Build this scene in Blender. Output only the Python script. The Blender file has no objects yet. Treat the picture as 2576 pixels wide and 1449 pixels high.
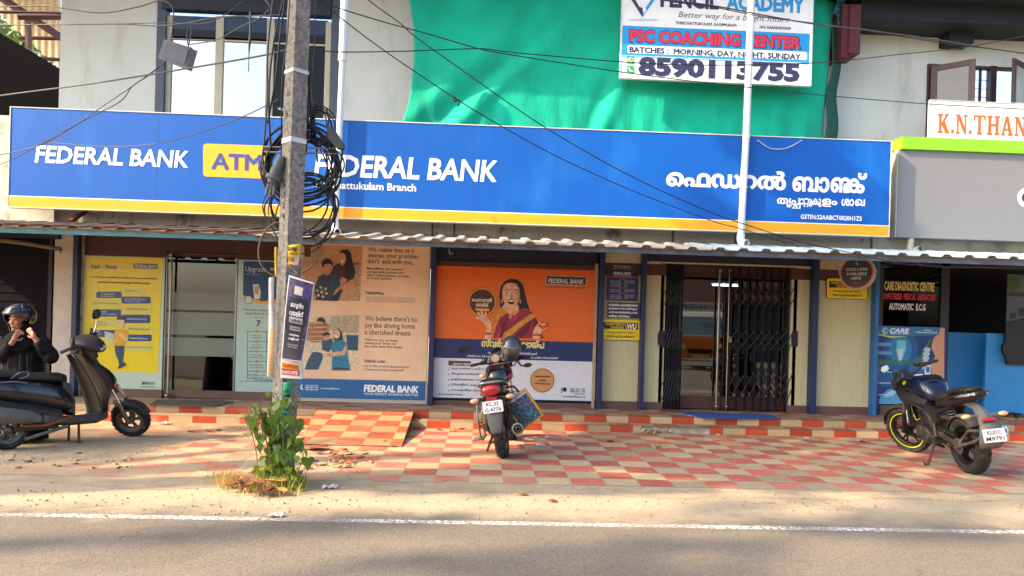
import bpy, math, random
from mathutils import Vector, Matrix, Euler, noise
from mathutils.geometry import tessellate_polygon
SC = bpy.context.scene
COL = SC.collection
R = math.radians
random.seed(11)

# ------------------------------------------------------------------ camera
FPX, CXP, HOR, CAMH = 1860.0, 1288.0, 820.0, 1.45     # focal length in px of a 2576 px wide frame
YAW, ROLL = 0.041, 0.028
cam = bpy.data.cameras.new('camera')
camo = bpy.data.objects.new('camera', cam)
COL.objects.link(camo)
cam.sensor_width = 36.0
cam.lens = FPX / 2576 * 36
cam.shift_y = (HOR - 724.5) / 2576
cam.clip_start, cam.clip_end = 0.05, 2000
camo.location = (0, 0, CAMH)
CAMR = (Matrix.Rotation(-YAW, 3, 'Z') @ Matrix.Rotation(math.pi / 2, 3, 'X') @ Matrix.Rotation(ROLL, 3, 'Z'))
camo.rotation_euler = CAMR.to_euler()
SC.camera = camo

# ------------------------------------------------------------------ light
SUN_DIR = Vector((1.40, 0.48, -1.02)).normalized()     # the way the light travels
world = bpy.data.worlds.new('World')
SC.world = world
world.use_nodes = True
wn = world.node_tree
bg = wn.nodes['Background']
sky = wn.nodes.new('ShaderNodeTexSky')
sky.sky_type = 'NISHITA'
sky.sun_disc = False
sky.sun_elevation = math.asin(-SUN_DIR.z)
sky.sun_rotation = math.atan2(-SUN_DIR.x, -SUN_DIR.y)
sky.air_density, sky.dust_density, sky.ozone_density = 1.0, 4.0, 1.0
wn.links.new(sky.outputs[0], bg.inputs[0])
bg.inputs[1].default_value = 0.15
sun = bpy.data.lights.new('sun', 'SUN')
sun.energy = 3.3
sun.angle = R(0.55)
sun.color = (1.0, 0.79, 0.53)
suno = bpy.data.objects.new('sun', sun)
suno.rotation_euler = SUN_DIR.to_track_quat('-Z', 'Y').to_euler()
suno.location = (-20, -5, 15)
COL.objects.link(suno)
SC.view_settings.view_transform = 'Standard'
SC.view_settings.look = 'None'
SC.view_settings.exposure = 1.80
SC.view_settings.gamma = 1
SC.cycles.max_bounces = 6
SC.cycles.transparent_max_bounces = 12

# ------------------------------------------------------------------ pixel <-> place
CAMP = Vector((0, 0, CAMH))
def ray(px, py):
    return CAMR @ Vector(((px - CXP) / FPX, (HOR - py) / FPX, -1.0))
def P(px, py, Y):                  # the point of the plane Y = const that is seen at a pixel
    d = ray(px, py)
    return CAMP + d * (Y / d.y)
def G(px, py, z=0.0):              # the point of the level z that is seen at a pixel
    d = ray(px, py)
    return CAMP + d * ((z - CAMH) / d.z)
def rect(x0, y0, x1, y1, Y):       # top-left and bottom-right corner pixels of an upright rectangle
    a, b = P(x0, y0, Y), P(x1, y1, Y)
    return a.x, b.x, b.z, a.z      # X0, X1, Z0, Z1
def zz(k, x, y):                   # enlarged-tile coordinates -> pixel
    return ((k - 1) % 4) * 644 + x / 3.0, ((k - 1) // 4) * 483 + y / 3.0

# ------------------------------------------------------------------ materials
def lin(c):
    if isinstance(c, str):
        c = [int(c[i:i + 2], 16) / 255 for i in (0, 2, 4)]
        c = [v / 12.92 if v < 0.04045 else ((v + 0.055) / 1.055) ** 2.4 for v in c]
    return (c[0], c[1], c[2], 1.0)
MATS = {}
class NT:                          # small node-tree helper
    def __init__(s, name):
        s.m = bpy.data.materials.new(name)
        s.m.use_nodes = True
        s.t = s.m.node_tree
        s.b = s.t.nodes['Principled BSDF']
        s.out = s.t.nodes['Material Output']
    def n(s, kind, **kw):
        x = s.t.nodes.new('ShaderNode' + kind)
        for k, v in kw.items():
            if k.startswith('i_'):
                x.inputs[k[2:].replace('_', ' ')].default_value = v
            else:
                setattr(x, k, v)
        return x
    def l(s, a, b):
        s.t.links.new(a, b)
    def co(s, scale=(1, 1, 1)):
        tc = s.n('TexCoord')
        mp = s.n('Mapping')
        mp.inputs['Scale'].default_value = scale
        s.l(tc.outputs['Object'], mp.inputs[0])
        return mp.outputs[0]
    def noise(s, vec, scale, detail=4, rough=0.55):
        x = s.n('TexNoise')
        x.inputs['Scale'].default_value = scale
        x.inputs['Detail'].default_value = detail
        x.inputs['Roughness'].default_value = rough
        s.l(vec, x.inputs['Vector'])
        return x.outputs['Fac']
    def ramp(s, fac, p0, p1, c0=(0, 0, 0, 1), c1=(1, 1, 1, 1)):
        x = s.n('ValToRGB')
        x.color_ramp.elements[0].position, x.color_ramp.elements[1].position = p0, p1
        x.color_ramp.elements[0].color, x.color_ramp.elements[1].color = c0, c1
        s.l(fac, x.inputs[0])
        return x.outputs[0]
    def mix(s, fac, a, b, mode='MIX'):
        x = s.n('MixRGB', blend_type=mode)
        for v, i in ((fac, 0), (a, 1), (b, 2)):
            if hasattr(v, 'is_linked'):
                s.l(v, x.inputs[i])
            else:
                x.inputs[i].default_value = v
        return x.outputs[0]
    def math(s, op, a, b=0.0, c=0.0):
        x = s.n('Math', operation=op)
        for i, v in enumerate((a, b, c)):
            if hasattr(v, 'is_linked'):
                s.l(v, x.inputs[i])
            else:
                x.inputs[i].default_value = v
        return x.outputs[0]
    def bump(s, h, strength=0.3, dist=0.01):
        x = s.n('Bump')
        x.inputs['Strength'].default_value = strength
        x.inputs['Distance'].default_value = dist
        s.l(h, x.inputs['Height'])
        s.l(x.outputs[0], s.b.inputs['Normal'])
def mat(name, c, rough=0.6, metal=0.0, var=0.12, vs=6.0, bump=0.0, bs=60.0, dirt=None, dp=(0.5, 0.75), ds=2.5,
        stretch=(1, 1, 1), spec=0.5, coat=0.0, emit=None, es=1.0):
    if name in MATS:
        return MATS[name]
    k = NT(name)
    c = lin(c)
    v = k.co(stretch)
    col = None
    if var > 0:
        f = k.noise(v, vs)
        lo = tuple(x * (1 - var) for x in c[:3]) + (1,)
        hi = tuple(min(1, x * (1 + var)) for x in c[:3]) + (1,)
        col = k.ramp(f, 0.3, 0.7, lo, hi)
    if dirt is not None:
        f2 = k.ramp(k.noise(v, ds, 6, 0.65), dp[0], dp[1])
        col = k.mix(f2, col if col is not None else c, lin(dirt))
    if col is None:
        k.b.inputs['Base Color'].default_value = c
    else:
        k.l(col, k.b.inputs['Base Color'])
    k.b.inputs['Roughness'].default_value = rough
    k.b.inputs['Metallic'].default_value = metal
    k.b.inputs['Specular IOR Level'].default_value = spec
    k.b.inputs['Coat Weight'].default_value = coat
    if bump > 0:
        k.bump(k.noise(k.co(), bs, 5), bump)
    if emit is not None:
        k.b.inputs['Emission Color'].default_value = lin(emit)
        k.b.inputs['Emission Strength'].default_value = es
    MATS[name] = k.m
    return k.m
def glass(name, tint='c8d8d4', refl=0.0, ior=1.5, rough=0.0):
    if name in MATS:
        return MATS[name]
    k = NT(name)
    k.t.nodes.remove(k.b)
    tr = k.n('BsdfTransparent')
    tr.inputs[0].default_value = lin(tint)
    gl = k.n('BsdfGlossy')
    gl.inputs['Roughness'].default_value = rough
    fr = k.n('Fresnel')
    fr.inputs[0].default_value = ior
    f = k.math('ADD', fr.outputs[0], refl)
    f.node.use_clamp = True
    mx = k.n('MixShader')
    k.l(f, mx.inputs[0]); k.l(tr.outputs[0], mx.inputs[1]); k.l(gl.outputs[0], mx.inputs[2])
    k.l(mx.outputs[0], k.out.inputs[0])
    MATS[name] = k.m
    return k.m

# ------------------------------------------------------------------ mesh builder
def frame(d, up=Vector((0, 0, 1))):
    d = d.normalized()
    if abs(d.dot(up)) > 0.98:
        up = Vector((0, 1, 0)) if abs(d.y) < 0.9 else Vector((1, 0, 0))
    a = d.cross(up).normalized()
    return a, a.cross(d).normalized()
def smooth_path(pts, n=6):
    pts = [Vector(p) for p in pts]
    if len(pts) < 3:
        return pts
    q = [pts[0] * 2 - pts[1]] + pts + [pts[-1] * 2 - pts[-2]]
    out = []
    for i in range(1, len(q) - 2):
        a, b, c, d = q[i - 1:i + 3]
        for j in range(n):
            t = j / n
            out.append(0.5 * ((2 * b) + (c - a) * t + (2 * a - 5 * b + 4 * c - d) * t * t + (3 * b - a - 3 * c + d) * t ** 3))
    out.append(pts[-1])
    return out
class MB:
    def __init__(s, M=None):
        s.v, s.f, s.fm, s.mats, s.cur = [], [], [], [], 0
        s.M = M
    def m(s, material):
        if material not in s.mats:
            s.mats.append(material)
        s.cur = s.mats.index(material)
        return s
    def add(s, vs, fs):
        o = len(s.v)
        for p in vs:
            p = Vector(p)
            s.v.append(s.M @ p if s.M is not None else p)
        for f in fs:
            s.f.append([i + o for i in f])
            s.fm.append(s.cur)
        return s
    def box(s, x0, x1, y0, y1, z0, z1):
        vs = [(x, y, z) for z in (z0, z1) for y in (y0, y1) for x in (x0, x1)]
        return s.add(vs, [(0, 2, 3, 1), (4, 5, 7, 6), (0, 1, 5, 4), (2, 6, 7, 3), (0, 4, 6, 2), (1, 3, 7, 5)])
    def obox(s, c, size, rot=None):
        h = [x / 2 for x in size]
        vs = [Vector((x, y, z)) for z in (-h[2], h[2]) for y in (-h[1], h[1]) for x in (-h[0], h[0])]
        if rot is not None:
            if not isinstance(rot, Matrix):
                rot = Euler(rot).to_matrix()
            vs = [rot @ v for v in vs]
        return s.add([v + Vector(c) for v in vs], [(0, 2, 3, 1), (4, 5, 7, 6), (0, 1, 5, 4), (2, 6, 7, 3), (0, 4, 6, 2), (1, 3, 7, 5)])
    def face(s, pts):
        return s.add(pts, [list(range(len(pts)))])
    def prism(s, pts, d):          # polygon pushed along the vector d
        pts = [Vector(p) for p in pts]
        d = Vector(d)
        n = len(pts)
        tri = tessellate_polygon([pts])
        vs = pts + [p + d for p in pts]
        fs = [tuple(t) for t in tri] + [tuple(i + n for i in reversed(t)) for t in tri]
        fs += [(i, (i + 1) % n, (i + 1) % n + n, i + n) for i in range(n)]
        return s.add(vs, fs)
    def tube(s, pts, r, n=8, cap=True, sq=None, up=Vector((0, 0, 1))):
        pts = [Vector(p) for p in pts]
        N = len(pts)
        rs = r if isinstance(r, (list, tuple)) else [r] * N
        if len(rs) != N:
            rs = [rs[min(len(rs) - 1, int(i * len(rs) / N))] + (rs[min(len(rs) - 1, int(i * len(rs) / N) + 1)] - rs[min(len(rs) - 1, int(i * len(rs) / N))]) * ((i * len(rs) / N) % 1) for i in range(N)]
        vs, fs = [], []
        A = None
        for i, p in enumerate(pts):
            d = (pts[min(i + 1, N - 1)] - pts[max(i - 1, 0)])
            if d.length < 1e-9:
                d = Vector((0, 0, 1))
            if A is None:
                A, B = frame(d, up)
            else:
                d.normalize()
                A = (A - d * A.dot(d))
                if A.length < 1e-6:
                    A, B = frame(d, up)
                A.normalize()
                B = A.cross(d).normalized()
            for j in range(n):
                t = 2 * math.pi * j / n
                e = sq or (1, 1)
                vs.append(p + A * (math.cos(t) * rs[i] * e[0]) + B * (math.sin(t) * rs[i] * e[1]))
        for i in range(N - 1):
            for j in range(n):
                fs.append((i * n + j, i * n + (j + 1) % n, (i + 1) * n + (j + 1) % n, (i + 1) * n + j))
        if cap:
            fs.append(tuple(reversed(range(n))))
            fs.append(tuple(range((N - 1) * n, N * n)))
        return s.add(vs, fs)
    def cyl(s, a, b, r, n=16, r2=None):
        return s.tube([a, b], [r, r if r2 is None else r2], n)
    def lathe(s, prof, o, axis, n=24, a0=0.0, a1=2 * math.pi, close=False):
        o, axis = Vector(o), Vector(axis).normalized()
        A, B = frame(axis)
        full = abs(a1 - a0 - 2 * math.pi) < 1e-6
        k = n if full else n + 1
        vs, fs = [], []
        for (r, h) in prof:
            for j in range(k):
                t = a0 + (a1 - a0) * j / n
                vs.append(o + axis * h + (A * math.cos(t) + B * math.sin(t)) * r)
        m = len(prof)
        for i in range(m if close else m - 1):
            i2 = (i + 1) % m
            for j in range(n):
                j2 = (j + 1) % k
                fs.append((i * k + j, i * k + j2, i2 * k + j2, i2 * k + j))
        return s.add(vs, fs)
    def loft(s, rings, cap=True, closed=True):
        n = len(rings[0])
        vs = [p for r in rings for p in r]
        fs = []
        for i in range(len(rings) - 1):
            for j in range(n if closed else n - 1):
                fs.append((i * n + j, i * n + (j + 1) % n, (i + 1) * n + (j + 1) % n, (i + 1) * n + j))
        if cap:
            fs.append(tuple(reversed(range(n))))
            fs.append(tuple(range((len(rings) - 1) * n, len(rings) * n)))
        return s.add(vs, fs)
    def ell(s, c, r, n=16, k=10, rot=None):
        c = Vector(c)
        vs, fs = [], []
        for i in range(k + 1):
            th = math.pi * i / k
            for j in range(n):
                ph = 2 * math.pi * j / n
                q = Vector((r[0] * math.sin(th) * math.cos(ph), r[1] * math.sin(th) * math.sin(ph), r[2] * math.cos(th)))
                if rot is not None:
                    q = rot @ q
                vs.append(c + q)
        for i in range(k):
            for j in range(n):
                fs.append((i * n + j, (i + 1) * n + j, (i + 1) * n + (j + 1) % n, i * n + (j + 1) % n))
        return s.add(vs, fs)
    def grid(s, fn, nu, nv):       # fn(u, v) -> point, u and v in 0..1
        vs = [fn(i / nu, j / nv) for j in range(nv + 1) for i in range(nu + 1)]
        w = nu + 1
        return s.add(vs, [(j * w + i, j * w + i + 1, (j + 1) * w + i + 1, (j + 1) * w + i) for j in range(nv) for i in range(nu)])
    def mesh(s, name, off=Vector((0, 0, 0)), smooth=40, merge=False):
        me = bpy.data.meshes.new(name)
        me.from_pydata([tuple(p - off) for p in s.v], [], s.f)
        for x in s.mats:
            me.materials.append(x)
        if len(s.mats) > 1:
            me.polygons.foreach_set('material_index', s.fm)
        if smooth:
            me.polygons.foreach_set('use_smooth', [True] * len(me.polygons))
            me.set_sharp_from_angle(angle=R(smooth))
        me.validate()
        me.update()
        return me
    def build(s, name, parent=None, smooth=40, bevel=0.0, origin=None, mods=(), bseg=2):
        """link everything gathered so far as ONE object; points were given in the parent's frame when that parent is local, else in the world's"""
        if origin is not None:
            off = Vector(origin)
        elif parent is not None:
            off = Vector(parent['_off']) if '_off' in parent else Vector((0, 0, 0))
        else:
            xs = [p.x for p in s.v]; ys = [p.y for p in s.v]; zs = [p.z for p in s.v]
            off = Vector(((min(xs) + max(xs)) / 2, (min(ys) + max(ys)) / 2, min(zs)))
        o = bpy.data.objects.new(name, s.mesh(name, off, smooth))
        COL.objects.link(o)
        if parent is not None:
            o.parent = parent
            if '_off' in parent:
                o['_off'] = list(off)
        else:
            o.location = off
            o['_off'] = list(off)
        if bevel > 0:
            b = o.modifiers.new('bevel', 'BEVEL')
            b.width, b.segments, b.limit_method, b.angle_limit = bevel, bseg, 'ANGLE', R(35)
        for kind, kw in mods:
            q = o.modifiers.new(kind.lower(), kind)
            for a, v in kw.items():
                setattr(q, a, v)
        return o
def tag(o, label=None, cat=None, group=None, kind=None):
    if label: o['label'] = label
    if cat: o['category'] = cat
    if group: o['group'] = group
    if kind: o['kind'] = kind
    return o
def thing(name, loc, label, cat, group=None, world_coords=True, rot=None):
    o = bpy.data.objects.new(name, None)
    o.empty_display_size = 0.1
    COL.objects.link(o)
    o.location = loc
    if rot is not None:
        o.rotation_euler = rot
    if world_coords:
        o['_off'] = list(loc)
    return tag(o, label, cat, group)
def bake(mb, mods, name='tmp'):    # evaluated copy of a mesh with modifiers, for remeshed bodies
    o = bpy.data.objects.new(name, mb.mesh(name, smooth=0))
    COL.objects.link(o)
    for kind, kw in mods:
        q = o.modifiers.new(kind.lower(), kind)
        for a, v in kw.items():
            setattr(q, a, v)
    bpy.context.view_layer.update()
    dg = bpy.context.evaluated_depsgraph_get()
    me = bpy.data.meshes.new_from_object(o.evaluated_get(dg))
    old = o.data
    bpy.data.objects.remove(o)
    bpy.data.meshes.remove(old)
    return me

# ------------------------------------------------------------------ lettering
TXT = {}
def glyphs(body, bold=0.0, shear=0.0, res=2):
    key = (body, bold, shear, res)
    if key in TXT:
        return TXT[key]
    cu = bpy.data.curves.new('lettering', 'FONT')
    cu.body = body
    cu.resolution_u = res
    cu.fill_mode = 'NONE' if hasattr(cu, 'fill_mode') else cu.fill_mode
    o = bpy.data.objects.new('lettering', cu)
    COL.objects.link(o)
    bpy.context.view_layer.update()
    dg = bpy.context.evaluated_depsgraph_get()
    me = o.evaluated_get(dg).to_mesh()
    adj = {}
    for e in me.edges:
        a, b = e.vertices
        adj.setdefault(a, []).append(b)
        adj.setdefault(b, []).append(a)
    co = [v.co.copy() for v in me.vertices]
    loops, seen = [], set()
    for st in range(len(co)):
        if st in seen or st not in adj:
            continue
        lp, cur, prev = [st], st, None
        seen.add(st)
        while True:
            nx = [q for q in adj[cur] if q != prev and q not in seen]
            if not nx:
                break
            # keep the drawing direction on the first step
            q = min(nx, key=lambda i: (i - cur) % len(co)) if prev is None else nx[0]
            lp.append(q); seen.add(q); prev, cur = cur, q
        pts = [Vector((co[i].x, co[i].y)) for i in lp]
        cl = [pts[0]]
        for p in pts[1:]:
            if (p - cl[-1]).length > 1e-4:
                cl.append(p)
        if len(cl) > 2 and (cl[0] - cl[-1]).length < 1e-4:
            cl.pop()
        if len(cl) > 2:
            loops.append(cl)
    o.evaluated_get(dg).to_mesh_clear()
    bpy.data.objects.remove(o)
    bpy.data.curves.remove(cu)
    def area(p):
        return 0.5 * sum(p[i].x * p[(i + 1) % len(p)].y - p[(i + 1) % len(p)].x * p[i].y for i in range(len(p)))
    def inside(q, p):
        c = False
        for i in range(len(p)):
            a, b = p[i], p[i - 1]
            if (a.y > q.y) != (b.y > q.y) and q.x < (b.x - a.x) * (q.y - a.y) / (b.y - a.y) + a.x:
                c = not c
        return c
    ar = [area(p) for p in loops]
    vs, fs = [], []
    if loops:
        big = max(range(len(loops)), key=lambda i: abs(ar[i]))
        sg = 1 if ar[big] > 0 else -1
        if bold:
            for i, p in enumerate(loops):
                n = len(p)
                q = []
                for j in range(n):
                    d1, d2 = p[j] - p[j - 1], p[(j + 1) % n] - p[j]
                    n1 = Vector((d1.y, -d1.x)).normalized() * sg
                    n2 = Vector((d2.y, -d2.x)).normalized() * sg
                    b = n1 + n2
                    L = max(0.75, b.length_squared / 2)
                    q.append(p[j] + b * (bold / L / 1.0 if L else 0) * 1.0)
                loops[i] = q
        if any(ord(ch) > 0x900 for ch in body) or ('M' in body and bold >= .02):        # overlapping strokes: non-zero fill in thin slices
            ys = [p.y for q in loops for p in q]
            lo, hi, nb = min(ys), max(ys), res * 14
            E = [(q[j - 1], q[j]) for q in loops for j in range(len(q)) if abs(q[j].y - q[j - 1].y) > 1e-6]
            bands = [(lo + (hi - lo) * r / nb, lo + (hi - lo) * (r + 1) / nb) for r in range(nb)]
            if 'M' in body:
                ev = sorted(set(round(y, 3) for y in ys))
                bands = [(a, b) for a, b in zip(ev, ev[1:]) if b - a > .004] if len(body) > 60 else list(zip(ev, ev[1:]))
            for ya, yb in bands:
                ym = (ya + yb) / 2
                X = []
                for p, q in E:
                    if (p.y <= ym) != (q.y <= ym):
                        sl = (q.x - p.x) / (q.y - p.y)
                        xm = p.x + (ym - p.y) * sl
                        h = max(-0.03, min(0.03, sl * (yb - ya) / 2))
                        X.append((xm, xm - h, xm + h, 1 if q.y > p.y else -1))
                X.sort()
                wnd, st = 0, None
                for x in X:
                    if wnd == 0:
                        st = x
                    wnd += x[3]
                    if wnd == 0:
                        k0 = len(vs)
                        vs += [(st[1] + shear * ya, ya, 0), (x[1] + shear * ya, ya, 0), (x[2] + shear * yb, yb, 0), (st[2] + shear * yb, yb, 0)]
                        fs.append((k0, k0 + 1, k0 + 2, k0 + 3))
            loops = []
        outs = [i for i in range(len(loops)) if ar[i] * sg > 0]
        hol = [i for i in range(len(loops)) if ar[i] * sg <= 0]
        use = {i: [] for i in outs}
        for h in hol:
            c = [i for i in outs if inside(loops[h][0], loops[i])]
            for i in c[:]:
                pass
            if c:
                use[min(c, key=lambda i: abs(ar[i]))].append(h)
        for kk, i in enumerate(outs):
            polys = [loops[i]] + [loops[h] for h in use[i]]
            tri = tessellate_polygon([[Vector((p.x, p.y, 0)) for p in q] for q in polys])
            base = len(vs)
            dz = 0.0006 * (kk % 3)
            vs += [(p.x + shear * p.y, p.y, dz) for q in polys for p in q]
            fs += [tuple(base + t for t in f) for f in tri]
    x0 = min((v[0] for v in vs), default=0); x1 = max((v[0] for v in vs), default=1)
    y0 = min((v[1] for v in vs), default=0); y1 = max((v[1] for v in vs), default=1)
    TXT[key] = (vs, fs, x0, x1, y0, y1)
    return TXT[key]
def text(mb, s, X, Y, Z, h=None, w=None, material=None, bold=0.0, shear=0.0, align='L', res=2, tf=None, box=None):
    """letters facing -Y; X, Z = left end of the base line; h = height of a capital (0.7 em) ; w = total width; box = (X0, X1, Z0, Z1) fits the ink"""
    vs, fs, x0, x1, y0, y1 = glyphs(s, bold, shear, res)
    if not vs:
        return
    if material is not None:
        mb.m(material)
    if box:
        sx, sy = (box[1] - box[0]) / (x1 - x0), (box[3] - box[2]) / (y1 - y0)
        ox, oz = box[0] - x0 * sx, box[2] - y0 * sy
    else:
        sy = h / 0.7
        sx = sy if w is None else w / (x1 - x0)
        if w is not None and h is None:
            sy = sx
        W = (x1 - x0) * sx
        ox = X - x0 * sx - (0 if align == 'L' else W / 2 if align == 'C' else W)
        oz = Z
    pts = [Vector((ox + v[0] * sx, Y - v[2], oz + v[1] * sy)) for v in vs]
    if tf is not None:
        pts = [tf(p) for p in pts]
    mb.add(pts, fs)
# ------------------------------------------------------------------ ground, road, paving, steps
YF, YU, YS, YFA = 11.60, 11.70, 10.60, 11.00          # shop fronts, upper wall, sign face, fascia face
ZL, ZS = 0.19, 0.095                                   # landing and lower step heights
YL, YST = 10.64, 10.30                                 # their front edges
TILE = 0.32
def tile_mat(name, red, cream, dust, grout, dust_amt, vein=0.5, riser=False, rough=0.55):
    k = NT(name)
    tc = k.n('TexCoord')
    sp = k.n('SeparateXYZ')
    geo = k.n('NewGeometry')
    k.l(geo.outputs['Position'], sp.inputs[0])
    fx = k.math('MULTIPLY', k.math('ADD', sp.outputs[0], 40.08), 1 / TILE)
    fy = k.math('MULTIPLY', k.math('ADD', sp.outputs[1], -YST + TILE * 60 + (0.16 if riser else 0.004)), 1 / TILE)
    ix, iy = k.math('FLOOR', fx), k.math('FLOOR', fy)
    chk = k.math('MODULO', k.math('ADD', ix, iy), 2.0)
    cell = k.n('CombineXYZ')
    k.l(ix, cell.inputs[0]); k.l(iy, cell.inputs[1])
    wn_ = k.n('TexWhiteNoise', noise_dimensions='2D')
    k.l(cell.outputs[0], wn_.inputs['Vector'])
    vec = geo.outputs['Position']
    c = k.mix(chk, lin(cream), lin(red))
    # veins of wear through the red, cloudy stone
    mp = k.n('Mapping'); mp.inputs['Scale'].default_value = (2.2, 7.0, 7.0); mp.inputs['Rotation'].default_value = (0, 0, 0.35)
    k.l(vec, mp.inputs[0])
    vn = k.ramp(k.noise(mp.outputs[0], 2.2, 7, 0.72), 0.52, 0.72)
    vf = k.math('MULTIPLY', vn, vein)
    c = k.mix(vf, c, lin('d9b898'))
    tone = k.ramp(wn_.outputs['Value'], 0.0, 1.0, (0.74, 0.75, 0.76, 1), (1.12, 1.12, 1.12, 1))
    c = k.mix(1.0, c, tone, 'MULTIPLY')
    # dust and sand lying over it, thicker towards the road edge and to the west
    dn = k.noise(vec, 1.1, 8, 0.62)
    wx = k.n('MapRange'); k.l(sp.outputs[0], wx.inputs[0])
    wx.inputs[1].default_value, wx.inputs[2].default_value, wx.inputs[3].default_value, wx.inputs[4].default_value = 0.6, -4.0, 0.0, 0.34
    wy = k.n('MapRange'); k.l(sp.outputs[1], wy.inputs[0])
    wy.inputs[1].default_value, wy.inputs[2].default_value, wy.inputs[3].default_value, wy.inputs[4].default_value = 7.3, 6.7, 0.0, 0.25
    df = k.ramp(k.math('ADD', k.math('ADD', dn, wx.outputs[0]), wy.outputs[0]), 0.62 - dust_amt, 1.0 - dust_amt)
    c = k.mix(k.math('MULTIPLY', df, 0.85), c, lin(dust))
    sp2 = k.ramp(k.noise(vec, 4.5, 6, 0.7), 0.60, 0.78)
    c = k.mix(k.math('MULTIPLY', sp2, 0.45), c, lin('6a5a48'))
    fine = k.ramp(k.noise(vec, 38, 4, 0.7), 0.25, 0.8, (0.82, 0.82, 0.82, 1), (1.12, 1.12, 1.12, 1))
    c = k.mix(0.8, c, fine, 'MULTIPLY')
    if not riser:
        gx = k.math('ABSOLUTE', k.math('SUBTRACT', k.math('FRACT', fx), 0.5))
        gy = k.math('ABSOLUTE', k.math('SUBTRACT', k.math('FRACT', fy), 0.5))
        gm = k.math('GREATER_THAN', k.math('MAXIMUM', gx, gy), 0.487)
        c = k.mix(k.math('MULTIPLY', gm, 0.6), c, lin(grout))
    else:
        gx = k.math('ABSOLUTE', k.math('SUBTRACT', k.math('FRACT', fx), 0.5))
        gm = k.math('GREATER_THAN', gx, 0.490)
        c = k.mix(k.math('MULTIPLY', gm, 0.6), c, lin(grout))
    k.l(c, k.b.inputs['Base Color'])
    k.b.inputs['Roughness'].default_value = rough
    k.bump(k.noise(vec, 45, 5), 0.18, 0.01)
    return k.m
M_PAVE = tile_mat('paving tiles', 'ad5c4c', 'a69676', 'b49a7c', '988266', 0.03, 0.6)
M_RAMP = tile_mat('ramp tiles', 'b04f33', 'a98a60', 'b39a76', '7a6248', -0.12, 0.35)
M_TREAD = tile_mat('tread tiles', '9a5546', '9c8a6c', 'a8967a', '6f5d48', -0.02, 0.3)
M_RISER = tile_mat('riser tiles', 'b2421f', 'b59c74', 'a8967a', '6a5440', -0.25, 0.12, riser=True, rough=0.4)

def asphalt():
    k = NT('asphalt and sand')
    geo = k.n('NewGeometry'); vec = geo.outputs['Position']
    sp = k.n('SeparateXYZ'); k.l(vec, sp.inputs[0])
    base = k.ramp(k.noise(vec, 85, 5, 0.75), 0.3, 0.72, lin('3e3934'), lin('908474'))
    mp = k.n('Mapping'); mp.inputs['Scale'].default_value = (0.25, 1.6, 1)
    k.l(vec, mp.inputs[0])
    big = k.ramp(k.noise(mp.outputs[0], 1.0, 5, 0.6), 0.3, 0.75, (0.80, 0.80, 0.81, 1), (1.15, 1.13, 1.1, 1))
    c = k.mix(1.0, base, big, 'MULTIPLY')
    # pale sand blown onto the edge of the carriageway
    n1 = k.noise(vec, 1.6, 8, 0.65)
    wy = k.n('MapRange'); k.l(sp.outputs[1], wy.inputs[0])
    wy.inputs[1].default_value, wy.inputs[2].default_value, wy.inputs[3].default_value, wy.inputs[4].default_value = 4.95, 6.1, -0.45, 0.45
    f = k.ramp(k.math('ADD', n1, wy.outputs[0]), 0.42, 0.80)
    spk = k.ramp(k.noise(vec, 70, 4, 0.8), 0.3, 0.75, lin('8f7f68'), lin('b9a88b'))
    c = k.mix(f, c, spk)
    vo = k.n('TexVoronoi', feature='DISTANCE_TO_EDGE'); vo.inputs['Scale'].default_value = 0.8
    wv = k.n('VectorMath', operation='ADD'); nz = k.n('TexNoise'); nz.inputs['Scale'].default_value = 2.5; k.l(vec, nz.inputs['Vector'])
    k.l(vec, wv.inputs[0]); k.l(nz.outputs['Color'], wv.inputs[1]); k.l(wv.outputs[0], vo.inputs['Vector'])
    cr = k.math('MULTIPLY', k.ramp(vo.outputs['Distance'], 0.0, 0.012, (1, 1, 1, 1), (0, 0, 0, 1)), k.ramp(k.noise(vec, 0.5, 3), 0.52, 0.62))
    c = k.mix(k.math('MULTIPLY', cr, 0.55), c, lin('2a2622'))
    pt = k.ramp(k.noise(vec, 0.8, 2, 0.4), 0.60, 0.63)
    c = k.mix(k.math('MULTIPLY', pt, 0.22), c, lin('4a443e'))
    st = k.ramp(k.noise(vec, 16, 3, 0.6), 0.64, 0.70)
    c = k.mix(k.math('MULTIPLY', st, 0.35), c, lin('74614c'))
    k.l(c, k.b.inputs['Base Color'])
    k.b.inputs['Roughness'].default_value = 0.9
    k.bump(k.noise(vec, 90, 5, 0.7), 0.7, 0.012)
    return k.m
g = MB().m(asphalt())
g.grid(lambda u, v: Vector((-60 + 120 * u, -70 + 150 * v, -0.004)), 8, 8)
tag(g.build('road', smooth=0), kind='structure')

def sand_mat(name, a, b, c2):
    k = NT(name)
    geo = k.n('NewGeometry'); vec = geo.outputs['Position']
    c = k.ramp(k.noise(vec, 3.0, 8, 0.7), 0.3, 0.75, lin(a), lin(b))
    f = k.ramp(k.noise(vec, 60, 5, 0.75), 0.28, 0.8, (0.70, 0.70, 0.70, 1), (1.2, 1.18, 1.15, 1))
    c = k.mix(1.0, c, f, 'MULTIPLY')
    s = k.ramp(k.noise(vec, 22, 3, 0.6), 0.66, 0.72)
    c = k.mix(k.math('MULTIPLY', s, 0.5), c, lin(c2))
    k.l(c, k.b.inputs['Base Color'])
    k.b.inputs['Roughness'].default_value = 0.95
    k.bump(k.noise(vec, 40, 6, 0.7), 0.8, 0.015)
    return k.m
M_SAND = sand_mat('sandy ground', '918068', 'b8a688', '7d6b55')
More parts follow.
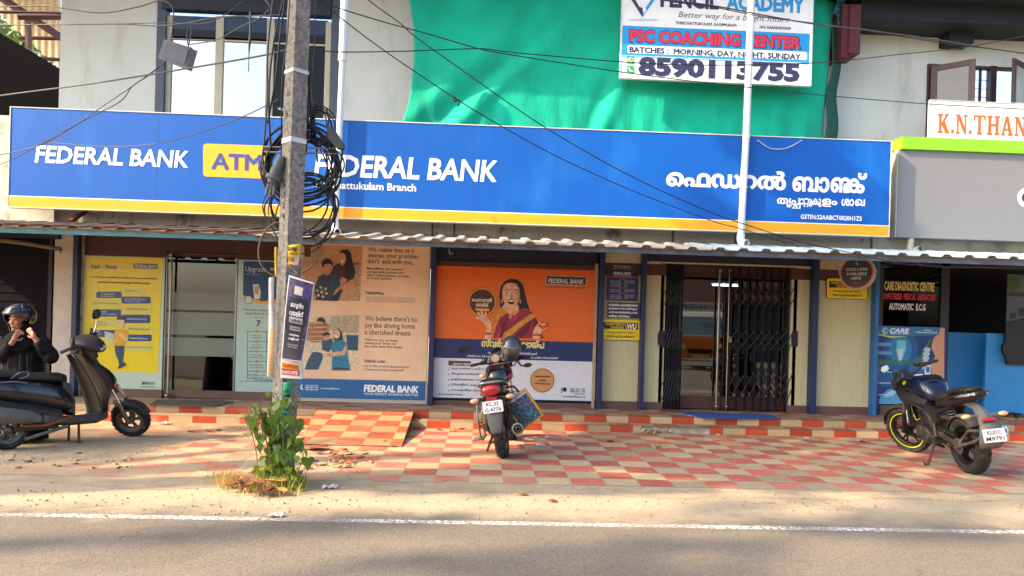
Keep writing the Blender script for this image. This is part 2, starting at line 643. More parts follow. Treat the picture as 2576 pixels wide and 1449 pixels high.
# sandy verge between the road and the tiles, with an uneven edge towards the road
def verge_pt(u, v):
    x = -16 + 32 * u
    y0 = 6.42 + 0.22 * noise.noise(Vector((x * 0.9, 3.1, 0))) + 0.05 * noise.noise(Vector((x * 4.1, 7.7, 0)))
    y1 = 10.36
    y = y0 + (y1 - y0) * v
    return Vector((x, y, -0.0015 + 0.0006 * noise.noise(Vector((x * 3, y * 3, 0)))))
g = MB().m(M_SAND); g.grid(verge_pt, 160, 30)
tag(g.build('ground', smooth=60), kind='structure')
# tiled forecourt: near edge follows the photo, ragged where tiles have broken away
def tile_hole(x, y):
    if x < -3.0 and y > 7.3 + 0.5 * noise.noise(Vector((x * 1.4, y * 1.4, 2))) and y < 9.0 + 0.35 * noise.noise(Vector((x * 2, 1, 5))) and x < -3.35 + 0.5 * noise.noise(Vector((y * 1.7, x, 9))):
        return True
    cx, cy = -1.83, 7.62
    d = ((x - cx) / 0.62) ** 2 + ((y - cy) / 0.52) ** 2 + 0.5 * noise.noise(Vector((x * 3.3, y * 3.3, 0)))
    return d < 1
g = MB().m(M_PAVE)
NXX, q = 230, TILE / 4
vs, fs = [], []
idx = {}
def vid(i, j):
    if (i, j) not in idx:
        x, y = -40.08 + TILE * 104 + (i + 0) * q, YST + 0.004 - TILE * 60 + TILE * 49 + j * q
        idx[(i, j)] = len(vs)
        jx, jy = 0.02 * noise.noise(Vector((x * 9, y * 9, 1))), 0.02 * noise.noise(Vector((x * 9, y * 9, 4)))
        vs.append(Vector((x + jx, min(y + jy, YST + 0.03), 0.0012 + 0.0003 * noise.noise(Vector((x, y, 3))))))
    return idx[(i, j)]
for i in range(0, NXX):
    for j in range(0, 45):
        x, y = -40.08 + TILE * 104 + (i + .5) * q, YST + 0.004 - TILE * 60 + TILE * 49 + (j + .5) * q
        if y > YST + 0.03 or tile_hole(x, y):
            continue
        if j < 1 and noise.noise(Vector((x * 2.3, 0, 8))) > 0.22:
            continue
        fs.append((vid(i, j), vid(i + 1, j), vid(i + 1, j + 1), vid(i, j + 1)))
g.add(vs, fs)
tag(g.build('paving', smooth=60), kind='structure')
# white edge line of the road, worn
k = NT('worn white paint')
geo = k.n('NewGeometry')
f = k.ramp(k.noise(geo.outputs['Position'], 34, 5, 0.7), 0.42, 0.56)
big = k.ramp(k.noise(geo.outputs['Position'], 1.3, 3, 0.6), 0.25, 0.55)
tr = k.n('BsdfTransparent'); mx = k.n('MixShader')
k.b.inputs['Base Color'].default_value = (0.60, 0.585, 0.55, 1); k.b.inputs['Roughness'].default_value = 0.8
k.l(k.math('MULTIPLY', f, big), mx.inputs[0]); k.l(tr.outputs[0], mx.inputs[1]); k.l(k.b.outputs[0], mx.inputs[2]); k.l(mx.outputs[0], k.out.inputs[0])
M_LINE = k.m
a, b = G(0, 1293), G(2576, 1338)
dd = (b - a) / (b.x - a.x)
g = MB().m(M_LINE)
for i in range(60):
    x0, x1 = -12 + 0.4 * i, -12 + 0.4 * (i + 1)
    p0, p1 = a + dd * (x0 - a.x), a + dd * (x1 - a.x)
    g.face([(p0.x, p0.y - 0.046, -0.002), (p1.x, p1.y - 0.046, -0.002), (p1.x, p1.y + 0.046, -0.002), (p0.x, p0.y + 0.046, -0.002)])
tag(g.build('road_marking', smooth=0), kind='structure')

# steps and landing
RX0, RX1 = P(800, 1037, YL).x, P(1041, 1037, YL).x     # ramp sides
g = MB()
xa, xb = -8.5, 10.5
hx0, hx1 = P(1612, 1090, YST).x, P(1788, 1095, YST).x    # broken riser: bare concrete behind
g.m(M_TREAD)
g.face([(xa, YL, ZL), (xb, YL, ZL), (xb, 15.5, ZL), (xa, 15.5, ZL)])
g.face([(xa, YST, ZS), (xb, YST, ZS), (xb, YL + 0.01, ZS), (xa, YL + 0.01, ZS)])
g.m(M_RISER)
g.box(xa, xb, YL - 0.008, YL + 0.02, ZS - 0.01, ZL - 0.003)
g.box(xa, hx0, YST - 0.006, YST + 0.02, -0.05, ZS - 0.003)
g.box(hx1, xb, YST - 0.006, YST + 0.02, -0.05, ZS - 0.003)
g.m(mat('bare step concrete', '9a9488', 0.9, bump=0.8, bs=25, dirt='c9bfa8', var=0.3, vs=12))
g.box(hx0, hx1, YST + 0.03, YST + 0.06, -0.05, ZS - 0.003)
tag(g.build('steps', smooth=0, origin=(0, 0, 0)), kind='structure')
# ramp
a, b = G(745, 1122), G(1012, 1122)
z0 = 0.006
g = MB().m(M_RAMP)
ry0 = (a.y + b.y) / 2
n = 10
def ramp_x(t, side):
    return (RX0 + (a.x - RX0) * t) if side == 0 else (RX1 + (b.x - RX1) * t)
rows = []
for i in range(n + 1):
    t = i / n
    rows.append((ramp_x(t, 0), ramp_x(t, 1), YL - 0.02 + (ry0 - YL + 0.02) * t, ZL + 0.004 + (z0 - ZL) * t))
for i in range(n):
    p, q2 = rows[i], rows[i + 1]
    g.face([(q2[0], q2[2], q2[3]), (q2[1], q2[2], q2[3]), (p[1], p[2], p[3]), (p[0], p[2], p[3])])
g.m(mat('ramp side', '5e4334', 0.9, var=0.3, bump=0.4))
for i in range(n):
    p, q2 = rows[i], rows[i + 1]
    g.face([(p[1], p[2], p[3]), (q2[1], q2[2], q2[3]), (q2[1], q2[2], -0.02), (p[1], p[2], -0.02)])
    g.face([(p[0], p[2], p[3]), (p[0], p[2], -0.02), (q2[0], q2[2], -0.02), (q2[0], q2[2], q2[3])])
tag(g.build('ramp', smooth=0), kind='structure')
# ------------------------------------------------------------------ facade helpers
M_WHITE = mat('white plaster', 'c4c9c6', 0.9, var=0.05, vs=2, stretch=(1, 1, .3), dirt='96938a', dp=(0.54, 0.86), ds=2.4, bump=0.1, bs=30)
M_CREAM = mat('cream wall panel', 'b8b08a', 0.7, var=0.08, vs=3, stretch=(9, 9, 0.6), dirt='6a6048', dp=(0.64, 0.82), ds=4)
M_BROWN = mat('brown band', '4a2c26', 0.6, var=0.15)
M_PLINTH = mat('brown tile plinth', '5d443c', 0.5, var=0.18, vs=4)
M_NAVY = mat('navy paint', '16244e', 0.45, var=0.2, vs=9, dirt='3a3a4a', dp=(0.66, 0.85))
M_DNAVY = mat('dark navy steel', '121a33', 0.5, var=0.2)
M_MAROON = mat('maroon board', '3f1f1c', 0.45, var=0.12, vs=4)
M_BLUE = mat('blue paint', '1f5f9a', 0.5, var=0.15, vs=3, dirt='7fa3bb', dp=(0.72, 0.82), ds=9)
M_FASCIA = mat('stained concrete', 'a49c8c', 0.9, var=0.12, vs=2, stretch=(1, 1, 0.5), dirt='3c3026', dp=(0.56, 0.74), ds=4.2, bump=0.4, bs=35)
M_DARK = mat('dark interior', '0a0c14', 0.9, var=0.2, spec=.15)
M_STEEL = mat('brushed steel', '8d8e8c', 0.35, 1.0, var=0.08)
M_PVC = mat('white pvc', 'd3d6da', 0.35, var=0.04, dirt='a9a89f', dp=(0.7, 0.95))
M_BLACK = mat('black', '0d0d0f', 0.5, var=0.2)
M_RUST = mat('rusted iron', '4b2b1f', 0.85, var=0.35, vs=20)
M_ALU = mat('cream aluminium', 'b3ad98', 0.4, var=0.06)
M_GREYBLUE = mat('grey blue paint', '3f4d5e', 0.55, var=0.1)
G_WIN = glass('window glass', '5f6c72', 0.55)
G_DOOR = glass('door glass', '8f9b98', 0.12)
G_DARK = glass('dark shop glass', '2c3038', 0.0, 1.35)
G_ATM = glass('lobby glass', 'b4beb8', 0.07)
def wall(mb, x0, y0, x1, y1, Y, d=0.12, m=None):
    if m is not None:
        mb.m(m)
    X0, X1, Z0, Z1 = rect(x0, y0, x1, y1, Y)
    mb.box(X0, X1, Y, Y + d, Z0, Z1)
def pp(mb, pts, Y, m=None):        # flat printed shape given by pixels on the plane Y
    if m is not None:
        mb.m(m)
    q = [P(x, y, Y) for x, y in pts]
    tri = tessellate_polygon([q])
    mb.add(q, [tuple(t) for t in tri])
def disc(mb, x, y, rx, Y, m=None, ry=None, n=28):
    pp(mb, [(x + rx * math.cos(2 * math.pi * i / n), y + (ry or rx) * math.sin(2 * math.pi * i / n)) for i in range(n)], Y, m)
def rrect(x0, y0, x1, y1, r, slope=0.03):
    out = []
    for cx, cy, a in ((x1 - r, y0 + r, -90), (x1 - r, y1 - r, 0), (x0 + r, y1 - r, 90), (x0 + r, y0 + r, 180)):
        for i in range(5):
            t = R(a + 22.5 * i)
            X = cx + r * math.cos(t)
            out.append((X, cy + r * math.sin(t) + slope * (X - x0)))
    return out
def tx(mb, s, x, y, Y, h=None, w=None, m=None, bold=0.0, shear=0.0, align='L', res=2):
    p = P(x, y, Y)
    k = Y / FPX
    text(mb, s, p.x, Y, p.z, None if h is None else h * k, None if w is None else w * k, m, bold, shear, align, res)
FLOORZ = ZL

# ------------------------------------------------------------------ bank building
bank = thing('bank_building', (1.0, YF, ZL), 'long two storey bank building with white upper wall and cream and navy shop fronts', 'building')
# upper wall with a window opening
g = MB()
zt = 7.3
xl, xw0, xw1, xr = P(152, 100, YU).x, P(396, 150, YU).x, P(846, 150, YU).x, P(2112, 200, YU).x
g.m(M_WHITE)
g.box(xl, xw0, YU, YU + 0.2, 2.9, zt)
g.box(xw1, xr, YU, YU + 0.2, 2.9, zt)
g.box(xw0 - 0.01, xw1 + 0.01, YU + 0.02, YU + 0.2, 2.9, P(600, 300, YU).z - 0.10)
g.box(xl - 0.01, xl + 0.2, YU + 0.2, YU + 4, 2.9, zt)
g.build('upper_wall', bank, smooth=0)
# big upstairs window
win = MB().m(M_GREYBLUE)
wall(win, 397, -30, 410, 300, YU - 0.03, 0.16)
wall(win, 836, -30, 848, 315, YU - 0.03, 0.16)
win.m(mat('dark beam', '1c2833', 0.6))
X0, X1, _, _ = rect(411, 0, 835, 10, YU)
zb = P(620, 34, YU).z
win.box(X0, X1, YU - 0.06, YU + 0.10, zb, zt)
win.m(M_ALU)
wall(win, 411, 38, 426, 300, YU + 0.02, 0.07)
wall(win, 544, 40, 556, 305, YU + 0.02, 0.07)
wall(win, 672, 46, 684, 310, YU + 0.02, 0.07)
wall(win, 820, 55, 836, 315, YU + 0.02, 0.07)
wall(win, 427, 95, 543, 102, YU + 0.025, 0.05)
wall(win, 557, 99, 671, 108, YU + 0.025, 0.05)
wall(win, 685, 106, 819, 116, YU + 0.025, 0.05)
wf = win.build('window', bank, smooth=0, bevel=0.004)
pn = MB()
pn.m(G_WIN); 
for x0, x1 in ((427, 543), (557, 671)):
    X0, X1, Z0, Z1 = rect(x0, 100, x1, 330, YU + 0.055)
    pn.face([(X0, YU + 0.055, Z0), (X1, YU + 0.055, Z0), (X1, YU + 0.055, Z1), (X0, YU + 0.055, Z1)])
pn.build('pane', wf, smooth=0)
pn = MB().m(G_DARK)
for x0, x1, y0, y1 in ((427, 543, 38, 95), (557, 671, 40, 99), (685, 819, 46, 330)):
    X0, X1, Z0, Z1 = rect(x0, y0, x1, y1, YU + 0.056)
    pn.face([(X0, YU + 0.056, Z0), (X1, YU + 0.056, Z0), (X1, YU + 0.056, Z1), (X0, YU + 0.056, Z1)])
pn.build('pane', wf, smooth=0)
g = MB().m(mat('upstairs room', '2a3440', 0.8))
X0, X1 = xw0, xw1
g.box(X0, X1, 15.5, 15.6, 2.9, 6.0)
g.box(X0 - 0.1, X0, YU + 0.21, 15.6, 2.9, 6.0)
g.box(X1, X1 + 0.1, YU + 0.21, 15.6, 2.9, 6.0)
g.box(X0, X1, YU + 0.21, 15.5, 5.95, 6.0)
g.box(X0, X1, YU + 0.21, 15.5, 2.9, 2.95)
g.build('interior_wall', bank, smooth=0)
M_TUBE = mat('tube lamp glow', 'ffffff', emit='f4f8ff', es=6.0, var=0)
for (x0, y0, x1, y1, Y) in ((800, 222, 832, 224, 14.6), (673, 219, 718, 221, 14.6), (700, 273, 713, 276, 15.2)):
    p, q2 = P(x0, y0, Y), P(x1, y1, Y)
    g = MB().m(M_TUBE).cyl(p, q2, 0.018, 8)
    g.m(M_WHITE).box(p.x - 0.03, q2.x + 0.03, Y + 0.02, Y + 0.06, p.z + 0.005, p.z + 0.05)
    g.build('tube_lamp', bank)
# grey board and upper roof edge
g = MB().m(mat('upper eave', '1a1f2a', 0.7))
g.box(-18, 6.6, YU - 1.34, YU + 0.3, 6.95, 7.12)  # above the frame; run on past the west end to shade the wall
g.build('eave', bank, smooth=0)
# slab edge between sign and canopy
g = MB().m(M_FASCIA)
g.box(-8.4, P(2235, 600, YFA).x + 0.15, YFA, YF + 0.2, 2.70, 3.35)
g.m(mat('slab edge grey', '9f9a8d', 0.9, var=0.1, dirt='2c2822', dp=(0.5, 0.8), ds=3))
g.box(P(2235, 600, YFA).x + 0.16, 10.5, YFA + 0.02, YF + 0.2, 2.70, 3.35)
g.m(mat('seam', '5a5348', 0.9))
for x in (1085, 1140, 1690, 1848, 2190):
    p = P(x, 590, YFA)
    g.box(p.x, p.x + 0.03, YFA - 0.012, YFA + 0.01, 2.71, 3.3)
g.build('slab_edge', bank, smooth=0)
# plain wall bays at ground floor
for x0, x1, y0, y1 in ((1518, 1613, 560, 1030), (1623, 1666, 590, 1032), (1995, 2041, 590, 1040), (2062, 2199, 590, 1042)):
    g = MB().m(M_CREAM)
    X0, X1, Z0, Z1 = rect(x0, y0, x1, y1, YF)
    g.box(X0, X1, YF, YF + 0.12, ZL, 2.72)
    zt_, zb_ = P(1565, 662, YF).z, P(1565, 690, YF).z
    g.m(M_BROWN).box(X0 - 0.001, X1 + 0.001, YF - 0.006, YF + 0.02, zb_, zt_)
    g.m(M_PLINTH).box(X0 - 0.001, X1 + 0.001, YF - 0.012, YF + 0.02, ZL, ZL + 0.12)
    g.build('lower_wall', bank, smooth=0)
# steel posts
def post(x0, x1, m, top=2.70, y=0.14):
    X0, X1 = P(x0, 850, YF - y).x, P(x1, 850, YF - y).x
    b = MB().m(m)
    b.box(X0, X1, YF - y, YF + 0.01, ZL, top)
    b.build('post', bank, smooth=0, bevel=0.006)
for x0, x1 in ((177, 190), (1079, 1092), (1505, 1518), (1612, 1623), (2043, 2058)):
    post(x0, x1, M_NAVY)
post(2200, 2210, M_BLUE)
# white painted pier with flaking paint at the west end, cream strip next to it
g = MB().m(mat('flaking white paint', 'bcb3ab', 0.9, var=0.08, dirt='6f5548', dp=(0.66, 0.74), ds=6))
wall(g, 134, 590, 176, 945, YF - 0.02, 0.14)
g.v = [Vector((p.x, p.y, ZL if p.z < 1.2 else p.z + 0.2 if p.z > 2.0 else p.z)) for p in g.v]
g.m(mat('flaking cream paint', 'a89c84', 0.9, var=0.12, dirt='5c4a3a', dp=(0.5, 0.62), ds=7, stretch=(3, 3, 1)))
X0, X1, _, _ = rect(191, 800, 206, 900, YF)
g.box(X0, X1, YF - 0.03, YF + 0.1, ZL, 2.70)
g.build('pier', bank, smooth=0)
# maroon boarded front round the cash machine lobby
g = MB().m(M_MAROON)
X0, X1, _, _ = rect(206, 600, 764, 700, YF)
dx0, dx1 = P(413, 800, YF).x, P(594, 800, YF).x
px0, px1 = P(209, 800, YF).x, P(411, 800, YF).x
ztop = P(420, 632, YF).z
g.box(X0, X1, YF, YF + 0.06, ztop, 2.72)
g.box(X0, dx0, YF, YF + 0.06, ZL, ztop)
g.box(dx1, X1, YF, YF + 0.06, ZL, ztop)
g.m(M_PLINTH).box(X0, dx0, YF - 0.02, YF, ZL, ZL + 0.13)
g.m(M_PLINTH).box(dx1, X1, YF - 0.02, YF, ZL, ZL + 0.13)
g.build('front_board', bank, smooth=0)
# lobby
g = MB().m(mat('lobby wall', '9ba08f', 0.8, var=0.05))
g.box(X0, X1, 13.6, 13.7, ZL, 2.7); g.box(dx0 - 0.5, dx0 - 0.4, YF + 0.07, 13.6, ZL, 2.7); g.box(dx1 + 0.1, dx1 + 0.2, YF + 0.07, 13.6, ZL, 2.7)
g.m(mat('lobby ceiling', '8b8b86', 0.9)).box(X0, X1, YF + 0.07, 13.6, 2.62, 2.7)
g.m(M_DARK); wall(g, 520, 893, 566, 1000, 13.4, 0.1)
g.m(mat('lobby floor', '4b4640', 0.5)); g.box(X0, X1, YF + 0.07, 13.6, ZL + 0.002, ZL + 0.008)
lob = g.build('interior_wall', bank, smooth=0)
g = MB().m(M_NAVY)
wall(g, 480, 690, 525, 700, 13.57, 0.02); wall(g, 550, 730, 590, 742, 13.57, 0.02)
g.m(mat('teal notice', '1d5a66', 0.6)); wall(g, 480, 716, 521, 735, 13.57, 0.02)
g.build('notice', bank, smooth=0)
g = MB().m(M_WHITE); p = P(546, 690, 13.2)
g.ell(p, (0.07, 0.07, 0.07)); g.m(M_BLACK).ell(p + Vector((0, -0.05, -0.01)), (0.04, 0.04, 0.04)); g.m(M_BLACK).tube([p, p + Vector((-0.05, 0.1, -0.2)), p + Vector((-0.05, 0.3, -0.45))], 0.008, 6)
g.m(M_WHITE).cyl(p, p + Vector((0, 0.4, 0.05)), 0.025, 10)
g.build('camera_dome', bank)
# lobby door: glass leaf with frosted bands, steel rail and pull bar
YD = YF + 0.03
X0, X1, Z0, Z1 = dx0, dx1, ZL + 0.02, ztop
door = MB().m(M_MAROON)
zr = P(500, 646, YD).z
door.box(X0 + 0.005, X1 - 0.005, YD - 0.02, YD + 0.03, zr, Z1 - 0.01)
door.m(M_PLINTH).box(X0 + 0.005, X1 - 0.005, YD - 0.02, YD + 0.03, ZL + 0.012, ZL + 0.13)
door.m(mat('aluminium', '8a8f8f', 0.35, 0.8)); door.box(X1 - 0.03, X1 - 0.005, YD - 0.02, YD + 0.03, ZL + 0.13, zr); door.box(X0 + 0.005, X0 + 0.02, YD - 0.02, YD + 0.03, ZL + 0.13, zr)
d = door.build('door', bank, smooth=0)
g = MB().m(G_ATM).face([(X0 + 0.02, YD, ZL + 0.13), (X1 - 0.03, YD, ZL + 0.13), (X1 - 0.03, YD, zr), (X0 + 0.02, YD, zr)])
g.build('pane', d, smooth=0)
k = NT('frosted film')
tr = k.n('BsdfTransparent'); tr.inputs[0].default_value = lin('a9b3ab'); mx = k.n('MixShader'); mx.inputs[0].default_value = 0.62
k.b.inputs['Base Color'].default_value = lin('8f9a90'); k.b.inputs['Roughness'].default_value = 0.3
k.l(tr.outputs[0], mx.inputs[1]); k.l(k.b.outputs[0], mx.inputs[2]); k.l(mx.outputs[0], k.out.inputs[0])
M_FROST = k.m
g = MB().m(M_FROST)
for y0, y1 in ((736, 780), (786, 843), (850, 896)):
    za, zb = P(500, y0, YD).z, P(500, y1, YD).z
    g.face([(X0 + 0.02, YD - 0.004, zb), (X1 - 0.03, YD - 0.004, zb), (X1 - 0.03, YD - 0.004, za), (X0 + 0.02, YD - 0.004, za)])
g.build('frosted_band', d, smooth=0)
def pull(parent, px, y0, y1, Y, r=0.018):
    a, b = P(px, y0, Y - 0.09), P(px, y1, Y - 0.09)
    a.x = b.x = (a.x + b.x) / 2
    g = MB().m(M_STEEL).cyl(b, a, r, 12)
    for z in (a.z - 0.04, b.z + 0.05):
        g.cyl((a.x, Y - 0.09, z), (a.x, Y + 0.01, z), 0.014, 10)
        g.ell((a.x, Y - 0.115, z), (0.035, 0.035, 0.035), 12, 8)
    return g.build('handle', parent)
pull(d, 427, 634, 1003, YD)
# navy shutter box above the orange poster bay, recess behind it
g = MB().m(M_DNAVY)
X0, X1, _, _ = rect(1092, 620, 1505, 660, YF)
for i in range(9):
    z = 2.70 - 0.055 * i
    g.box(X0, X1, YF + 0.02 + 0.012 * (i % 2), YF + 0.2, z - 0.055, z)
g.box(X0, X1, YF + 0.06, YF + 0.2, ZL, 2.25)
g.m(M_BROWN).box(X0, X1, YF - 0.02, YF + 0.019, P(1092, 668, YF).z, P(1092, 656, YF).z)
g.m(M_PLINTH).box(X0, X1, YF - 0.02, YF + 0.055, ZL, P(1092, 1006, YF).z)
X0b, X1b, _, _ = rect(1497, 700, 1504, 700, YF - 0.05)
g.m(mat('bare wood', 'a5927c', 0.8, var=0.15)).box(X0b, X1b, YF - 0.06, YF + 0.01, ZL, P(1500, 664, YF).z)
g.build('shutter_box', bank, smooth=0)
# bank door bay: navy lintel, brown rails, two glass leaves
g = MB().m(M_DNAVY)
X0, X1, _, _ = rect(1623, 640, 2042, 660, YF - 0.05)
g.box(X0, X1, YF - 0.05, YF + 0.1, P(1830, 664, YF).z, 2.70)
g.m(M_CREAM); g.box(X0, X1, YF - 0.02, YF + 0.1, P(1830, 668, YF).z, P(1830, 664, YF).z)
bx0, bx1 = P(1667, 850, YF).x, P(1995, 850, YF).x
YB = YF + 0.16
zl_, zu_ = P(1830, 690, YB).z, P(1830, 668, YB).z
g.m(M_BROWN).box(bx0, bx1, YB - 0.03, YB + 0.04, zl_, zu_ + 0.05)
g.m(M_CREAM).box(bx0 - 0.05, bx0, YF, YB + 0.05, ZL, zu_); g.box(bx1, bx1 + 0.05, YF, YB + 0.05, ZL, zu_)
g.build('lintel', bank, smooth=0)
xm = P(1817, 850, YB).x
for (a_, b_, hx) in ((bx0 + 0.01, xm - 0.006, 1806), (xm + 0.006, bx1 - 0.01, 1832)):
    dm = MB().m(mat('brown rail', '4c2d24', 0.4))
    dm.box(a_, b_, YB - 0.02, YB + 0.02, ZL + 0.02, ZL + 0.22)
    dm.m(M_MAROON).box(a_, b_, YB - 0.02, YB + 0.02, zl_ - 0.06, zl_ - 0.005)
    d = dm.build('door', bank, smooth=0)
    g = MB().m(G_DOOR).face([(a_, YB, ZL + 0.22), (b_, YB, ZL + 0.22), (b_, YB, zl_ - 0.06), (a_, YB, zl_ - 0.06)])
    g.build('pane', d, smooth=0)
    za, zb = P(1830, 893, YB).z, P(1830, 906, YB).z
    g = MB().m(M_FROST)
    for y0, y1 in ((880, 915),):
        za, zb = P(1830, y0, YB).z, P(1830, y1, YB).z
        g.face([(a_, YB + 0.006, zb), (b_, YB + 0.006, zb), (b_, YB + 0.006, za), (a_, YB + 0.006, za)])
    pull(d, hx, 674, 1030, YB)
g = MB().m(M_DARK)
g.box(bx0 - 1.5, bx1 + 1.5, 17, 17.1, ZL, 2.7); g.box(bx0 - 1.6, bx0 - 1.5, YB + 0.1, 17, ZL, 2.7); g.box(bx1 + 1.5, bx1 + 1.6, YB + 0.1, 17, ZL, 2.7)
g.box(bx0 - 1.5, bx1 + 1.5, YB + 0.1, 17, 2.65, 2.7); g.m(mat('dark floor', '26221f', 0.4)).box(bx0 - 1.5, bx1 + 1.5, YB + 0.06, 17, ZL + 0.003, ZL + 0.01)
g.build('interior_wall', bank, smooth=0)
for (x0, y0, x1, y1, Y) in ((1793, 717, 1858, 719, 15.0),):
    p, q2 = P(x0, y0, Y), P(x1, y1, Y)
    g = MB().m(M_TUBE).cyl(p, q2, 0.014, 8)
    g.m(M_WHITE).box(p.x - 0.03, q2.x + 0.03, Y + 0.02, Y + 0.06, p.z + 0.005, p.z + 0.05)
    g.build('tube_lamp', bank)
# roof slab closing the ground floor rooms
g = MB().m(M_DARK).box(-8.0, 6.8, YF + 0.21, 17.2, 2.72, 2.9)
g.build('floor_slab', bank, smooth=0)

# ------------------------------------------------------------------ collapsible gate in front of the bank door
YGT = YF + 0.02
gate = thing('collapsible_gate', (xm, YGT, ZL), 'black folding lattice gate pushed open in front of the glass bank door', 'gate')
M_GATE = mat('black gate iron', '17151a', 0.5, 0.2, var=0.25, vs=14, dirt='3a2a22', dp=(0.68, 0.85))
zt_, zb_ = P(1830, 670, YGT).z, ZL + 0.01
def gate_side(xs, name):
    g = MB().m(M_GATE)
    X = [P(x, 850, YGT).x for x in xs]
    for i, x in enumerate(X):
        g.box(x - 0.015, x - 0.008, YGT - 0.02, YGT + 0.02, zb_, zt_)
        g.box(x + 0.008, x + 0.015, YGT - 0.02, YGT + 0.02, zb_, zt_)
        g.box(x - 0.008, x + 0.008, YGT + 0.012, YGT + 0.02, zb_, zt_)
    f = g.build('gate_bars', gate, smooth=0)
    f.name = 'bars'
    l = MB().m(M_GATE)
    for (y0, y1) in ((716, 772), (828, 880), (934, 1010)):
        za, zb2 = P(1830, y0, YGT).z, P(1830, y1, YGT).z
        for i in range(len(X) - 1):
            for hh in (0, 1):
                m_ = (za + zb2) / 2
                lo, hi = (zb2, m_) if hh == 0 else (m_, za)
                a1, b1 = Vector((X[i], YGT, lo)), Vector((X[i + 1], YGT, hi))
                a2, b2 = Vector((X[i], YGT, hi)), Vector((X[i + 1], YGT, lo))
                l.tube([a1 + Vector((0, -0.024, 0)), b1 + Vector((0, -0.024, 0))], 0.009, 4, sq=(1, 0.3), up=Vector((0, 1, 0)))
                l.tube([a2 + Vector((0, 0.026, 0)), b2 + Vector((0, 0.026, 0))], 0.009, 4, sq=(1, 0.3), up=Vector((0, 1, 0)))
    l.build('lattice', gate, smooth=0)
gate_side([1669, 1677, 1684, 1692, 1699, 1706, 1713], 'l')
gate_side([1835, 1856, 1878, 1899, 1918, 1936, 1956, 1979, 1995], 'r')
g = MB().m(M_GATE)
for x in (1663, 1999):
    p = P(x, 852, YGT - 0.03)
    g.prism([(p.x - 0.05, p.y, p.z + 0.06), (p.x - 0.03, p.y, p.z + 0.12), (p.x + 0.05, p.y, p.z + 0.12), (p.x + 0.05, p.y, p.z - 0.12), (p.x - 0.03, p.y, p.z - 0.12), (p.x - 0.05, p.y, p.z - 0.06)], (0, 0.05, 0))
g.build('handle', gate, smooth=0, bevel=0.005)
X0, X1 = P(1660, 668, YGT).x, P(2000, 668, YGT).x
g = MB().m(M_GATE).box(X0, X1, YGT - 0.03, YGT + 0.03, zt_, zt_ + 0.03)
g.build('rail', gate, smooth=0)
p = P(1836, 856, YGT - 0.06)
g = MB().m(mat('brass padlock', '8a7a5a', 0.35, 0.8)).box(p.x - 0.03, p.x + 0.03, p.y - 0.012, p.y + 0.012, p.z - 0.035, p.z + 0.025)
g.m(M_STEEL).tube(smooth_path([(p.x - 0.018, p.y, p.z + 0.02), (p.x - 0.018, p.y, p.z + 0.05), (p.x, p.y, p.z + 0.065), (p.x + 0.018, p.y, p.z + 0.05), (p.x + 0.018, p.y, p.z + 0.02)]), 0.005, 6)
tag(g.build('padlock', bevel=0.004), 'small brass padlock hanging on the black folding gate', 'padlock')
# blue mat, grey mat
def flat_mat(name, pts, c, label):
    q = [P(x, y, 10) for x, y in pts]
    q = [G(x, y, ZL + 0.001) for x, y in pts]
    g = MB().m(mat(name + ' ' + c, c, 0.95, var=0.2, vs=30, bump=0.5, bs=120)).prism(q, (0, 0, 0.012))
    tag(g.build(name, smooth=0), label, 'mat')
flat_mat('door_mat', [(1703, 1036), (1930, 1044), (1968, 1056), (1770, 1053)], '234a86', 'flat blue door mat lying before the folding gate')
flat_mat('door_mat', [(395, 1008), (560, 1009), (588, 1012), (540, 1024), (375, 1020)], '4c4844', 'worn grey door mat lying before the lobby door')

# ------------------------------------------------------------------ canopy of corrugated sheets
can = thing('canopy', (1.0, YFA, 2.6), 'long low corrugated sheet canopy over the shop fronts, rusty at its west end', 'canopy')
ZE, YE = 2.515, 9.43
def sheet(x0, x1, m, name='sheet', drop=0.0, yo=0.0):
    g = MB().m(m)
    prof, x = [], x0
    pit = 0.30
    while x < x1:
        for (dx, h) in ((0.0, 0.0), (0.10, 0.0), (0.135, 0.034), (0.215, 0.034), (0.25, 0.0)):
            if x + dx <= x1:
                prof.append((x + dx, h))
        x += pit
    for i in range(6):
        pass
    rows = []
    for t in (0.0, 0.5, 1.0):
        y = YE + yo + (YFA - YE - yo) * t
        z = ZE - drop + (0.235 + drop) * t
        rows.append([Vector((px_ , y + (0.018 * noise.noise(Vector((px_ * 2.3, 0, 0))) if t == 0 else 0), z + h + 0.010 * noise.noise(Vector((px_ * 1.2, y, 0))))) for px_, h in prof])
    g.loft(rows, cap=False, closed=False)
    o = g.build(name, can, smooth=0, mods=(('SOLIDIFY', dict(thickness=0.006)),))
    return o
M_SH1 = mat('rusty sheet', '5e544e', 0.75, var=0.2, vs=5, dirt='7a4a2c', dp=(0.45, 0.65), ds=3)
M_SH2 = mat('weathered white sheet', '99948a', 0.7, var=0.12, vs=5, dirt='7c5138', dp=(0.56, 0.75), ds=3.2)
M_SH3 = mat('pale blue sheet', '98abb5', 0.6, var=0.1, vs=5, dirt='87776a', dp=(0.62, 0.85), ds=3)
xs1, xs2 = P(640, 590, YE).x, P(1780, 620, YE).x
sheet(-14, xs1 + 0.06, M_SH1)  # lengthened westward out of view to keep the sun off the fronts
sheet(xs1, xs2 + 0.08, M_SH2, drop=0.012, yo=-0.02)
sheet(xs2, 10.5, M_SH3, drop=0.0, yo=0.0)
g = MB()
g.m(mat('turquoise steel tube', '2f6c74', 0.5, var=0.15)).box(-14, xs1, YE + 0.05, YE + 0.10, ZE - 0.075, ZE - 0.02)
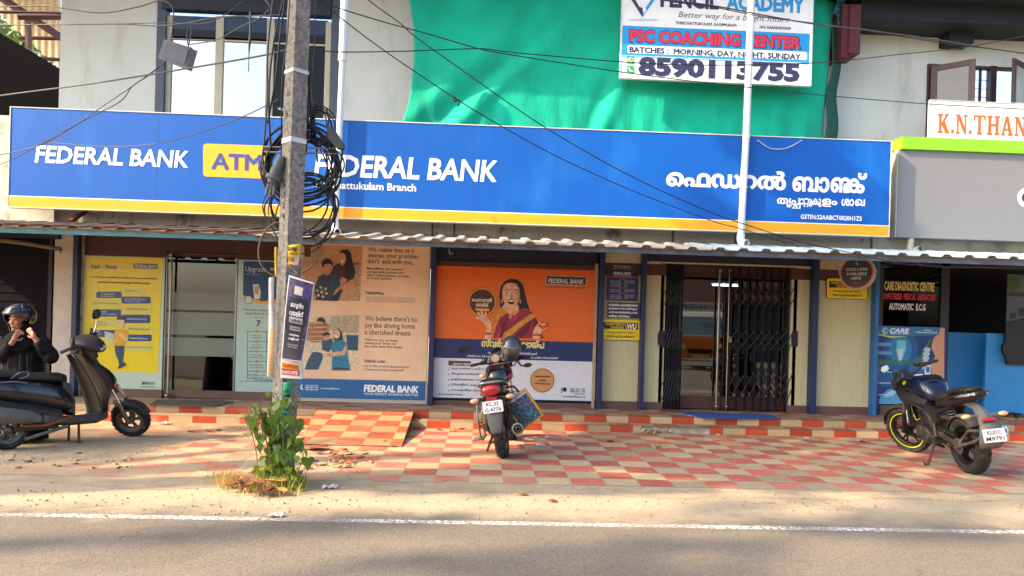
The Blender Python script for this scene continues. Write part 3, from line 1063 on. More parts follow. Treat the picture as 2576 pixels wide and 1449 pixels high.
g.m(mat('grey steel tube', '4a5560', 0.5, var=0.2, dirt='2f2a28', dp=(0.5, 0.7))).box(xs1, 10.5, YE + 0.05, YE + 0.10, ZE - 0.080, ZE - 0.025)
g.build('edge_beam', can, smooth=0)
for x in range(14):
    X = -7.4 + x * 1.3
    g = MB().m(M_RUST).tube([(X, YE + 0.1, ZE - 0.04), (X, YFA + 0.02, ZE + 0.10)], 0.018, 4)
    g.build('rafter', can, smooth=0)
for (x, y) in ((1475, 628), (1880, 640), (2310, 660), (1130, 632)):
    p = P(x, y, YE + 0.2)
    g = MB().m(mat('hook wire', '8a8782', 0.5, 0.5)).tube(smooth_path([(p.x, p.y, ZE), (p.x, p.y, p.z), (p.x + 0.02, p.y, p.z - 0.04), (p.x + 0.05, p.y, p.z - 0.02)]), 0.005, 6)
    g.build('hook', can)
# bracket under the west end of the big sign
g = MB().m(M_RUST); a, b = P(190, 526, YS + 0.05), P(208, 556, YFA)
g.obox((a + b) / 2, (0.06, 0.5, 0.05), (R(28), 0, 0))
tag(g.build('bracket', smooth=0), 'rusty steel bracket under the west end of the blue sign', 'bracket')

# ------------------------------------------------------------------ west neighbour: dark shop with shutter and lean-to roof
west = thing('shuttered_shop', (-7.4, YF, ZL), 'dark low shop with closed black roller shutter at the west end', 'building')
g = MB().m(mat('black shutter', '15121c', 0.85, var=0.2, spec=.12))
X0, X1, _, _ = rect(-200, 590, 131, 1000, YF)
for i in range(38):
    z = ZL + 0.065 * i
    g.box(X0, X1, YF + 0.012 * (i % 2), YF + 0.1, z, z + 0.065)
g.build('shutter', west, smooth=0)
g = MB().m(mat('dark blue beam', '151a2c', 0.6)); g.box(X0, P(147, 600, YF - 0.1).x, YF - 0.1, YF - 0.005, P(70, 600, YF).z, 2.7)
g.m(mat('dark jamb', '2a2230', 0.7)); X2, X3, _, _ = rect(122, 700, 134, 800, YF - 0.01); g.box(X2, X3, YF - 0.02, YF + 0.1, ZL, 2.6)
g.build('lintel', west, smooth=0)
g = MB().m(mat('bamboo', '6e5a48', 0.8, var=0.2)).tube([P(-40, 600, YF - 0.2), P(60, 612, YF - 0.2), P(152, 627, YF - 0.12)], 0.03, 8)
g.m(M_RUST).cyl(P(140, 628, YF - 0.16), P(158, 628, YF), 0.012, 6); g.cyl(P(152, 620, YF - 0.14), P(152, 636, YF - 0.14), 0.012, 6)
g.build('rod', west)
g = MB().m(mat('mossy white wall', 'b9b6aa', 0.9, var=0.1, dirt='5d5a50', dp=(0.55, 0.75), ds=5))
X0, X1, Z0, Z1 = rect(-300, 278, 27, 560, YFA - 0.1)
g.box(X0, X1 + 0.6, YFA - 0.1, YFA - 0.005, Z0 - 0.1, Z1)
g.build('parapet', west, smooth=0)
g = MB().m(mat('black gable', '0c0d12', 0.95, spec=.05, var=0.3, vs=5, stretch=(1, 1, 4)))
Yg = 13.6
q = [P(x, y, Yg) for x, y in ((-200, -60), (0, 83), (60, 118), (110, 148), (148, 172), (150, 300), (-200, 300))]
g.prism(q, (0, 0.15, 0))
g.build('gable', west, smooth=0)
# lean-to roof seen from below: pale sheets on maroon steel
Yr = 15.0
g = MB().m(mat('pale roof sheet', 'b3a993', 0.6, var=0.08))
def lean(u, v):
    a, b = P(-20, -60, 14.2), P(152, -60, 14.2)
    c, d2 = P(-20, 20, 17.5), P(152, 175, 17.5)
    p = (a * (1 - u) + b * u) * (1 - v) + (c * (1 - u) + d2 * u) * v
    p.z += 0.03 * (1 if int(u * 40) % 4 < 2 else 0)
    return p
g.grid(lean, 40, 6)
g.build('roof', west, smooth=0, mods=(('SOLIDIFY', dict(thickness=0.01)),))
M_MST = mat('maroon steel', '3a1c22', 0.55, var=0.15)
g = MB().m(M_MST)
for (x0, y0, x1, y1, Y, r) in ((70, 38, 72, 122, 14.0, 0.055), (45, 42, 156, 42, 13.9, 0.06), (50, 95, 152, 97, 15.3, 0.04), (105, 148, 150, 150, 15.8, 0.04), (0, -8, 150, 92, 14.6, 0.07), (0, 30, 156, 33, 13.9, 0.03)):
    g.tube([P(x0, y0, Y), P(x1, y1, Y + 0.2)], r, 4)
g.build('roof_frame', west, smooth=0)

# ------------------------------------------------------------------ east neighbour: shop row with upper floor, laboratory front
east = thing('laboratory_building', (8.0, YF, ZL), 'white upper floored building with dark laboratory front at the east end', 'building')
g = MB().m(M_WHITE)
Ye = YU + 0.12
Xa, Xb = P(2108, 200, Ye).x, 11.5
zw0, zw1 = P(2450, 300, Ye).z, P(2450, 165, Ye).z
wx0, wx1 = P(2340, 220, Ye).x, P(2700, 220, Ye).x
g.box(Xa, wx0, Ye, Ye + 0.2, 2.9, 7.3); g.box(wx0, Xb, Ye, Ye + 0.2, zw1, 7.3); g.box(wx0, Xb, Ye, Ye + 0.2, 2.9, zw0)
g.build('upper_wall', east, smooth=0)
g = MB().m(mat('black timber', '14161f', 0.7, var=0.2))
zt_ = P(2300, 52, Ye - 0.6).z
g.box(P(2166, 40, Ye - 0.6).x, 11.6, Ye - 0.6, Ye + 0.1, zt_, zt_ + 0.30)
g.box(P(2050, 40, Ye - 0.6).x, 11.6, Ye - 1.0, Ye + 0.1, zt_ + 0.30, zt_ + 0.36)
X0, X1, Z0, Z1 = rect(2392, 50, 2450, 108, Ye - 0.3)
g.box(X0, X1, Ye - 0.3, Ye - 0.002, Z0, zt_)
g.build('eave', east, smooth=0)
g = MB().m(mat('maroon timber', '4a1420', 0.6, var=0.15))
X0, X1, Z0, Z1 = rect(2140, 10, 2164, 135, Ye - 0.75)
g.box(X0, X1, Ye - 0.75, Ye - 0.3, Z0, Z1)
X0, X1, Z0, Z1 = rect(2122, 8, 2141, 143, Ye - 0.72)
g.box(X0, X1, Ye - 0.70, Ye - 0.3, Z0, Z1)
g.build('beam_end', east, smooth=0, bevel=0.006)
M_WFR = mat('brown window timber', '3c2228', 0.5, var=0.15)
g = MB().m(M_WFR)
wall(g, 2336, 160, 2345, 350, Ye - 0.04, 0.2); 
X0, X1, Z0, Z1 = rect(2341, 162, 2505, 172, Ye - 0.03); g.box(X0, Xb, Ye - 0.03, Ye + 0.1, Z0, Z1)
for x0, x1 in ((2414, 2422), (2494, 2505)):
    wall(g, x0, 165, x1, 300, Ye - 0.03, 0.12)
for x in (2440, 2464):
    wall(g, x, 172, x + 3, 300, Ye + 0.03, 0.02)
for y in (198, 220, 241):
    X0, X1, Z0, Z1 = rect(2422, y, 2494, y + 4, Ye + 0.035); g.box(X0, X1, Ye + 0.05, Ye + 0.07, Z0, Z1)
wfr = g.build('window', east, smooth=0, bevel=0.004)
def leaf(hx, ang, w, name, flip):
    hinge = P(hx, 168, Ye - 0.05)
    z1, z0 = hinge.z, P(hx, 300, Ye).z
    rot = Matrix.Rotation(R(ang), 4, 'Z')
    M = Matrix.Translation(Vector((hinge.x, Ye - 0.06, 0))) @ rot
    g = MB(M).m(M_WFR)
    s = 1 if not flip else -1
    def bx(a, b, c, d2):
        x0, x1 = sorted((a * s, b * s)); g.box(x0, x1, -0.02, 0.02, c, d2)
    bx(0, 0.09, z0, z1); bx(w - 0.09, w, z0, z1); bx(0.09, w - 0.09, z1 - 0.09, z1)
    o = g.build('casement', wfr, smooth=0, bevel=0.003)
    g = MB(M).m(mat('pebbled glass', '9fa6a4', 0.25, var=0.12, vs=3, bump=0.6, bs=200) if flip else mat('dusty dark glass', '3b4550', 0.2, var=0.3, vs=3))
    x0, x1 = sorted((0.09 * s, (w - 0.09) * s)); g.box(x0, x1, -0.005, 0.005, z0, z1 - 0.09)
    g.build('pane', o, smooth=0)
leaf(2342, -42, 0.62, 'west leaf', False)
leaf(2590, -(-32), 0.62, 'east leaf', True)
g = MB().m(M_DARK); g.box(wx0, Xb, 14, 14.1, 2.9, 5); g.build('interior_wall', east, smooth=0)
# laboratory front
g = MB().m(mat('dark frame', '1b1e26', 0.5))
Yl = YF + 0.05
wall(g, 2210, 820, 2378, 830, Yl - 0.02, 0.06); wall(g, 2370, 655, 2380, 1045, Yl - 0.03, 0.08); wall(g, 2208, 655, 2214, 1045, Yl - 0.03, 0.08)
g.m(M_DNAVY); X0, X1, _, _ = rect(2211, 640, 2700, 660, Yl); g.box(X0, X1, Yl - 0.03, Yl + 0.3, P(2300, 668, Yl).z, 2.7)
g.m(M_PLINTH); X0, X1, Z0, Z1 = rect(2210, 1018, 2378, 1043, Yl); g.box(X0, X1, Yl - 0.02, Yl + 0.04, ZL, Z1)
g.m(mat('dark blue wall', '12304f', 0.6, var=0.25)); wall(g, 2381, 835, 2440, 1045, YF + 1.0, 0.1)
g.build('shop_front', east, smooth=0)
g = MB().m(G_DARK); X0, X1, Z0, Z1 = rect(2213, 662, 2371, 820, Yl)
g.face([(X0, Yl, Z0), (X1, Yl, Z0), (X1, Yl, Z1), (X0, Yl, Z1)])
g.build('pane', east, smooth=0)
g = MB().m(mat('bright blue board', '2a86c8', 0.5, var=.12, vs=3, dirt='9ab8cc', dp=(.72, .80), ds=11))
X0, X1, Z0, Z1 = rect(2482, 838, 2700, 1060, YF + 0.35); g.box(X0, X1, YF + 0.35, YF + 0.4, ZL, Z1)
X0, X1, _, _ = rect(2383, 838, 2482, 1050, YF + 0.75); g.box(X0, X1, YF + 0.75, YF + 0.8, ZL, Z1)
g.build('blue_partition', east, smooth=0)
g = MB().m(M_DARK); X0, X1 = P(2205, 800, YF + 2).x, 12
g.box(X0, X1, 14.5, 14.6, ZL, 2.7); g.box(X0 - 0.1, X0, YF + 0.1, 14.5, ZL, 2.7); g.box(X0, X1, YF + 0.3, 14.5, 2.6, 2.7)
g.build('interior_wall', east, smooth=0)
# ------------------------------------------------------------------ signs and posters
def ink(c, rough=0.5):
    return mat('ink ' + c, c, rough, var=0.05, vs=8)
W_ = ink('e8e8e6', 0.4)
def board(name, x0, y0, x1, y1, Y, face, label, cat, d=0.03, edge=None, rough=0.45, fmat=None):
    """an upright printed board; returns its root and a maker of pixel-placed layers"""
    X0, X1, Z0, Z1 = rect(x0, y0, x1, y1, Y)
    t = thing(name, ((X0 + X1) / 2, Y, Z0), label, cat)
    g = MB().m(fmat or ink(face, rough))
    g.box(X0, X1, Y, Y + d, Z0, Z1)
    g.build('panel', t, smooth=0)
    if edge:
        e = MB().m(mat('edge ' + edge[0], edge[0], 0.4))
        w = edge[1]
        e.box(X0 - w, X1 + w, Y - 0.008, Y + d, Z1, Z1 + w); e.box(X0 - w, X1 + w, Y - 0.008, Y + d, Z0 - w, Z0)
        e.box(X0 - w, X0, Y - 0.008, Y + d, Z0, Z1); e.box(X1, X1 + w, Y - 0.008, Y + d, Z0, Z1)
        e.build('frame', t, smooth=0)
    return t
def fin(mb, name, t):
    if mb.v:
        return mb.build(name, t, smooth=0)
def zt8(k, pts):
    return [zz(k, *p) for p in pts]
E1, E2, E3, E4, E5, E6 = 0.0025, 0.005, 0.0075, 0.010, 0.0125, 0.015

# big blue sign ------------------------------------------------------
BL = mat('sign blue', '0452a8', 0.45, var=0.06, vs=0.6, stretch=(1, 1, .4), dirt='2474c4', dp=(.52, 1.0), ds=1.4, spec=.3)
t = board('bank_sign', 28, 270, 2235, 594, YS, '0a48ac', 'long blue bank sign with a yellow stripe along its foot, above the canopy', 'sign', d=0.12, edge=('cfcabd', 0.012), fmat=BL)
g = MB()
X0, X1, Z0, Z1 = rect(28, 270, 2235, 594, YS)
g.m(mat('sign yellow', 'e89c10', 0.45, var=0.05, vs=3, dirt='b98a3c', dp=(.6, .95), ds=2))
hb = 25 * YS / FPX
g.box(X0, X1, YS - 0.004, YS - 0.001, Z0, Z0 + hb)
g.m(W_).box(X0, X1, YS - 0.004, YS - 0.001, Z0 + hb + 0.001, Z0 + hb + 0.012)
g.m(mat('sign seam', '0a4690', .5))
for x in (395, 1190, 1822):
    p = P(x, 400, YS - .003)
    g.box(p.x, p.x + .006, YS - .0012, YS - .0004, Z0 + hb + .02, Z1)
g.build('stripe', t, smooth=0)
g = MB().m(ink('f0a414')); pp(g, rrect(511, 361, 672, 444, 9, 0.035), YS - 0.004)
at = g.build('cash_machine_badge', t, smooth=0)
g = MB(); tx(g, 'ATM', 531, 424, YS - 0.008, 38, 124, ink('2a3f86'), bold=0.03); g.build('lettering', at, smooth=0)
g = MB()
tx(g, 'FEDERAL BANK', 87, 407, YS - 0.004, 40, 370, W_, bold=0.028, shear=0.11)
tx(g, 'FEDERAL BANK', 790, 440, YS - 0.004, 52, 455, W_, bold=0.028, shear=0.11)
tx(g, 'Thrichattukulam Branch', 788, 472, YS - 0.004, 18, 255, W_, bold=0.022)
tx(g, 'GSTIN:32AABCT0020H1Z5', 2014, 550, YS - 0.004, 11, 160, W_, bold=0.02)
def mltext(mb, s, x0, y0, x1, y1, Y, m, bold=0.03, res=1):
    a, b = P(x0, y0, Y), P(x1, y1, Y)
    text(mb, s, 0, Y, 0, material=m, bold=bold, res=res, box=(a.x, b.x, b.z, a.z))
mltext(g, 'െഫഡറൽ', 1677, 420, 1977, 480, YS - 0.004, W_, 0.04, 4)
mltext(g, 'ബാ', 1994, 443, 2086, 485, YS - 0.004, W_, 0.04, 4)
mltext(g, 'ങ', 2090, 445, 2138, 486, YS - 0.004, W_, 0.04, 4)
mltext(g, 'ക്', 2122, 433, 2180, 487, YS - 0.0045, W_, 0.04, 4)
for s_, a_, b_, c_, d_ in (('തൃ', 1955, 497, 1991, 522), ('ച', 1987, 497, 2012, 516), ('ച', 1992, 512, 2014, 525), ('ാ', 2011, 499, 2023, 515), ('റ', 2021, 498, 2036, 514), ('റ', 2021, 512, 2034, 521), ('ു', 2035, 500, 2043, 520), ('കു', 2042, 499, 2066, 521), ('ളം', 2068, 499, 2106, 521), ('ശാ', 2117, 499, 2148, 519), ('ഖ', 2151, 500, 2176, 519)):
    mltext(g, s_, a_, b_, c_, d_, YS - 0.0045, W_, 0.03, 2)
g.build('lettering', t, smooth=0)
g = MB().m(mat('cable pale', 'b9b4a6', 0.6)); 
g.tube(smooth_path([P(1905, 352, YS - 0.02), P(1935, 372, YS - 0.03), P(1965, 375, YS - 0.03), P(1990, 368, YS - 0.03), P(2018, 352, YS - 0.02)]), 0.006, 6)
tag(g.build('loose_wire'), 'short pale wire drooping over the top edge of the blue sign', 'wire')

# green cloth --------------------------------------------------------
YC = 11.32
le = [(-60, 1022), (0, 1030), (70, 1041), (150, 1042), (220, 1035), (270, 1026), (330, 1008)]
def interp(tab, y):
    for (a, b), (c, d) in zip(tab, tab[1:]):
        if y <= c:
            return b + (d - b) * (y - a) / (c - a)
    return tab[-1][1]
def cloth(u, v):
    y = -60 + v * 405
    xl_, xr_ = interp(le, y), 2108 - (y + 60) * 0.095
    x = xl_ + (xr_ - xl_) * u
    yy = y + (x - 1040) * 0.034
    d = 0.0
    s = (x - 1350) / 100 + (y - 200) / 260
    # long diagonal folds from the lower left, swag in the middle, short gathers along the foot
    d += 0.040 * math.exp(-((x - 1190 + (y - 150) * 1.05) / 34) ** 2) * min(1, max(0, (y + 20) / 160))
    d += 0.045 * math.exp(-((x - 1290 + (y - 180) * 1.1) / 30) ** 2) * min(1, max(0, (y - 20) / 160))
    d -= 0.05 * math.exp(-((x - 1240 + (y - 180) * 1.1) / 32) ** 2) * min(1, max(0, (y - 20) / 160))
    d += 0.045 * math.exp(-((x - 1535 + (y - 260) * 0.35) / 24) ** 2) * min(1, max(0, (y - 60) / 150))
    d -= 0.04 * math.exp(-((x - 1500 + (y - 260) * 0.35) / 18) ** 2) * min(1, max(0, (y - 140) / 120))
    low = max(0, (y - 180) / 160)
    d += low * 0.009 * math.sin(x * 0.11 + 2.2 * noise.noise(Vector((x * 0.012, y * 0.006, 1))))
    d += low * 0.011 * noise.noise(Vector((x * 0.03, y * 0.012, 3)))
    d += 0.025 * noise.noise(Vector((x * 0.006, y * 0.006, 7)))
    d += 0.02 * noise.noise(Vector((x * 0.016 + y * 0.01, y * 0.008, 11)))
    d += 0.30 * max(0, (u - 0.94) / 0.06) ** 2 * -1 * 0.4
    p = P(x, yy, YC)
    p.y -= d + 0.04
    return p
k = NT('green cloth')
k.b.inputs['Base Color'].default_value = lin('04805f'); k.b.inputs['Roughness'].default_value = 0.75
k.b.inputs['Specular IOR Level'].default_value = .2
k.b.inputs['Sheen Weight'].default_value = 0.15
k.bump(k.noise(k.co((1, 1, 0.3)), 14, 8, 0.68), 0.35, 0.03)
v = k.co()
wv = k.ramp(k.noise(v, 1.5, 3), 0.3, 0.7, lin('02987c'), lin('04b496'))
k.l(wv, k.b.inputs['Base Color'])
M_CLOTH = k.m
g = MB().m(M_CLOTH).grid(cloth, 200, 70)
o = g.build('green_cloth', smooth=180, mods=(('SOLIDIFY', dict(thickness=0.004)),))
tag(o, 'big green cloth draped over the upper wall behind the coaching sign', 'cloth')
g = MB().m(mat('shaded cloth side', '04493f', 0.7, var=0.2))  # turned side of the cloth; the dark teal paints in its shade
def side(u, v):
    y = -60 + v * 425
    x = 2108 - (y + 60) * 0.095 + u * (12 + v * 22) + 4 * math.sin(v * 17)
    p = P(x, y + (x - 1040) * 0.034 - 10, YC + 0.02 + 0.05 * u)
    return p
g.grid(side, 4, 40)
tag(g.build('cloth_side', smooth=180, mods=(('SOLIDIFY', dict(thickness=0.004)),)), 'narrow east side of the green cloth, its shade put into the dark green', 'net')
g = MB().m(mat('blue tarpaulin', '0b5a72', 0.3, var=0.3))
def scrap(u, v):
    p = P(2102 + 22 * u + 5 * math.sin(v * 9), -20 + 85 * v, YC - 0.1)
    p.y += 0.07 * noise.noise(Vector((u * 5, v * 9, 0)))
    return p
g.grid(scrap, 8, 24)
tag(g.build('tarpaulin_scrap', smooth=180, mods=(('SOLIDIFY', dict(thickness=0.004)),)), 'crumpled blue tarpaulin scrap beside the maroon beam end', 'tarpaulin')

# coaching sign ------------------------------------------------------
YQ = 10.95
t = board('coaching_sign', 1568, -62, 2039, 215, YQ, 'dfe2e4', 'white and blue coaching centre sign hung in front of the green cloth', 'sign', d=0.06, edge=('d2d2d2', 0.01))
Yq = YQ - E1
g = MB()
SK, NV, RD = ink('1b8fd0'), ink('262a4f'), ink('d8283f')
X0, X1, _, _ = rect(1568, 0, 2039, 10, YQ)
def strip(mb, ya, yb, Y, m, xa=None, xb=None):      # ya, yb at the left edge of the board
    mb.m(m)
    za, zb_ = P(1568, ya, Y).z, P(1568, yb, Y).z
    mb.face([(xa or X0, Y, zb_), (xb or X1, Y, zb_), (xb or X1, Y, za), (xa or X0, Y, za)])
strip(g, 64, 138, Yq, SK)
strip(g, 140, 142, Yq, SK)
pp(g, rrect(1578, 113, 2030, 133, 5, 0.040), Yq - E1, ink('e6e8ea'))
pp(g, zt8(3, [(895, -20), (985, 130), (1090, -20), (1062, -20), (985, 92), (920, -20)]), Yq, SK)
pp(g, zt8(3, [(890, -20), (986, 132), (986, 60), (960, 50), (918, -20)]), Yq - E1, NV)
pp(g, zt8(3, [(993, 62), (993, 108), (1016, 74), (1012, 66)]), Yq - E1, ink('e6e8ea'))
disc(g, zz(3, 990, 150)[0], zz(3, 990, 150)[1], 40, Yq, ink('b9bcc0'), ry=3)
for y_, in ((152,), (175,)):
    pp(g, rrect(1577, y_ - 10, 1596, y_ + 9, 3, 0.04), Yq, ink('14a04a'))
disc(g, 1586.5, 152, 7.4, Yq - E1, W_); disc(g, 1586.5, 152, 5.8, Yq - E2, ink('14a04a'))
for (cx, cy) in ((1586.5, 152), (1586.5, 175)):
    s_ = 0.6 if cy < 160 else 1.0
    pp(g, [(cx - 6 * s_, cy - 5 * s_), (cx - 3 * s_, cy - 6 * s_), (cx - 2 * s_, cy - 2 * s_), (cx + 2 * s_, cy + 2 * s_), (cx + 6 * s_, cy + 2.5 * s_), (cx + 6 * s_, cy + 5.5 * s_), (cx + 2 * s_, cy + 6 * s_), (cx - 4 * s_, cy + 1 * s_)], Yq - E3, W_)
g.build('print', t, smooth=0)
g = MB()
tx(g, 'PENCIL', 1661, 15, Yq, 36, 150, NV, bold=0.05)
tx(g, 'ACADEMY', 1826, 22, Yq, 36, 203, SK, bold=0.05)
tx(g, 'Better way for a bright future', 1706, 43, Yq, 15, 288, ink('50535c'), bold=0.0, shear=0.28)
tx(g, 'THRICHATTUKULAM, KAYIPPURAM', 1699, 60.5, Yq, 7, 157, NV, bold=0.035)
tx(g, 'HO: KASARADGOD', 1911, 71, Yq, 6.5, 82, NV, bold=0.035)
tx(g, 'PSC COACHING CENTER', 1582, 104, Yq - E1, 30, 446, ink('2c3a78'), bold=0.07)
tx(g, 'PSC COACHING CENTER', 1584, 103, Yq - E2 - 0.001, 28, 440, RD, bold=0.045)
tx(g, 'BATCHES :  MORNING, DAY, NIGHT, SUNDAY', 1583, 130.5, Yq - E2, 13, 442, NV, bold=0.045)
tx(g, '8590113755', 1605, 186, Yq - E1, 42, 417, NV, bold=0.055)
g.build('lettering', t, smooth=0)

# K.N.THAN sign: heavy slab-serif letters ------------------------------
YK = 11.2
t = board('shop_sign', 2341, 252, 2640, 363, YK, 'cfd3d8', 'white sign with orange slab letters standing above the lime green edge', 'sign', d=0.05, edge=('b9bcc2', 0.01))
def slab(ch):
    st = 0.22; e = 0.12; hh = 1.0; sf = 0.10
    if ch == 'K':
        return [[(0, 0), (st + 2 * e, 0), (st + 2 * e, sf), (st + e, sf), (st + e, .42), (.74 - .1, sf), (.62, sf), (.62, 0), (1.04, 0), (1.04, sf), (.96, sf), (.62, .62), (.86, 1 - sf), (.96, 1 - sf), (.96, 1), (.6, 1), (.6, 1 - sf), (.66, 1 - sf), (st + e, .52), (st + e, 1 - sf), (st + 2 * e, 1 - sf), (st + 2 * e, 1), (0, 1), (0, 1 - sf), (e, 1 - sf), (e, sf), (0, sf)]], 1.04
    if ch == 'N':
        return [[(0, 0), (.34, 0), (.34, sf), (.24, sf), (.24, .72), (.70, 0), (.86, 0), (.86, 1 - sf), (.96, 1 - sf), (.96, 1), (.62, 1), (.62, 1 - sf), (.73, 1 - sf), (.73, .36), (.33, 1), (0, 1), (0, 1 - sf), (.1, 1 - sf), (.1, sf), (0, sf)]], .96
    if ch == 'T':
        return [[(.26, 0), (.66, 0), (.66, sf), (.57, sf), (.57, 1 - sf), (.78, 1 - sf), (.84, .72), (.92, .72), (.92, 1), (0, 1), (0, .72), (.08, .72), (.14, 1 - sf), (.35, 1 - sf), (.35, sf), (.26, sf)]], .92
    if ch == 'H':
        return [[(0, 0), (.42, 0), (.42, sf), (.33, sf), (.33, .46), (.67, .46), (.67, sf), (.58, sf), (.58, 0), (1, 0), (1, sf), (.9, sf), (.9, 1 - sf), (1, 1 - sf), (1, 1), (.58, 1), (.58, 1 - sf), (.67, 1 - sf), (.67, .58), (.33, .58), (.33, 1 - sf), (.42, 1 - sf), (.42, 1), (0, 1), (0, 1 - sf), (.1, 1 - sf), (.1, sf), (0, sf)]], 1.0
    if ch == 'A':
        return [[(0, 0), (.32, 0), (.32, sf), (.25, sf), (.31, .26), (.60, .26), (.66, sf), (.58, sf), (.58, 0), (1.0, 0), (1.0, sf), (.93, sf), (.60, 1), (.36, 1), (.07, sf), (0, sf)], [(.35, .36), (.56, .36), (.455, .74)]], 1.0
    if ch == '.':
        return [[(.11 + .11 * math.cos(i * math.pi / 8), .11 + .11 * math.sin(i * math.pi / 8)) for i in range(16)]], .22
OR = ink('d4581c')
g = MB().m(OR)
cx_ = 2358
for ch in 'K.N.THAN':
    polys, w = slab(ch)
    hpx = 50
    wpx = {'K': 32, '.': 8, 'N': 31, 'T': 32, 'H': 34, 'A': 31}[ch]
    ybase = 334.5
    Yk = YK - E1
    base = P(2358, ybase, Yk)
    kx = Yk / FPX
    x0 = base.x + (cx_ - 2358) * kx
    tri = tessellate_polygon([[Vector((a, b, 0)) for a, b in q] for q in polys])
    vs = [Vector((x0 + a * (wpx / w) * kx, Yk, base.z + b * hpx * kx)) for q in polys for a, b in q]
    g.add(vs, [tuple(f) for f in tri])
    cx_ += wpx + 4
g.build('lettering', t, smooth=0)

# grey fascia sign with the lime edge ------------------------------------
YGR = 10.75
t = thing('grey_sign', (P(2420, 600, YGR).x, YGR, P(2420, 600, YGR).z), 'plain grey box sign with lime green top at the east edge', 'sign')
X0, X1, Z0, Z1 = rect(2262, 376, 2720, 612, YGR)
g = MB().m(mat('grey composite panel', '74767a', 0.4, var=0.03)).box(X0, X1, YGR, YGR + 0.3, Z0, Z1)
g.m(mat('grey trim', 'a7a49c', 0.5)).box(X0 - 0.02, X0 - 0.001, YGR + 0.01, YGR + 0.5, Z0, Z1)
g.build('panel', t, smooth=0)
g = MB().m(mat('lime panel', '79b81a', 0.4, var=0.06))
zt_ = P(2262, 345, YGR).z
g.box(X0 + 0.02, X1, YGR - 0.05, YGR + 0.3, Z1 + 0.001, zt_)
g.prism([(X0 + 0.02, YGR - 0.05, Z1), (X0 - 0.09, YGR + 0.25, Z1), (X0 - 0.09, YGR + 0.3, Z1), (X0 + 0.02, YGR + 0.3, Z1)], (0, 0, zt_ - Z1 - 0.05))
g.build('top_edge', t, smooth=0)
g = MB(); disc(g, 2584, 497, 25, YGR - E1, ink('e9ebec')); disc(g, 2584, 497, 14, YGR - E2, ink('2b2d33')); disc(g, 2588, 497, 9, YGR - E3, ink('e9ebec')); g.build('emblem', t, smooth=0)

# round projecting sign ---------------------------------------------------
YRD = 10.75
c = P(2158, 687, YRD)
t = thing('round_sign', c, 'round dark gold loan sign sticking out from the wall beside the door', 'sign', world_coords=False)
rr, th = 0.245, 0.13
M = Matrix.Rotation(R(40), 4, 'Z')
ax = Vector((-math.sin(R(44)), -math.cos(R(44)), 0))
g = MB().m(mat('dull white rim', 'b3a99a', 0.5, var=0.1)).lathe([(0, th / 2 - 0.006), (rr - 0.01, th / 2 - 0.006), (rr, th / 2 - 0.015), (rr, -th / 2 + 0.015), (rr - 0.01, -th / 2), (0, -th / 2)], (0, 0, 0), ax, 48)
g.build('drum', t)
A, B = Vector((math.cos(R(44)), -math.sin(R(44)), 0)), Vector((0, 0, 1))
def on_face(mb, m, h, r, n=40):
    mb.m(m).face([ax * (th / 2 + h) + A * (r * math.cos(2 * math.pi * i / n)) + B * (r * math.sin(2 * math.pi * i / n)) for i in range(n)])
g = MB(); on_face(g, ink('c8402a'), -0.003, rr * 0.95); on_face(g, ink('23222e'), 0.0, rr * 0.88)
g.build('print', t, smooth=0)
g = MB()
def ftext(s, yy, h, w, m, bold=0.02):
    text(g, s, 0, 0, 0, h=h, w=w, material=m, bold=bold, align='C', tf=lambda p: ax * (th / 2 + 0.003 - p.y) + A * p.x + B * (p.z + yy))
ftext('GOLD LOAN', 0.03, 0.042, 0.30, ink('c9c4bc')); ftext('AVAILABLE', -0.035, 0.042, 0.29, ink('c9c4bc')); ftext('HERE', -0.10, 0.042, 0.14, ink('c9c4bc'))
ftext('<', 0.11, 0.05, None, ink('c9c4bc')); ftext('federal bank', -0.15, 0.014, 0.1, ink('b04a3a'))
g.build('lettering', t, smooth=0)
g = MB().m(mat('white plate', 'c3c0b6', 0.6, dirt='7a5a40', dp=(0.7, 0.8), ds=12))
d2 = P(2117, 676, YF) - c
g.box(d2.x - 0.05, d2.x + 0.06, d2.y - 0.02, d2.y - 0.003, d2.z - 0.085, d2.z + 0.085)
g.m(M_STEEL).tube([(d2.x, d2.y - 0.02, d2.z), (0, 0.05, 0.02)], 0.02, 8)
g.build('bracket', t, smooth=0)

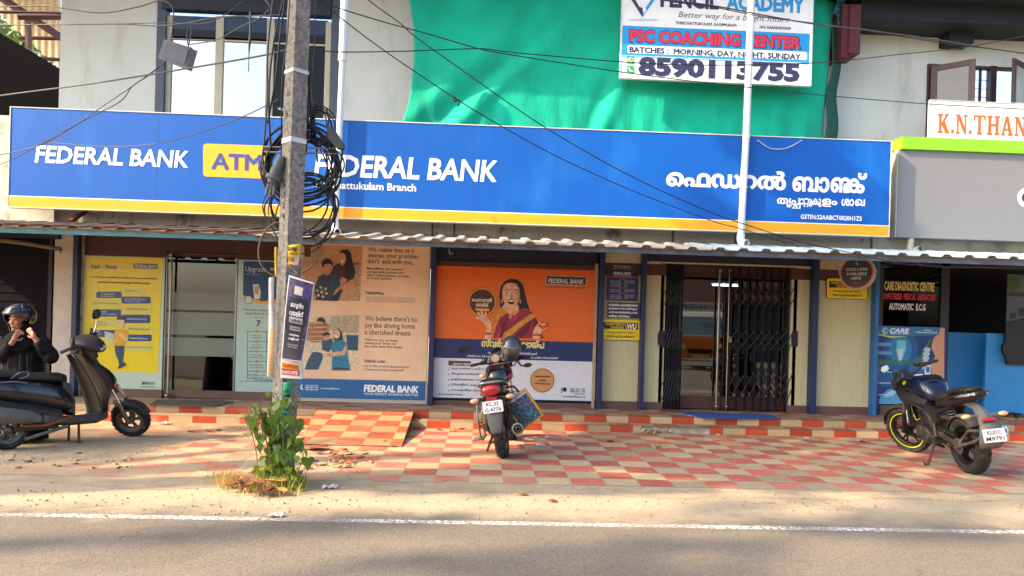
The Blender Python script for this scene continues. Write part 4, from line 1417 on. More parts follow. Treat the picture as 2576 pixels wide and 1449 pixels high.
# yellow money transfer signs ------------------------------------------------
def money_sign(x0, y0, x1, y1, label):
    Y = YF - 0.03
    sl = (y1 - y0) * 0
    cx0, cz = P(x0, y0, Y), P(x1, y1, Y)
    t = thing('money_transfer_sign', ((cx0.x + cz.x) / 2, Y, cz.z), label, 'sign', 'yellow money transfer signs')
    YL_ = ink('e0c510')
    w = x1 - x0
    h = (y1 - y0) - 0.028 * w
    g = MB().m(ink('26241c')); q = [P(x, y, Y) for x, y in rrect(x0, y0, x1, y0 + h, 6, 0.028)]; g.prism(q, (0, 0.02, 0))
    g.build('panel', t, smooth=0)
    f = lambda u, v: (x0 + u * w, y0 + v * h + 0.028 * u * w)
    g = MB(); pp(g, rrect(x0 + 1, y0 + 1, x1 - 1, y0 + h - 1, 5, 0.028), Y - E1, YL_)
    pp(g, [f(.07, .15), f(.94, .15), f(.94, .46), f(.07, .46)], Y - E2, ink('1d1c1a'))
    pp(g, [f(.60, .16), f(.62, .16), f(.655, .45), f(.635, .45)], Y - E3, YL_)
    g.build('print', t, smooth=0)
    g = MB()
    a = f(.10, .29); tx(g, 'WESTERN', a[0], a[1], Y - E3, 6, .48 * w, YL_, bold=0.025)
    a = f(.25, .44); tx(g, 'UNION', a[0], a[1], Y - E3, 6, .33 * w, YL_, bold=0.025)
    a = f(.66, .44); tx(g, 'WU', a[0], a[1], Y - E3, 13, .25 * w, W_, bold=0.05, shear=0.15)
    a = f(.15, .66); tx(g, 'moving money for better', a[0], a[1], Y - E2, 5.5, .70 * w, ink('26241c'), bold=0.01, shear=0.2)
    a, b = f(.15, .72), f(.86, .90); mltext(g, 'സേവനം ഇവിടെ ലഭ്യമാണ്', a[0], a[1], b[0], b[1], Y - E2, ink('26241c'), 0.02)
    g.build('lettering', t, smooth=0)
money_sign(1512, 802, 1611, 858, 'yellow money transfer sign below the navy notice boards on the cream pier')
money_sign(2079, 699, 2183, 754, 'yellow money transfer sign half hidden behind the round projecting sign')

# notice boards on the pier ----------------------------------------------------
Yn = YF - 0.03
t = board('notice_plate', 1539, 664, 1590, 676, Yn, '1d2c5c', 'thin navy name plate at the top of the cream pier', 'sign', d=0.015)
g = MB(); tx(g, 'GSTIN: 32AABCT0020H1Z5', 1543, 671.5, Yn - E1, 3.5, 43, ink('b9bec8'), bold=0.03); pp(g, [(1539, 674.5), (1590, 676), (1590, 677.5), (1539, 676)], Yn - E1, ink('b87a4a')); fin(g, 'lettering', t)
t = board('notice_board', 1528, 680, 1604, 758, Yn, '1c2a58', 'navy bank hours board with rows of small white lines on the cream pier', 'sign', d=0.015)
g = MB()
pp(g, [(1528, 695), (1604, 697), (1604, 699), (1528, 697)], Yn - E1, ink('c8562c'))
fin(g, 'print', t)
g = MB(); tx(g, 'FEDERAL BANK', 1543, 690, Yn - E1, 6, 45, ink('d4d8de'), bold=0.03, shear=.1); tx(g, 'YOUR PERFECT BANKING PARTNER', 1543, 694, Yn - E1, 2.2, 45, ink('d4d8de'))
for i, (s1, s2) in enumerate((('Working Hours', ''), ('Monday to Friday', '10.00 AM to 4.00 PM'), ('Saturday', '10.00 AM to 4.00 PM'), ('2nd and 4th Saturday', 'Holiday'), ('Sunday', 'Holiday'), ('Cash Hours', ''), ('Monday to Friday', '10.00 AM to 3.30 PM'), ('Saturday', '10.00 AM to 3.30 PM'), ('Business Hours', ''), ('Monday to Friday', '10.00 AM to 4.00 PM'), ('Saturday', '10.00 AM to 4.00 PM'), ('Lunch break', 'nil'))):
    y = 703 + i * 4.4
    if s2:
        tx(g, s1, 1535, y, Yn - E1, 2.6, 28, ink('aab2c4'), bold=0.02); tx(g, s2, 1570, y + 0.8, Yn - E1, 2.6, 26 if len(s2) > 8 else 8, ink('aab2c4'), bold=0.02)
    else:
        tx(g, s1, 1557, y, Yn - E1, 2.8, 20, ink('c0604a'), bold=0.02)
g.build('lettering', t, smooth=0)
t = board('notice_board', 1529, 760, 1607, 801, Yn, '1b2450', 'navy notice with four rows of large white local script on the pier', 'sign', d=0.012)
g = MB()
for i, s in enumerate(('സ്വർണ്ണപണയത്തിന്മേൽ', 'ഉദാരമായ വായ്പ നിങ്ങളുടെ', 'ചെറിയ ആവശ്യങ്ങൾക്കു പോലും', 'ഞങ്ങളെ സമീപിക്കുക')):
    y = 762.5 + i * 9.4
    mltext(g, s, 1531, y, (1604, 1604, 1604, 1584)[i], y + 9.5, Yn - E1, ink('d3d4d0'), 0.05)
g.build('lettering', t, smooth=0)
def pic(c):                        # printed photograph: mottled ink
    return mat('picture ' + c, c, .45, var=.30, vs=26, stretch=(1, 1, .8))
# ------------------------------------------------------------------ orange poster
Y0 = YF - 0.005
t = board('poster', 1095, 664, 1497, 1009, Y0, 'c9cdd3', 'orange, navy and white gold loan poster filling the bay behind the parked motorbike', 'poster', d=0.03, edge=('17182a', 0.02), rough=0.35)
X0, X1, Z0, Z1 = rect(1095, 664, 1497, 1009, Y0)
zo, zn = P(1296, 856, Y0).z, P(1296, 905, Y0).z
g = MB()
g.m(ink('d8620a', 0.35)).face([(X0, Y0 - E1, zo), (X1, Y0 - E1, zo), (X1, Y0 - E1, Z1), (X0, Y0 - E1, Z1)])
g.m(ink('1b2a5c', 0.35)).face([(X0, Y0 - E1, zn), (X1, Y0 - E1, zn), (X1, Y0 - E1, zo), (X0, Y0 - E1, zo)])
pp(g, [(1373, 693), (1475, 696), (1475, 719), (1373, 716)], Y0 - E2, ink('c7b79a')); pp(g, [(1374.5, 694.5), (1473.5, 697.5), (1473.5, 717.5), (1374.5, 714.5)], Y0 - E3, ink('1d3560'))
# coin
cx, cy = 1213, 760
disc(g, cx, cy, 38, Y0 - E2, ink('8a4a14')); disc(g, cx, cy, 36.5, Y0 - E3, ink('c9862a')); disc(g, cx, cy, 32, Y0 - E4, ink('4a1d16'))
pp(g, [(1196, 775), (1231, 777), (1231, 783), (1196, 781)], Y0 - E5, ink('d8a020'))
disc(g, 1364, 957, 30.5, Y0 - E2, ink('8a5a2c')); disc(g, 1364, 957, 29, Y0 - E3, ink('b07a42')); disc(g, 1364, 957, 27.5, Y0 - E4, ink('ba8750'))
pp(g, [(1128, 907), (1185, 909), (1185, 921), (1128, 919)], Y0 - E2, ink('4a3430'))
disc(g, 1420.5, 980, 5.5, Y0 - E2, ink('2a2a30'))
pp(g, [(1412, 974), (1414, 974), (1414, 990), (1412, 990)], Y0 - E2, ink('55585e'))
g.build('print', t, smooth=0)
# woman in a crimson sari, printed
g = MB()
SKN, SKD, HAIR, SARI, GOLD, BLO = pic('d8a27c'), pic('9c6646'), pic('150f10'), pic('8a1434'), pic('c28a20'), pic('c47a14')
f6 = lambda pts: zt8(6, pts); f7 = lambda pts: zt8(7, pts)
Yw = Y0 - E2
pp(g, [(1258, 772), (1256, 742), (1260, 720), (1270, 707), (1285, 701), (1302, 703), (1314, 713), (1319, 730), (1324, 752), (1331, 775), (1336, 792), (1300, 795)], Yw, HAIR)
pp(g, [(1222, 850), (1228, 812), (1243, 790), (1262, 775), (1275, 782), (1300, 785), (1318, 775), (1338, 784), (1352, 806), (1358, 830), (1370, 851)], Yw - E1, BLO)
pp(g, [(1240, 850), (1248, 822), (1258, 800), (1278, 786), (1292, 796), (1316, 776), (1338, 784), (1352, 806), (1358, 832), (1369, 851)], Yw - E2, SARI)
pp(g, [(1258, 850), (1270, 836), (1300, 815), (1330, 792), (1344, 788), (1348, 797), (1330, 808), (1303, 828), (1280, 850)], Yw - E3, GOLD)
pp(g, [(1263, 772), (1268, 780), (1282, 790), (1296, 792), (1306, 780), (1304, 768), (1296, 764), (1272, 762)], Yw - E3, SKN)
pp(g, [(1264, 750), (1263, 734), (1267, 719), (1276, 712), (1288, 711), (1299, 714), (1306, 724), (1308, 740), (1306, 755), (1299, 769), (1290, 777), (1280, 775), (1270, 766)], Yw - E3 - 0.001, SKN)
for q in ([(1256, 848), (1266, 812), (1276, 800), (1272, 826), (1264, 849)], [(1296, 845), (1318, 822), (1336, 812), (1330, 830), (1312, 850)], [(1340, 800), (1350, 806), (1356, 835), (1350, 850), (1344, 826)]):
    pp(g, q, Yw - E3 - .0004, pic('5c0a22'))
for q in ([(1282, 800), (1300, 790), (1318, 784), (1302, 800), (1284, 812)], [(1250, 850), (1256, 826), (1260, 830), (1256, 850)]):
    pp(g, q, Yw - E3 - .0006, pic('a8284a'))
pp(g, [(1300, 716), (1306, 724), (1308, 742), (1305, 756), (1297, 770), (1302, 750), (1303, 732)], Yw - E3 - .0016, pic('b57e5a'))
pp(g, [(1264, 724), (1270, 712), (1282, 706), (1272, 716), (1267, 735), (1265, 752)], Yw - .0006, pic('3a2a2c'))
for x in (1275.5, 1297.5):
    disc(g, x, 737, 4.0, Yw - E4, pic('e0d4c8'), ry=2.8); disc(g, x, 737, 2.3, Yw - E5, HAIR)
    pp(g, [(x - 6, 731), (x, 727), (x + 6, 730), (x + 6, 732), (x, 729.5), (x - 6, 733)], Yw - E4, HAIR)
pp(g, [(1286, 738), (1289, 738), (1291, 748), (1287, 750), (1283, 748)], Yw - E4, SKD)
disc(g, 1286, 759, 9, Yw - E4, pic('8c1a20'), ry=7); disc(g, 1286, 761, 6.5, Yw - E4 - .0006, pic('3a0c10'), ry=4); pp(g, [(1278.5, 755), (1293.5, 755), (1291, 759), (1281, 759)], Yw - E5, pic('e6ddd2'))
disc(g, 1287, 726, 1.3, Yw - E4, pic('b01020'))
pp(g, [(1261, 752), (1264, 752), (1264, 763), (1260, 762)], Yw - E4, GOLD); pp(g, [(1307, 753), (1310, 753), (1311, 763), (1307, 764)], Yw - E4, GOLD)
pp(g, [(1264, 774), (1284, 789), (1304, 778), (1304, 781), (1285, 794), (1264, 778)], Yw - E4, GOLD); disc(g, 1284, 797, 4, Yw - E4, GOLD)
# raised hands
pp(g, [(1218, 852), (1224, 825), (1218, 812), (1206, 805), (1196, 800), (1199, 795), (1208, 797), (1200, 786), (1204, 783), (1211, 793), (1208, 782), (1213, 781), (1217, 793), (1220, 783), (1224, 785), (1223, 797), (1231, 806), (1236, 815), (1236, 852)], Yw - E4, SKN)
pp(g, [(1222, 837), (1236, 837), (1236, 842), (1221, 842)], Yw - E5, pic('7d3a1c'))
pp(g, [(1340, 852), (1340, 838), (1346, 822), (1356, 812), (1372, 808), (1380, 815), (1376, 826), (1362, 834), (1358, 852)], Yw - E4, SKN)
pp(g, [(1352, 820), (1364, 808), (1378, 811), (1382, 819), (1366, 828)], Yw - E5, pic('b2401c')); pp(g, [(1356, 816), (1370, 812), (1376, 816), (1364, 821)], Yw - E6, pic('d89a40'))
pp(g, [(1338, 840), (1360, 840), (1360, 845), (1338, 845)], Yw - E5, pic('9a5a2c'))
g.build('picture', t, smooth=0)
g = MB()
tx(g, 'FEDERAL BANK', 1379, 711.5, Y0 - E4, 11, 90, ink('d2cab8'), bold=0.03, shear=.08)
tx(g, 'YOUR PERFECT BANKING PARTNER', 1372, 723, Y0 - E2, 4, 103, ink('6e3a12'), bold=0.01)
mltext(g, 'െഫഡറൽ', 1187, 748, 1238, 760, Y0 - E5, ink('d8cdbd'), 0.03); mltext(g, 'ബാങ്ക്', 1197, 760, 1229, 772, Y0 - E5, ink('d8cdbd'), 0.03)
mltext(g, 'സ്വർണ്ണ വായ്പ', 1211, 851, 1369, 877, Y0 - E2, ink('d8c878'), 0.05)
mltext(g, 'െഫഡറൽ ബാങ്ക് സ്വർണ്ണവായ്പകൾ', 1228, 883, 1351, 893, Y0 - E2, ink('c3c9d4'), 0.03)
mltext(g, 'നിങ്ങൾക്ക് ലളിതമായ ചുരുക്കുക കുറഞ്ഞ പലിശ നിരക്കിൽ', 1175, 892, 1403, 905, Y0 - E2, ink('c3c9d4'), 0.03)
mltext(g, 'പ്രധാന ഗുണങ്ങൾ', 1138, 911, 1200, 921, Y0 - E3, ink('cfcac4'), 0.03)
for i, (s, w) in enumerate((('കുറഞ്ഞ പലിശ നിരക്കുകൾ', 150), ('ദ്രുതഗതിയിലുള്ള സേവനം', 146), ('ലളിതമായ നടപടികൾ', 120), ('ഗ്രാമിന് കൂടുതൽ തുക', 122), ('സൗകര്യപ്രദമായ കാലാവധികൾ', 178))):
    y = 923 + i * 13.4
    mltext(g, s, 1135, y, 1135 + w, y + 11, Y0 - E1, ink('3f4048'), 0.02)
    disc(g, 1129, y + 6, 1.6, Y0 - E1, ink('3f4048'), n=8)
mltext(g, '*നിബന്ധനകൾക്ക് വിധേയം', 1099, 988, 1165, 995, Y0 - E1, ink('3f4048'), 0.02)
for i, (s, a, b) in enumerate((('ആകർഷകമായ', 1345, 1383), ('പലിശ', 1353, 1374), ('നിരക്കുകൾ', 1345, 1384))):
    mltext(g, s, a, 943 + i * 9, b, 951 + i * 9, Y0 - E5, ink('5a2c12'), 0.03)
tx(g, '1800 425 1199', 1434, 981, Y0 - E1, 4.6, 38, ink('3f4048'), bold=0.02); tx(g, '1800 420 1199', 1434, 987, Y0 - E1, 4.6, 38, ink('3f4048'), bold=0.02)
tx(g, '+91 484 2630994/5 (NRI)', 1443, 992.5, Y0 - E1, 3.4, 28, ink('3f4048'), bold=0.01); tx(g, 'www.federalbank.co.in', 1415, 999.5, Y0 - E1, 5, 58, ink('3f4048'), bold=0.02)
g.build('lettering', t, smooth=0)

# ------------------------------------------------------------------ peach two-picture poster
Y1 = YF - 0.06
M_PEACH = mat('faded peach print', 'dcb896', 0.5, var=0.06, vs=1.5, dirt='e6d3b6', dp=(0.45, 0.85), ds=1.1)
t = board('poster', 740, 600, 1070, 1013, Y1, 'c99a72', 'faded peach loan poster with two family pictures, east of the utility pole', 'poster', d=0.05, edge=('b8a893', 0.018), fmat=M_PEACH)
g = MB(); DK = ink('3c3436')
def t6(s, x0, x1, y, h, m=DK, bold=0.0):
    a = zz(6, x0, y); b = zz(6, x1, y)
    tx(g, s, a[0], a[1], Y1 - E1, h, b[0] - a[0], m, bold)
for s, a, b, y in (('We realise that, as a', 848, 1185, 448), ('woman, your priorities', 845, 1220, 492), ("don't  end with you,", 842, 1180, 537), ("We believe there's no", 822, 1213, 970), ('joy like driving home', 820, 1195, 1022), ('a cherished dream', 820, 1160, 1075)):
    t6(s, a, b, y, 11.5 if y < 600 else 13, DK, 0.004)
for s, a, b, y in (("MahilaMitra, the women's", 838, 1112, 585), ('savings bank account also', 836, 1112, 610), ('offers 2 zero balance accounts', 835, 1153, 635), ('for minor children.', 833, 1025, 658), ('With our easy car loans,', 820, 1067, 1123), ('owning your dream car', 820, 1056, 1147), ('has never been this simple.', 820, 1103, 1172)):
    t6(s, a, b, y, 6.2, DK, 0.004)
t6('MahilaMitra', 829, 963, 770, 6.5, DK, 0.03); t6('Vehicle Loan', 814, 972, 1285, 8, DK, 0.02)
t6('l Up to 90% of the Ex-showroom price', 812, 1153, 1320, 5.6, ink('6a5c58'), 0.01); t6('l Collateral security not required*', 812, 1112, 1346, 5.6, ink('6a5c58'), 0.01)
for i, s in enumerate(('l Fee free zero balance accounts for minors l Overdraft up to', '25,000 l VISA Gold International Debit Card l 50% concession on', 'all retail loan products processing fee l Free RTGS/NEFT facility*')):
    t6(s, 826, 1200, 795 + 16 * i, 3.6, ink('8f7560'), 0.0)
g.build('lettering', t, smooth=0)
# picture one: mother and boy with a ball
g = MB(); Yp = Y1 - E1
q6 = lambda *p: [zz(6, *a) for a in p]
pp(g, q6((360, 395), (805, 410), (785, 822), (345, 815)), Yp, pic('b98d66'))
pp(g, q6((365, 395), (414, 396), (412, 490), (366, 488)), Yp - E1, pic('4e2c22')); pp(g, q6((430, 405), (512, 408), (510, 498), (428, 495)), Yp - E1, pic('a3845f'))
pp(g, q6((360, 515), (790, 530), (788, 552), (360, 540)), Yp - E1, pic('96907a')); pp(g, q6((730, 530), (780, 530), (775, 790), (728, 788)), Yp - E1, pic('a88a68'))
Yp2 = Yp - E2
pp(g, q6((570, 610), (585, 555), (640, 530), (700, 560), (740, 640), (690, 680), (655, 700), (610, 820), (540, 820), (570, 700)), Yp2, pic('4a1c26'))          # blouse
pp(g, q6((630, 455), (650, 435), (690, 432), (715, 460), (730, 540), (752, 600), (740, 650), (700, 672), (668, 640), (672, 560), (650, 540), (632, 500)), Yp2 - E1, pic('20141a'))   # hair
pp(g, q6((630, 470), (645, 455), (672, 470), (680, 510), (668, 545), (645, 556), (632, 535)), Yp2 - E2, pic('c08d6c'))
pp(g, q6((640, 520), (658, 516), (662, 530), (648, 540)), Yp2 - E3, pic('e6d8c8'))
pp(g, q6((540, 765), (600, 690), (650, 640), (690, 660), (650, 720), (600, 770), (560, 790)), Yp2 - E2, pic('b58464'))
pp(g, q6((445, 710), (470, 640), (520, 612), (570, 610), (625, 640), (640, 700), (600, 740), (560, 820), (455, 815)), Yp2 - E2 - 0.001, pic('123a52'))          # boy shirt
pp(g, q6((515, 630), (545, 625), (550, 720), (520, 720)), Yp2 - E3, pic('4a1f2c'))
pp(g, q6((500, 545), (512, 525), (550, 515), (575, 535), (572, 590), (550, 625), (520, 625), (503, 595)), Yp2 - E3, pic('b98563'))
pp(g, q6((496, 560), (500, 520), (530, 502), (562, 508), (578, 535), (574, 560), (560, 540), (520, 545), (505, 570)), Yp2 - E4, pic('1d1516'))
c6 = zz(6, 497, 755); disc(g, c6[0], c6[1], 18.5, Yp2 - E4, pic('10283c'))
for i in range(6):
    a = i * 1.05 + 0.3
    disc(g, c6[0] + 12 * math.cos(a), c6[1] + 12 * math.sin(a), 4, Yp2 - E5, pic('a79c84'), n=6)
disc(g, c6[0], c6[1], 5, Yp2 - E5, pic('a79c84'), n=5)
pp(g, q6((445, 815), (460, 780), (600, 770), (655, 730), (620, 822), (540, 822)), Yp2 - E1, pic('1a1a24'))
g.build('picture', t, smooth=0)
# picture two: family beside a car, partly scraped away
g = MB()
pp(g, q6((395, 935), (778, 930), (772, 1345), (360, 1340)), Yp, pic('cdbb9c'))
pp(g, q6((560, 935), (778, 930), (776, 1062), (680, 1065), (560, 1040)), Yp - E1, pic('a59a7c'))
pp(g, q6((370, 985), (500, 975), (560, 1000), (540, 1120), (395, 1140), (365, 1060)), Yp - E1, pic('a87f58'))
for i in range(14):
    y = 990 + i * 11; pp(g, q6((372 + (i * 37) % 50, y), (500 + (i * 53) % 60, y - 6), (510 + (i * 29) % 40, y + 1), (380, y + 4)), Yp - E2, pic('7d4f30' if i % 3 else 'c7a27c'))
pp(g, q6((660, 1075), (774, 1070), (770, 1205), (680, 1200)), Yp - E1, pic('b9b09a')); pp(g, q6((680, 1080), (772, 1080), (768, 1195), (690, 1190)), Yp - E2, pic('1d4a60'))
pp(g, q6((365, 1340), (395, 1260), (430, 1205), (500, 1215), (505, 1250), (470, 1340)), Yp - E2, pic('2c4c66'))       # jeans
pp(g, q6((358, 1120), (400, 1120), (480, 1170), (540, 1220), (530, 1255), (470, 1215), (400, 1210), (362, 1180)), Yp - E2, pic('c4b8a0'))
pp(g, q6((455, 975), (470, 948), (505, 945), (525, 975), (515, 1000), (505, 978), (470, 975)), Yp - E3, pic('1d1a1c'))
pp(g, q6((495, 1130), (520, 1105), (575, 1110), (585, 1160), (550, 1210), (500, 1190)), Yp - E2 - 0.001, pic('1f4a60')); disc(g, *zz(6, 530, 1090), 10, Yp - E3, pic('b48664')); pp(g, q6((500, 1080), (520, 1058), (552, 1062), (560, 1085), (540, 1078), (510, 1090)), Yp - E4, pic('241a1a'))
pp(g, q6((570, 1345), (575, 1240), (570, 1150), (600, 1110), (650, 1105), (680, 1140), (690, 1230), (710, 1345)), Yp - E3, pic('1f7490'))
pp(g, q6((578, 1060), (592, 1035), (625, 1030), (648, 1060), (655, 1110), (640, 1120), (585, 1115)), Yp - E4, pic('2a1a1c'))
disc(g, *zz(6, 607, 1072), 9, Yp - E5, pic('c09a7c'), ry=12); pp(g, q6((595, 1085), (618, 1084), (612, 1093), (602, 1093)), Yp - E6, pic('e8ded0'))
pp(g, q6((530, 1225), (560, 1210), (650, 1200), (670, 1160), (690, 1180), (670, 1230), (570, 1240), (535, 1250)), Yp - E5, pic('c49a7a'))
pp(g, q6((578, 1345), (600, 1320), (700, 1330), (712, 1345)), Yp - E4, pic('2a3e52'))
g.build('picture', t, smooth=0)
# blue foot strip
g = MB(); X0, X1, Z0, Z1 = rect(740, 600, 1070, 1013, Y1)
zs = P(740, 951, Y1).z; zs0 = P(740, 1000, Y1).z
g.m(ink('1b5c90')).face([(X0, Y1 - E1, zs0), (X1, Y1 - E1, zs0), (X1, Y1 - E1, zs), (X0, Y1 - E1, zs)])
g.m(mat('scuffed sill', 'a7a096', 0.7, dirt='5f5548', dp=(0.55, 0.75))).face([(X0, Y1 - E1, Z0), (X1, Y1 - E1, Z0), (X1, Y1 - E1, zs0 - 0.004), (X0, Y1 - E1, zs0 - 0.004)])
st = g.build('foot_strip', t, smooth=0)
g = MB(); Yt = Y1 - E2
tx(g, 'FEDERAL BANK', 915, 984.5, Yt, 16, 136, W_, bold=0.045, shear=.08); tx(g, 'YOUR PERFECT BANKING PARTNER', 915, 993.5, Yt, 6, 136, ink('c9d6de'), bold=0.015)
tx(g, '24x7 PHONE BANKING', 768, 970.5, Yt, 2.6, 32, ink('c9d6de'), bold=0.02); tx(g, '1800 425 1199', 768, 976, Yt, 4, 32, ink('c9d6de'), bold=0.03); tx(g, '1800 420 1199', 768, 981.5, Yt, 4, 32, ink('c9d6de'), bold=0.03)
tx(g, 'www.federalbank.co.in', 806, 978.5, Yt, 4, 47, ink('c9d6de'), bold=0.03)
pp(g, [(757, 968), (760, 967), (761, 970), (759, 972), (760, 976), (763, 978), (762, 981), (758, 980), (755, 975)], Yt, ink('c9d6de'))
g.build('lettering', st, smooth=0)

# ------------------------------------------------------------------ yellow lobby poster
Y2 = YF - 0.012
t = board('poster', 210, 642, 406, 986, Y2, 'a9c0b0', 'yellow self service poster with a cartoon man, behind the parked scooter', 'poster', d=0.01, rough=0.25)
g = MB(); c5 = lambda x, y: zz(5, x, y)
p5 = lambda mb, m, Y, *pts: pp(mb, [zz(5, *a) for a in pts], Y, m)
YE_ = ink('d6c00a', 0.25)
p5(g, YE_, Y2 - E1, (652, 487), (1228, 500), (1192, 1365), (622, 1355))
p5(g, ink('cbb64a', .25), Y2 - E2, (665, 540), (1190, 545), (1188, 585), (665, 580))
p5(g, ink('1b3a64', .25), Y2 - E3, (1008, 540), (1188, 543), (1186, 580), (1008, 576))
NB, PL = ink('123c78', .25), ink('c0be5a', .25)
for x0, y0, x1, y1, m in ((727, 752, 917, 800, NB), (917, 790, 1136, 842, NB), (700, 886, 912, 940, NB), (917, 926, 1134, 990, NB), (683, 1042, 900, 1094, NB), (966, 1076, 1144, 1126, NB), (922, 728, 1098, 776, PL), (688, 810, 914, 868, PL), (922, 852, 1146, 914, PL), (702, 954, 905, 1022, PL), (942, 1010, 1152, 1058, PL), (940, 1148, 1152, 1204, PL), (690, 1120, 860, 1176, PL)):
    a, b = c5(x0, y0), c5(x1, y1)
    pp(g, rrect(a[0], a[1], b[0], b[1], 4, 0.0), Y2 - (E2 if m is PL else E3), m)
# cartoon man
p5(g, ink('a9bcb4', .25), Y2 - E4, (790, 1050), (860, 1070), (855, 1120), (790, 1105))
p5(g, ink('cf9a10', .25), Y2 - E5, (862, 1062), (880, 1035), (945, 1040), (970, 1075), (966, 1120), (940, 1118), (938, 1160), (866, 1160))
p5(g, ink('143a5e', .25), Y2 - E4, (866, 1160), (936, 1160), (934, 1225), (925, 1280), (938, 1300), (900, 1310), (890, 1260), (880, 1250), (868, 1200))
p5(g, ink('2a2f3a', .25), Y2 - E5, (886, 1330), (900, 1305), (935, 1285), (955, 1305), (925, 1320), (905, 1332))
p5(g, ink('d0ae88', .25), Y2 - E5, (882, 965), (940, 965), (936, 1005), (918, 1030), (896, 1020))
p5(g, ink('1b1c22', .25), Y2 - E6, (880, 970), (884, 945), (905, 934), (935, 942), (940, 975), (930, 962), (890, 962))
p5(g, ink('d0ae88', .25), Y2 - E6, (905, 1062), (925, 1072), (968, 1118), (950, 1132), (905, 1090), (888, 1076))
p5(g, ink('d0ae88', .25), Y2 - E6, (850, 1120), (900, 1112), (895, 1122), (852, 1130))
p5(g, ink('1b1c22', .25), Y2 - E6, (894, 984), (901, 984), (901, 990), (894, 990)); p5(g, ink('1b1c22', .25), Y2 - E6, (919, 986), (926, 986), (926, 992), (919, 992))
g.build('print', t, smooth=0)
g = MB()
a = c5(690, 575); tx(g, 'Fed', a[0], a[1], Y2 - E3, 9, 19, ink('1d3a50'), bold=.02); a = c5(798, 577); tx(g, 'Point', a[0], a[1], Y2 - E3, 9, 27, ink('1d3a50'), bold=.02); a = c5(776, 572); tx(g, '-', a[0], a[1], Y2 - E3, 8, None, ink('1d3a50'))
a = c5(1016, 570); tx(g, 'FEDERAL BANK', a[0], a[1], Y2 - E4, 8, 54, ink('c4ccc8'), bold=.03, shear=.1)
for s, x0, y0, x1, y1 in (('െഫഡ്-ഇ-പോയിന്റ് സ്വയം സേവന പോർട്ടൽ', 688, 630, 1184, 664), ('ബാങ്കിംഗ് സേവനങ്ങൾ ഇനി വീട്ടിലും ലഭ്യം!', 736, 668, 1136, 702)):
    a, b = c5(x0, y0), c5(x1, y1); mltext(g, s, a[0], a[1], b[0], b[1], Y2 - E2, ink('39351a'), .03)
for s, x0, y0, x1, y1, m in (('ഡെബിറ്റ് കാർഡ്', 762, 760, 865, 776, 0), ('അപേക്ഷിക്കുക', 762, 778, 858, 794, 0), ('അക്കൗണ്ടിൽ നിന്ന് പണം', 940, 800, 1100, 816, 0), ('ട്രാൻസ്ഫർ ചെയ്യുക', 940, 818, 1062, 834, 0), ('അക്കൗണ്ടിൽ', 728, 894, 806, 910, 0), ('നോമിനി ചേർക്കുക', 728, 914, 880, 930, 0), ('ചെക്ക്ബുക്ക് അപേക്ഷ', 955, 950, 1105, 968, 0), ('വ്യക്തിഗത', 700, 1048, 760, 1062, 0), ('വിവരങ്ങൾ', 700, 1064, 765, 1076, 0), ('സ്ഥിരനിക്ഷേപം', 975, 1094, 1115, 1112, 0), ('ബാലൻസ് അറിയുക', 710, 830, 890, 850, 1), ('സേവിംഗ്സ് അക്കൗണ്ട്', 950, 874, 1112, 892, 1), ('മിനി സ്റ്റേറ്റ്മെന്റ്', 970, 1025, 1124, 1044, 1), ('പരാതികൾ രേഖപ്പെടുത്തുക', 945, 1162, 1145, 1182, 1), ('KYC', 735, 975, 800, 990, 1), ('പുതുക്കുക', 735, 996, 820, 1010, 1), ('ലോൺ', 948, 738, 1030, 752, 1)):
    a, b = c5(x0, y0), c5(x1, y1); mltext(g, s, a[0], a[1], b[0], b[1], Y2 - E4 - 0.001, ink('aebfcc') if not m else ink('a08a3a'), .03)
a = c5(1098, 1442); tx(g, '1800 425 1199', a[0], a[1], Y2 - E1, 3.6, 22, ink('44545a'), bold=.02); a = c5(1060, 1462); 
tx(g, '1800 420 1199', a[0] + 12, a[1] - 3, Y2 - E1, 3.6, 22, ink('44545a'), bold=.02); tx(g, 'www.federalbank.co.in', a[0], a[1] + 4, Y2 - E1, 4, 36, ink('44545a'), bold=.02)
disc(g, c5(1083, 1443)[0], c5(1083, 1443)[1], 4, Y2 - E1, ink('33434a'))
g.build('lettering', t, smooth=0)

# ------------------------------------------------------------------ pale teal poster beside the lobby door
Y3 = YF - 0.012
t = board('poster', 600, 653, 736, 992, Y3, '9fbab4', 'pale teal upgrade poster partly hidden behind the utility pole', 'poster', d=0.01, rough=.3)
g = MB()
pp(g, [(613, 657), (736, 661), (736, 745), (700, 752), (660, 758), (611, 742)], Y3 - E2, ink('14406e')); pp(g, [(613, 740), (660, 758), (700, 752), (736, 745), (736, 756), (690, 764), (655, 765), (611, 752)], Y3 - E1, ink('c89820'))
disc(g, 625, 754, 10.5, Y3 - E2, ink('30403c')); disc(g, 625, 754, 9, Y3 - E3, ink('b4c2ba'))
pp(g, [(636, 716), (650, 714), (656, 735), (654, 752), (640, 752)], Y3 - E3, ink('c4ccc8')); pp(g, [(640, 720), (650, 719), (650, 740), (641, 740)], Y3 - E4, ink('b08a4a'))
for y in (833, 858, 883, 908, 933, 952):
    pp(g, [(622, y), (728, y + 2.5), (728, y + 3.7), (622, y + 1.2)], Y3 - E1, ink('2a4c5c'))
for x in (622, 670, 727):
    pp(g, [(x, 833), (x + 1.2, 833), (x + 1.2, 953), (x, 953)], Y3 - E1, ink('2a4c5c'))
for y in (833, 858, 883, 908, 933):
    disc(g, 646, y + .8, 4, Y3 - E2, ink('a8864a'), n=12)
pp(g, [(604, 958), (735, 961), (735, 962), (604, 959)], Y3 - E1, ink('2a4c5c'))
g.build('print', t, smooth=0)
g = MB()
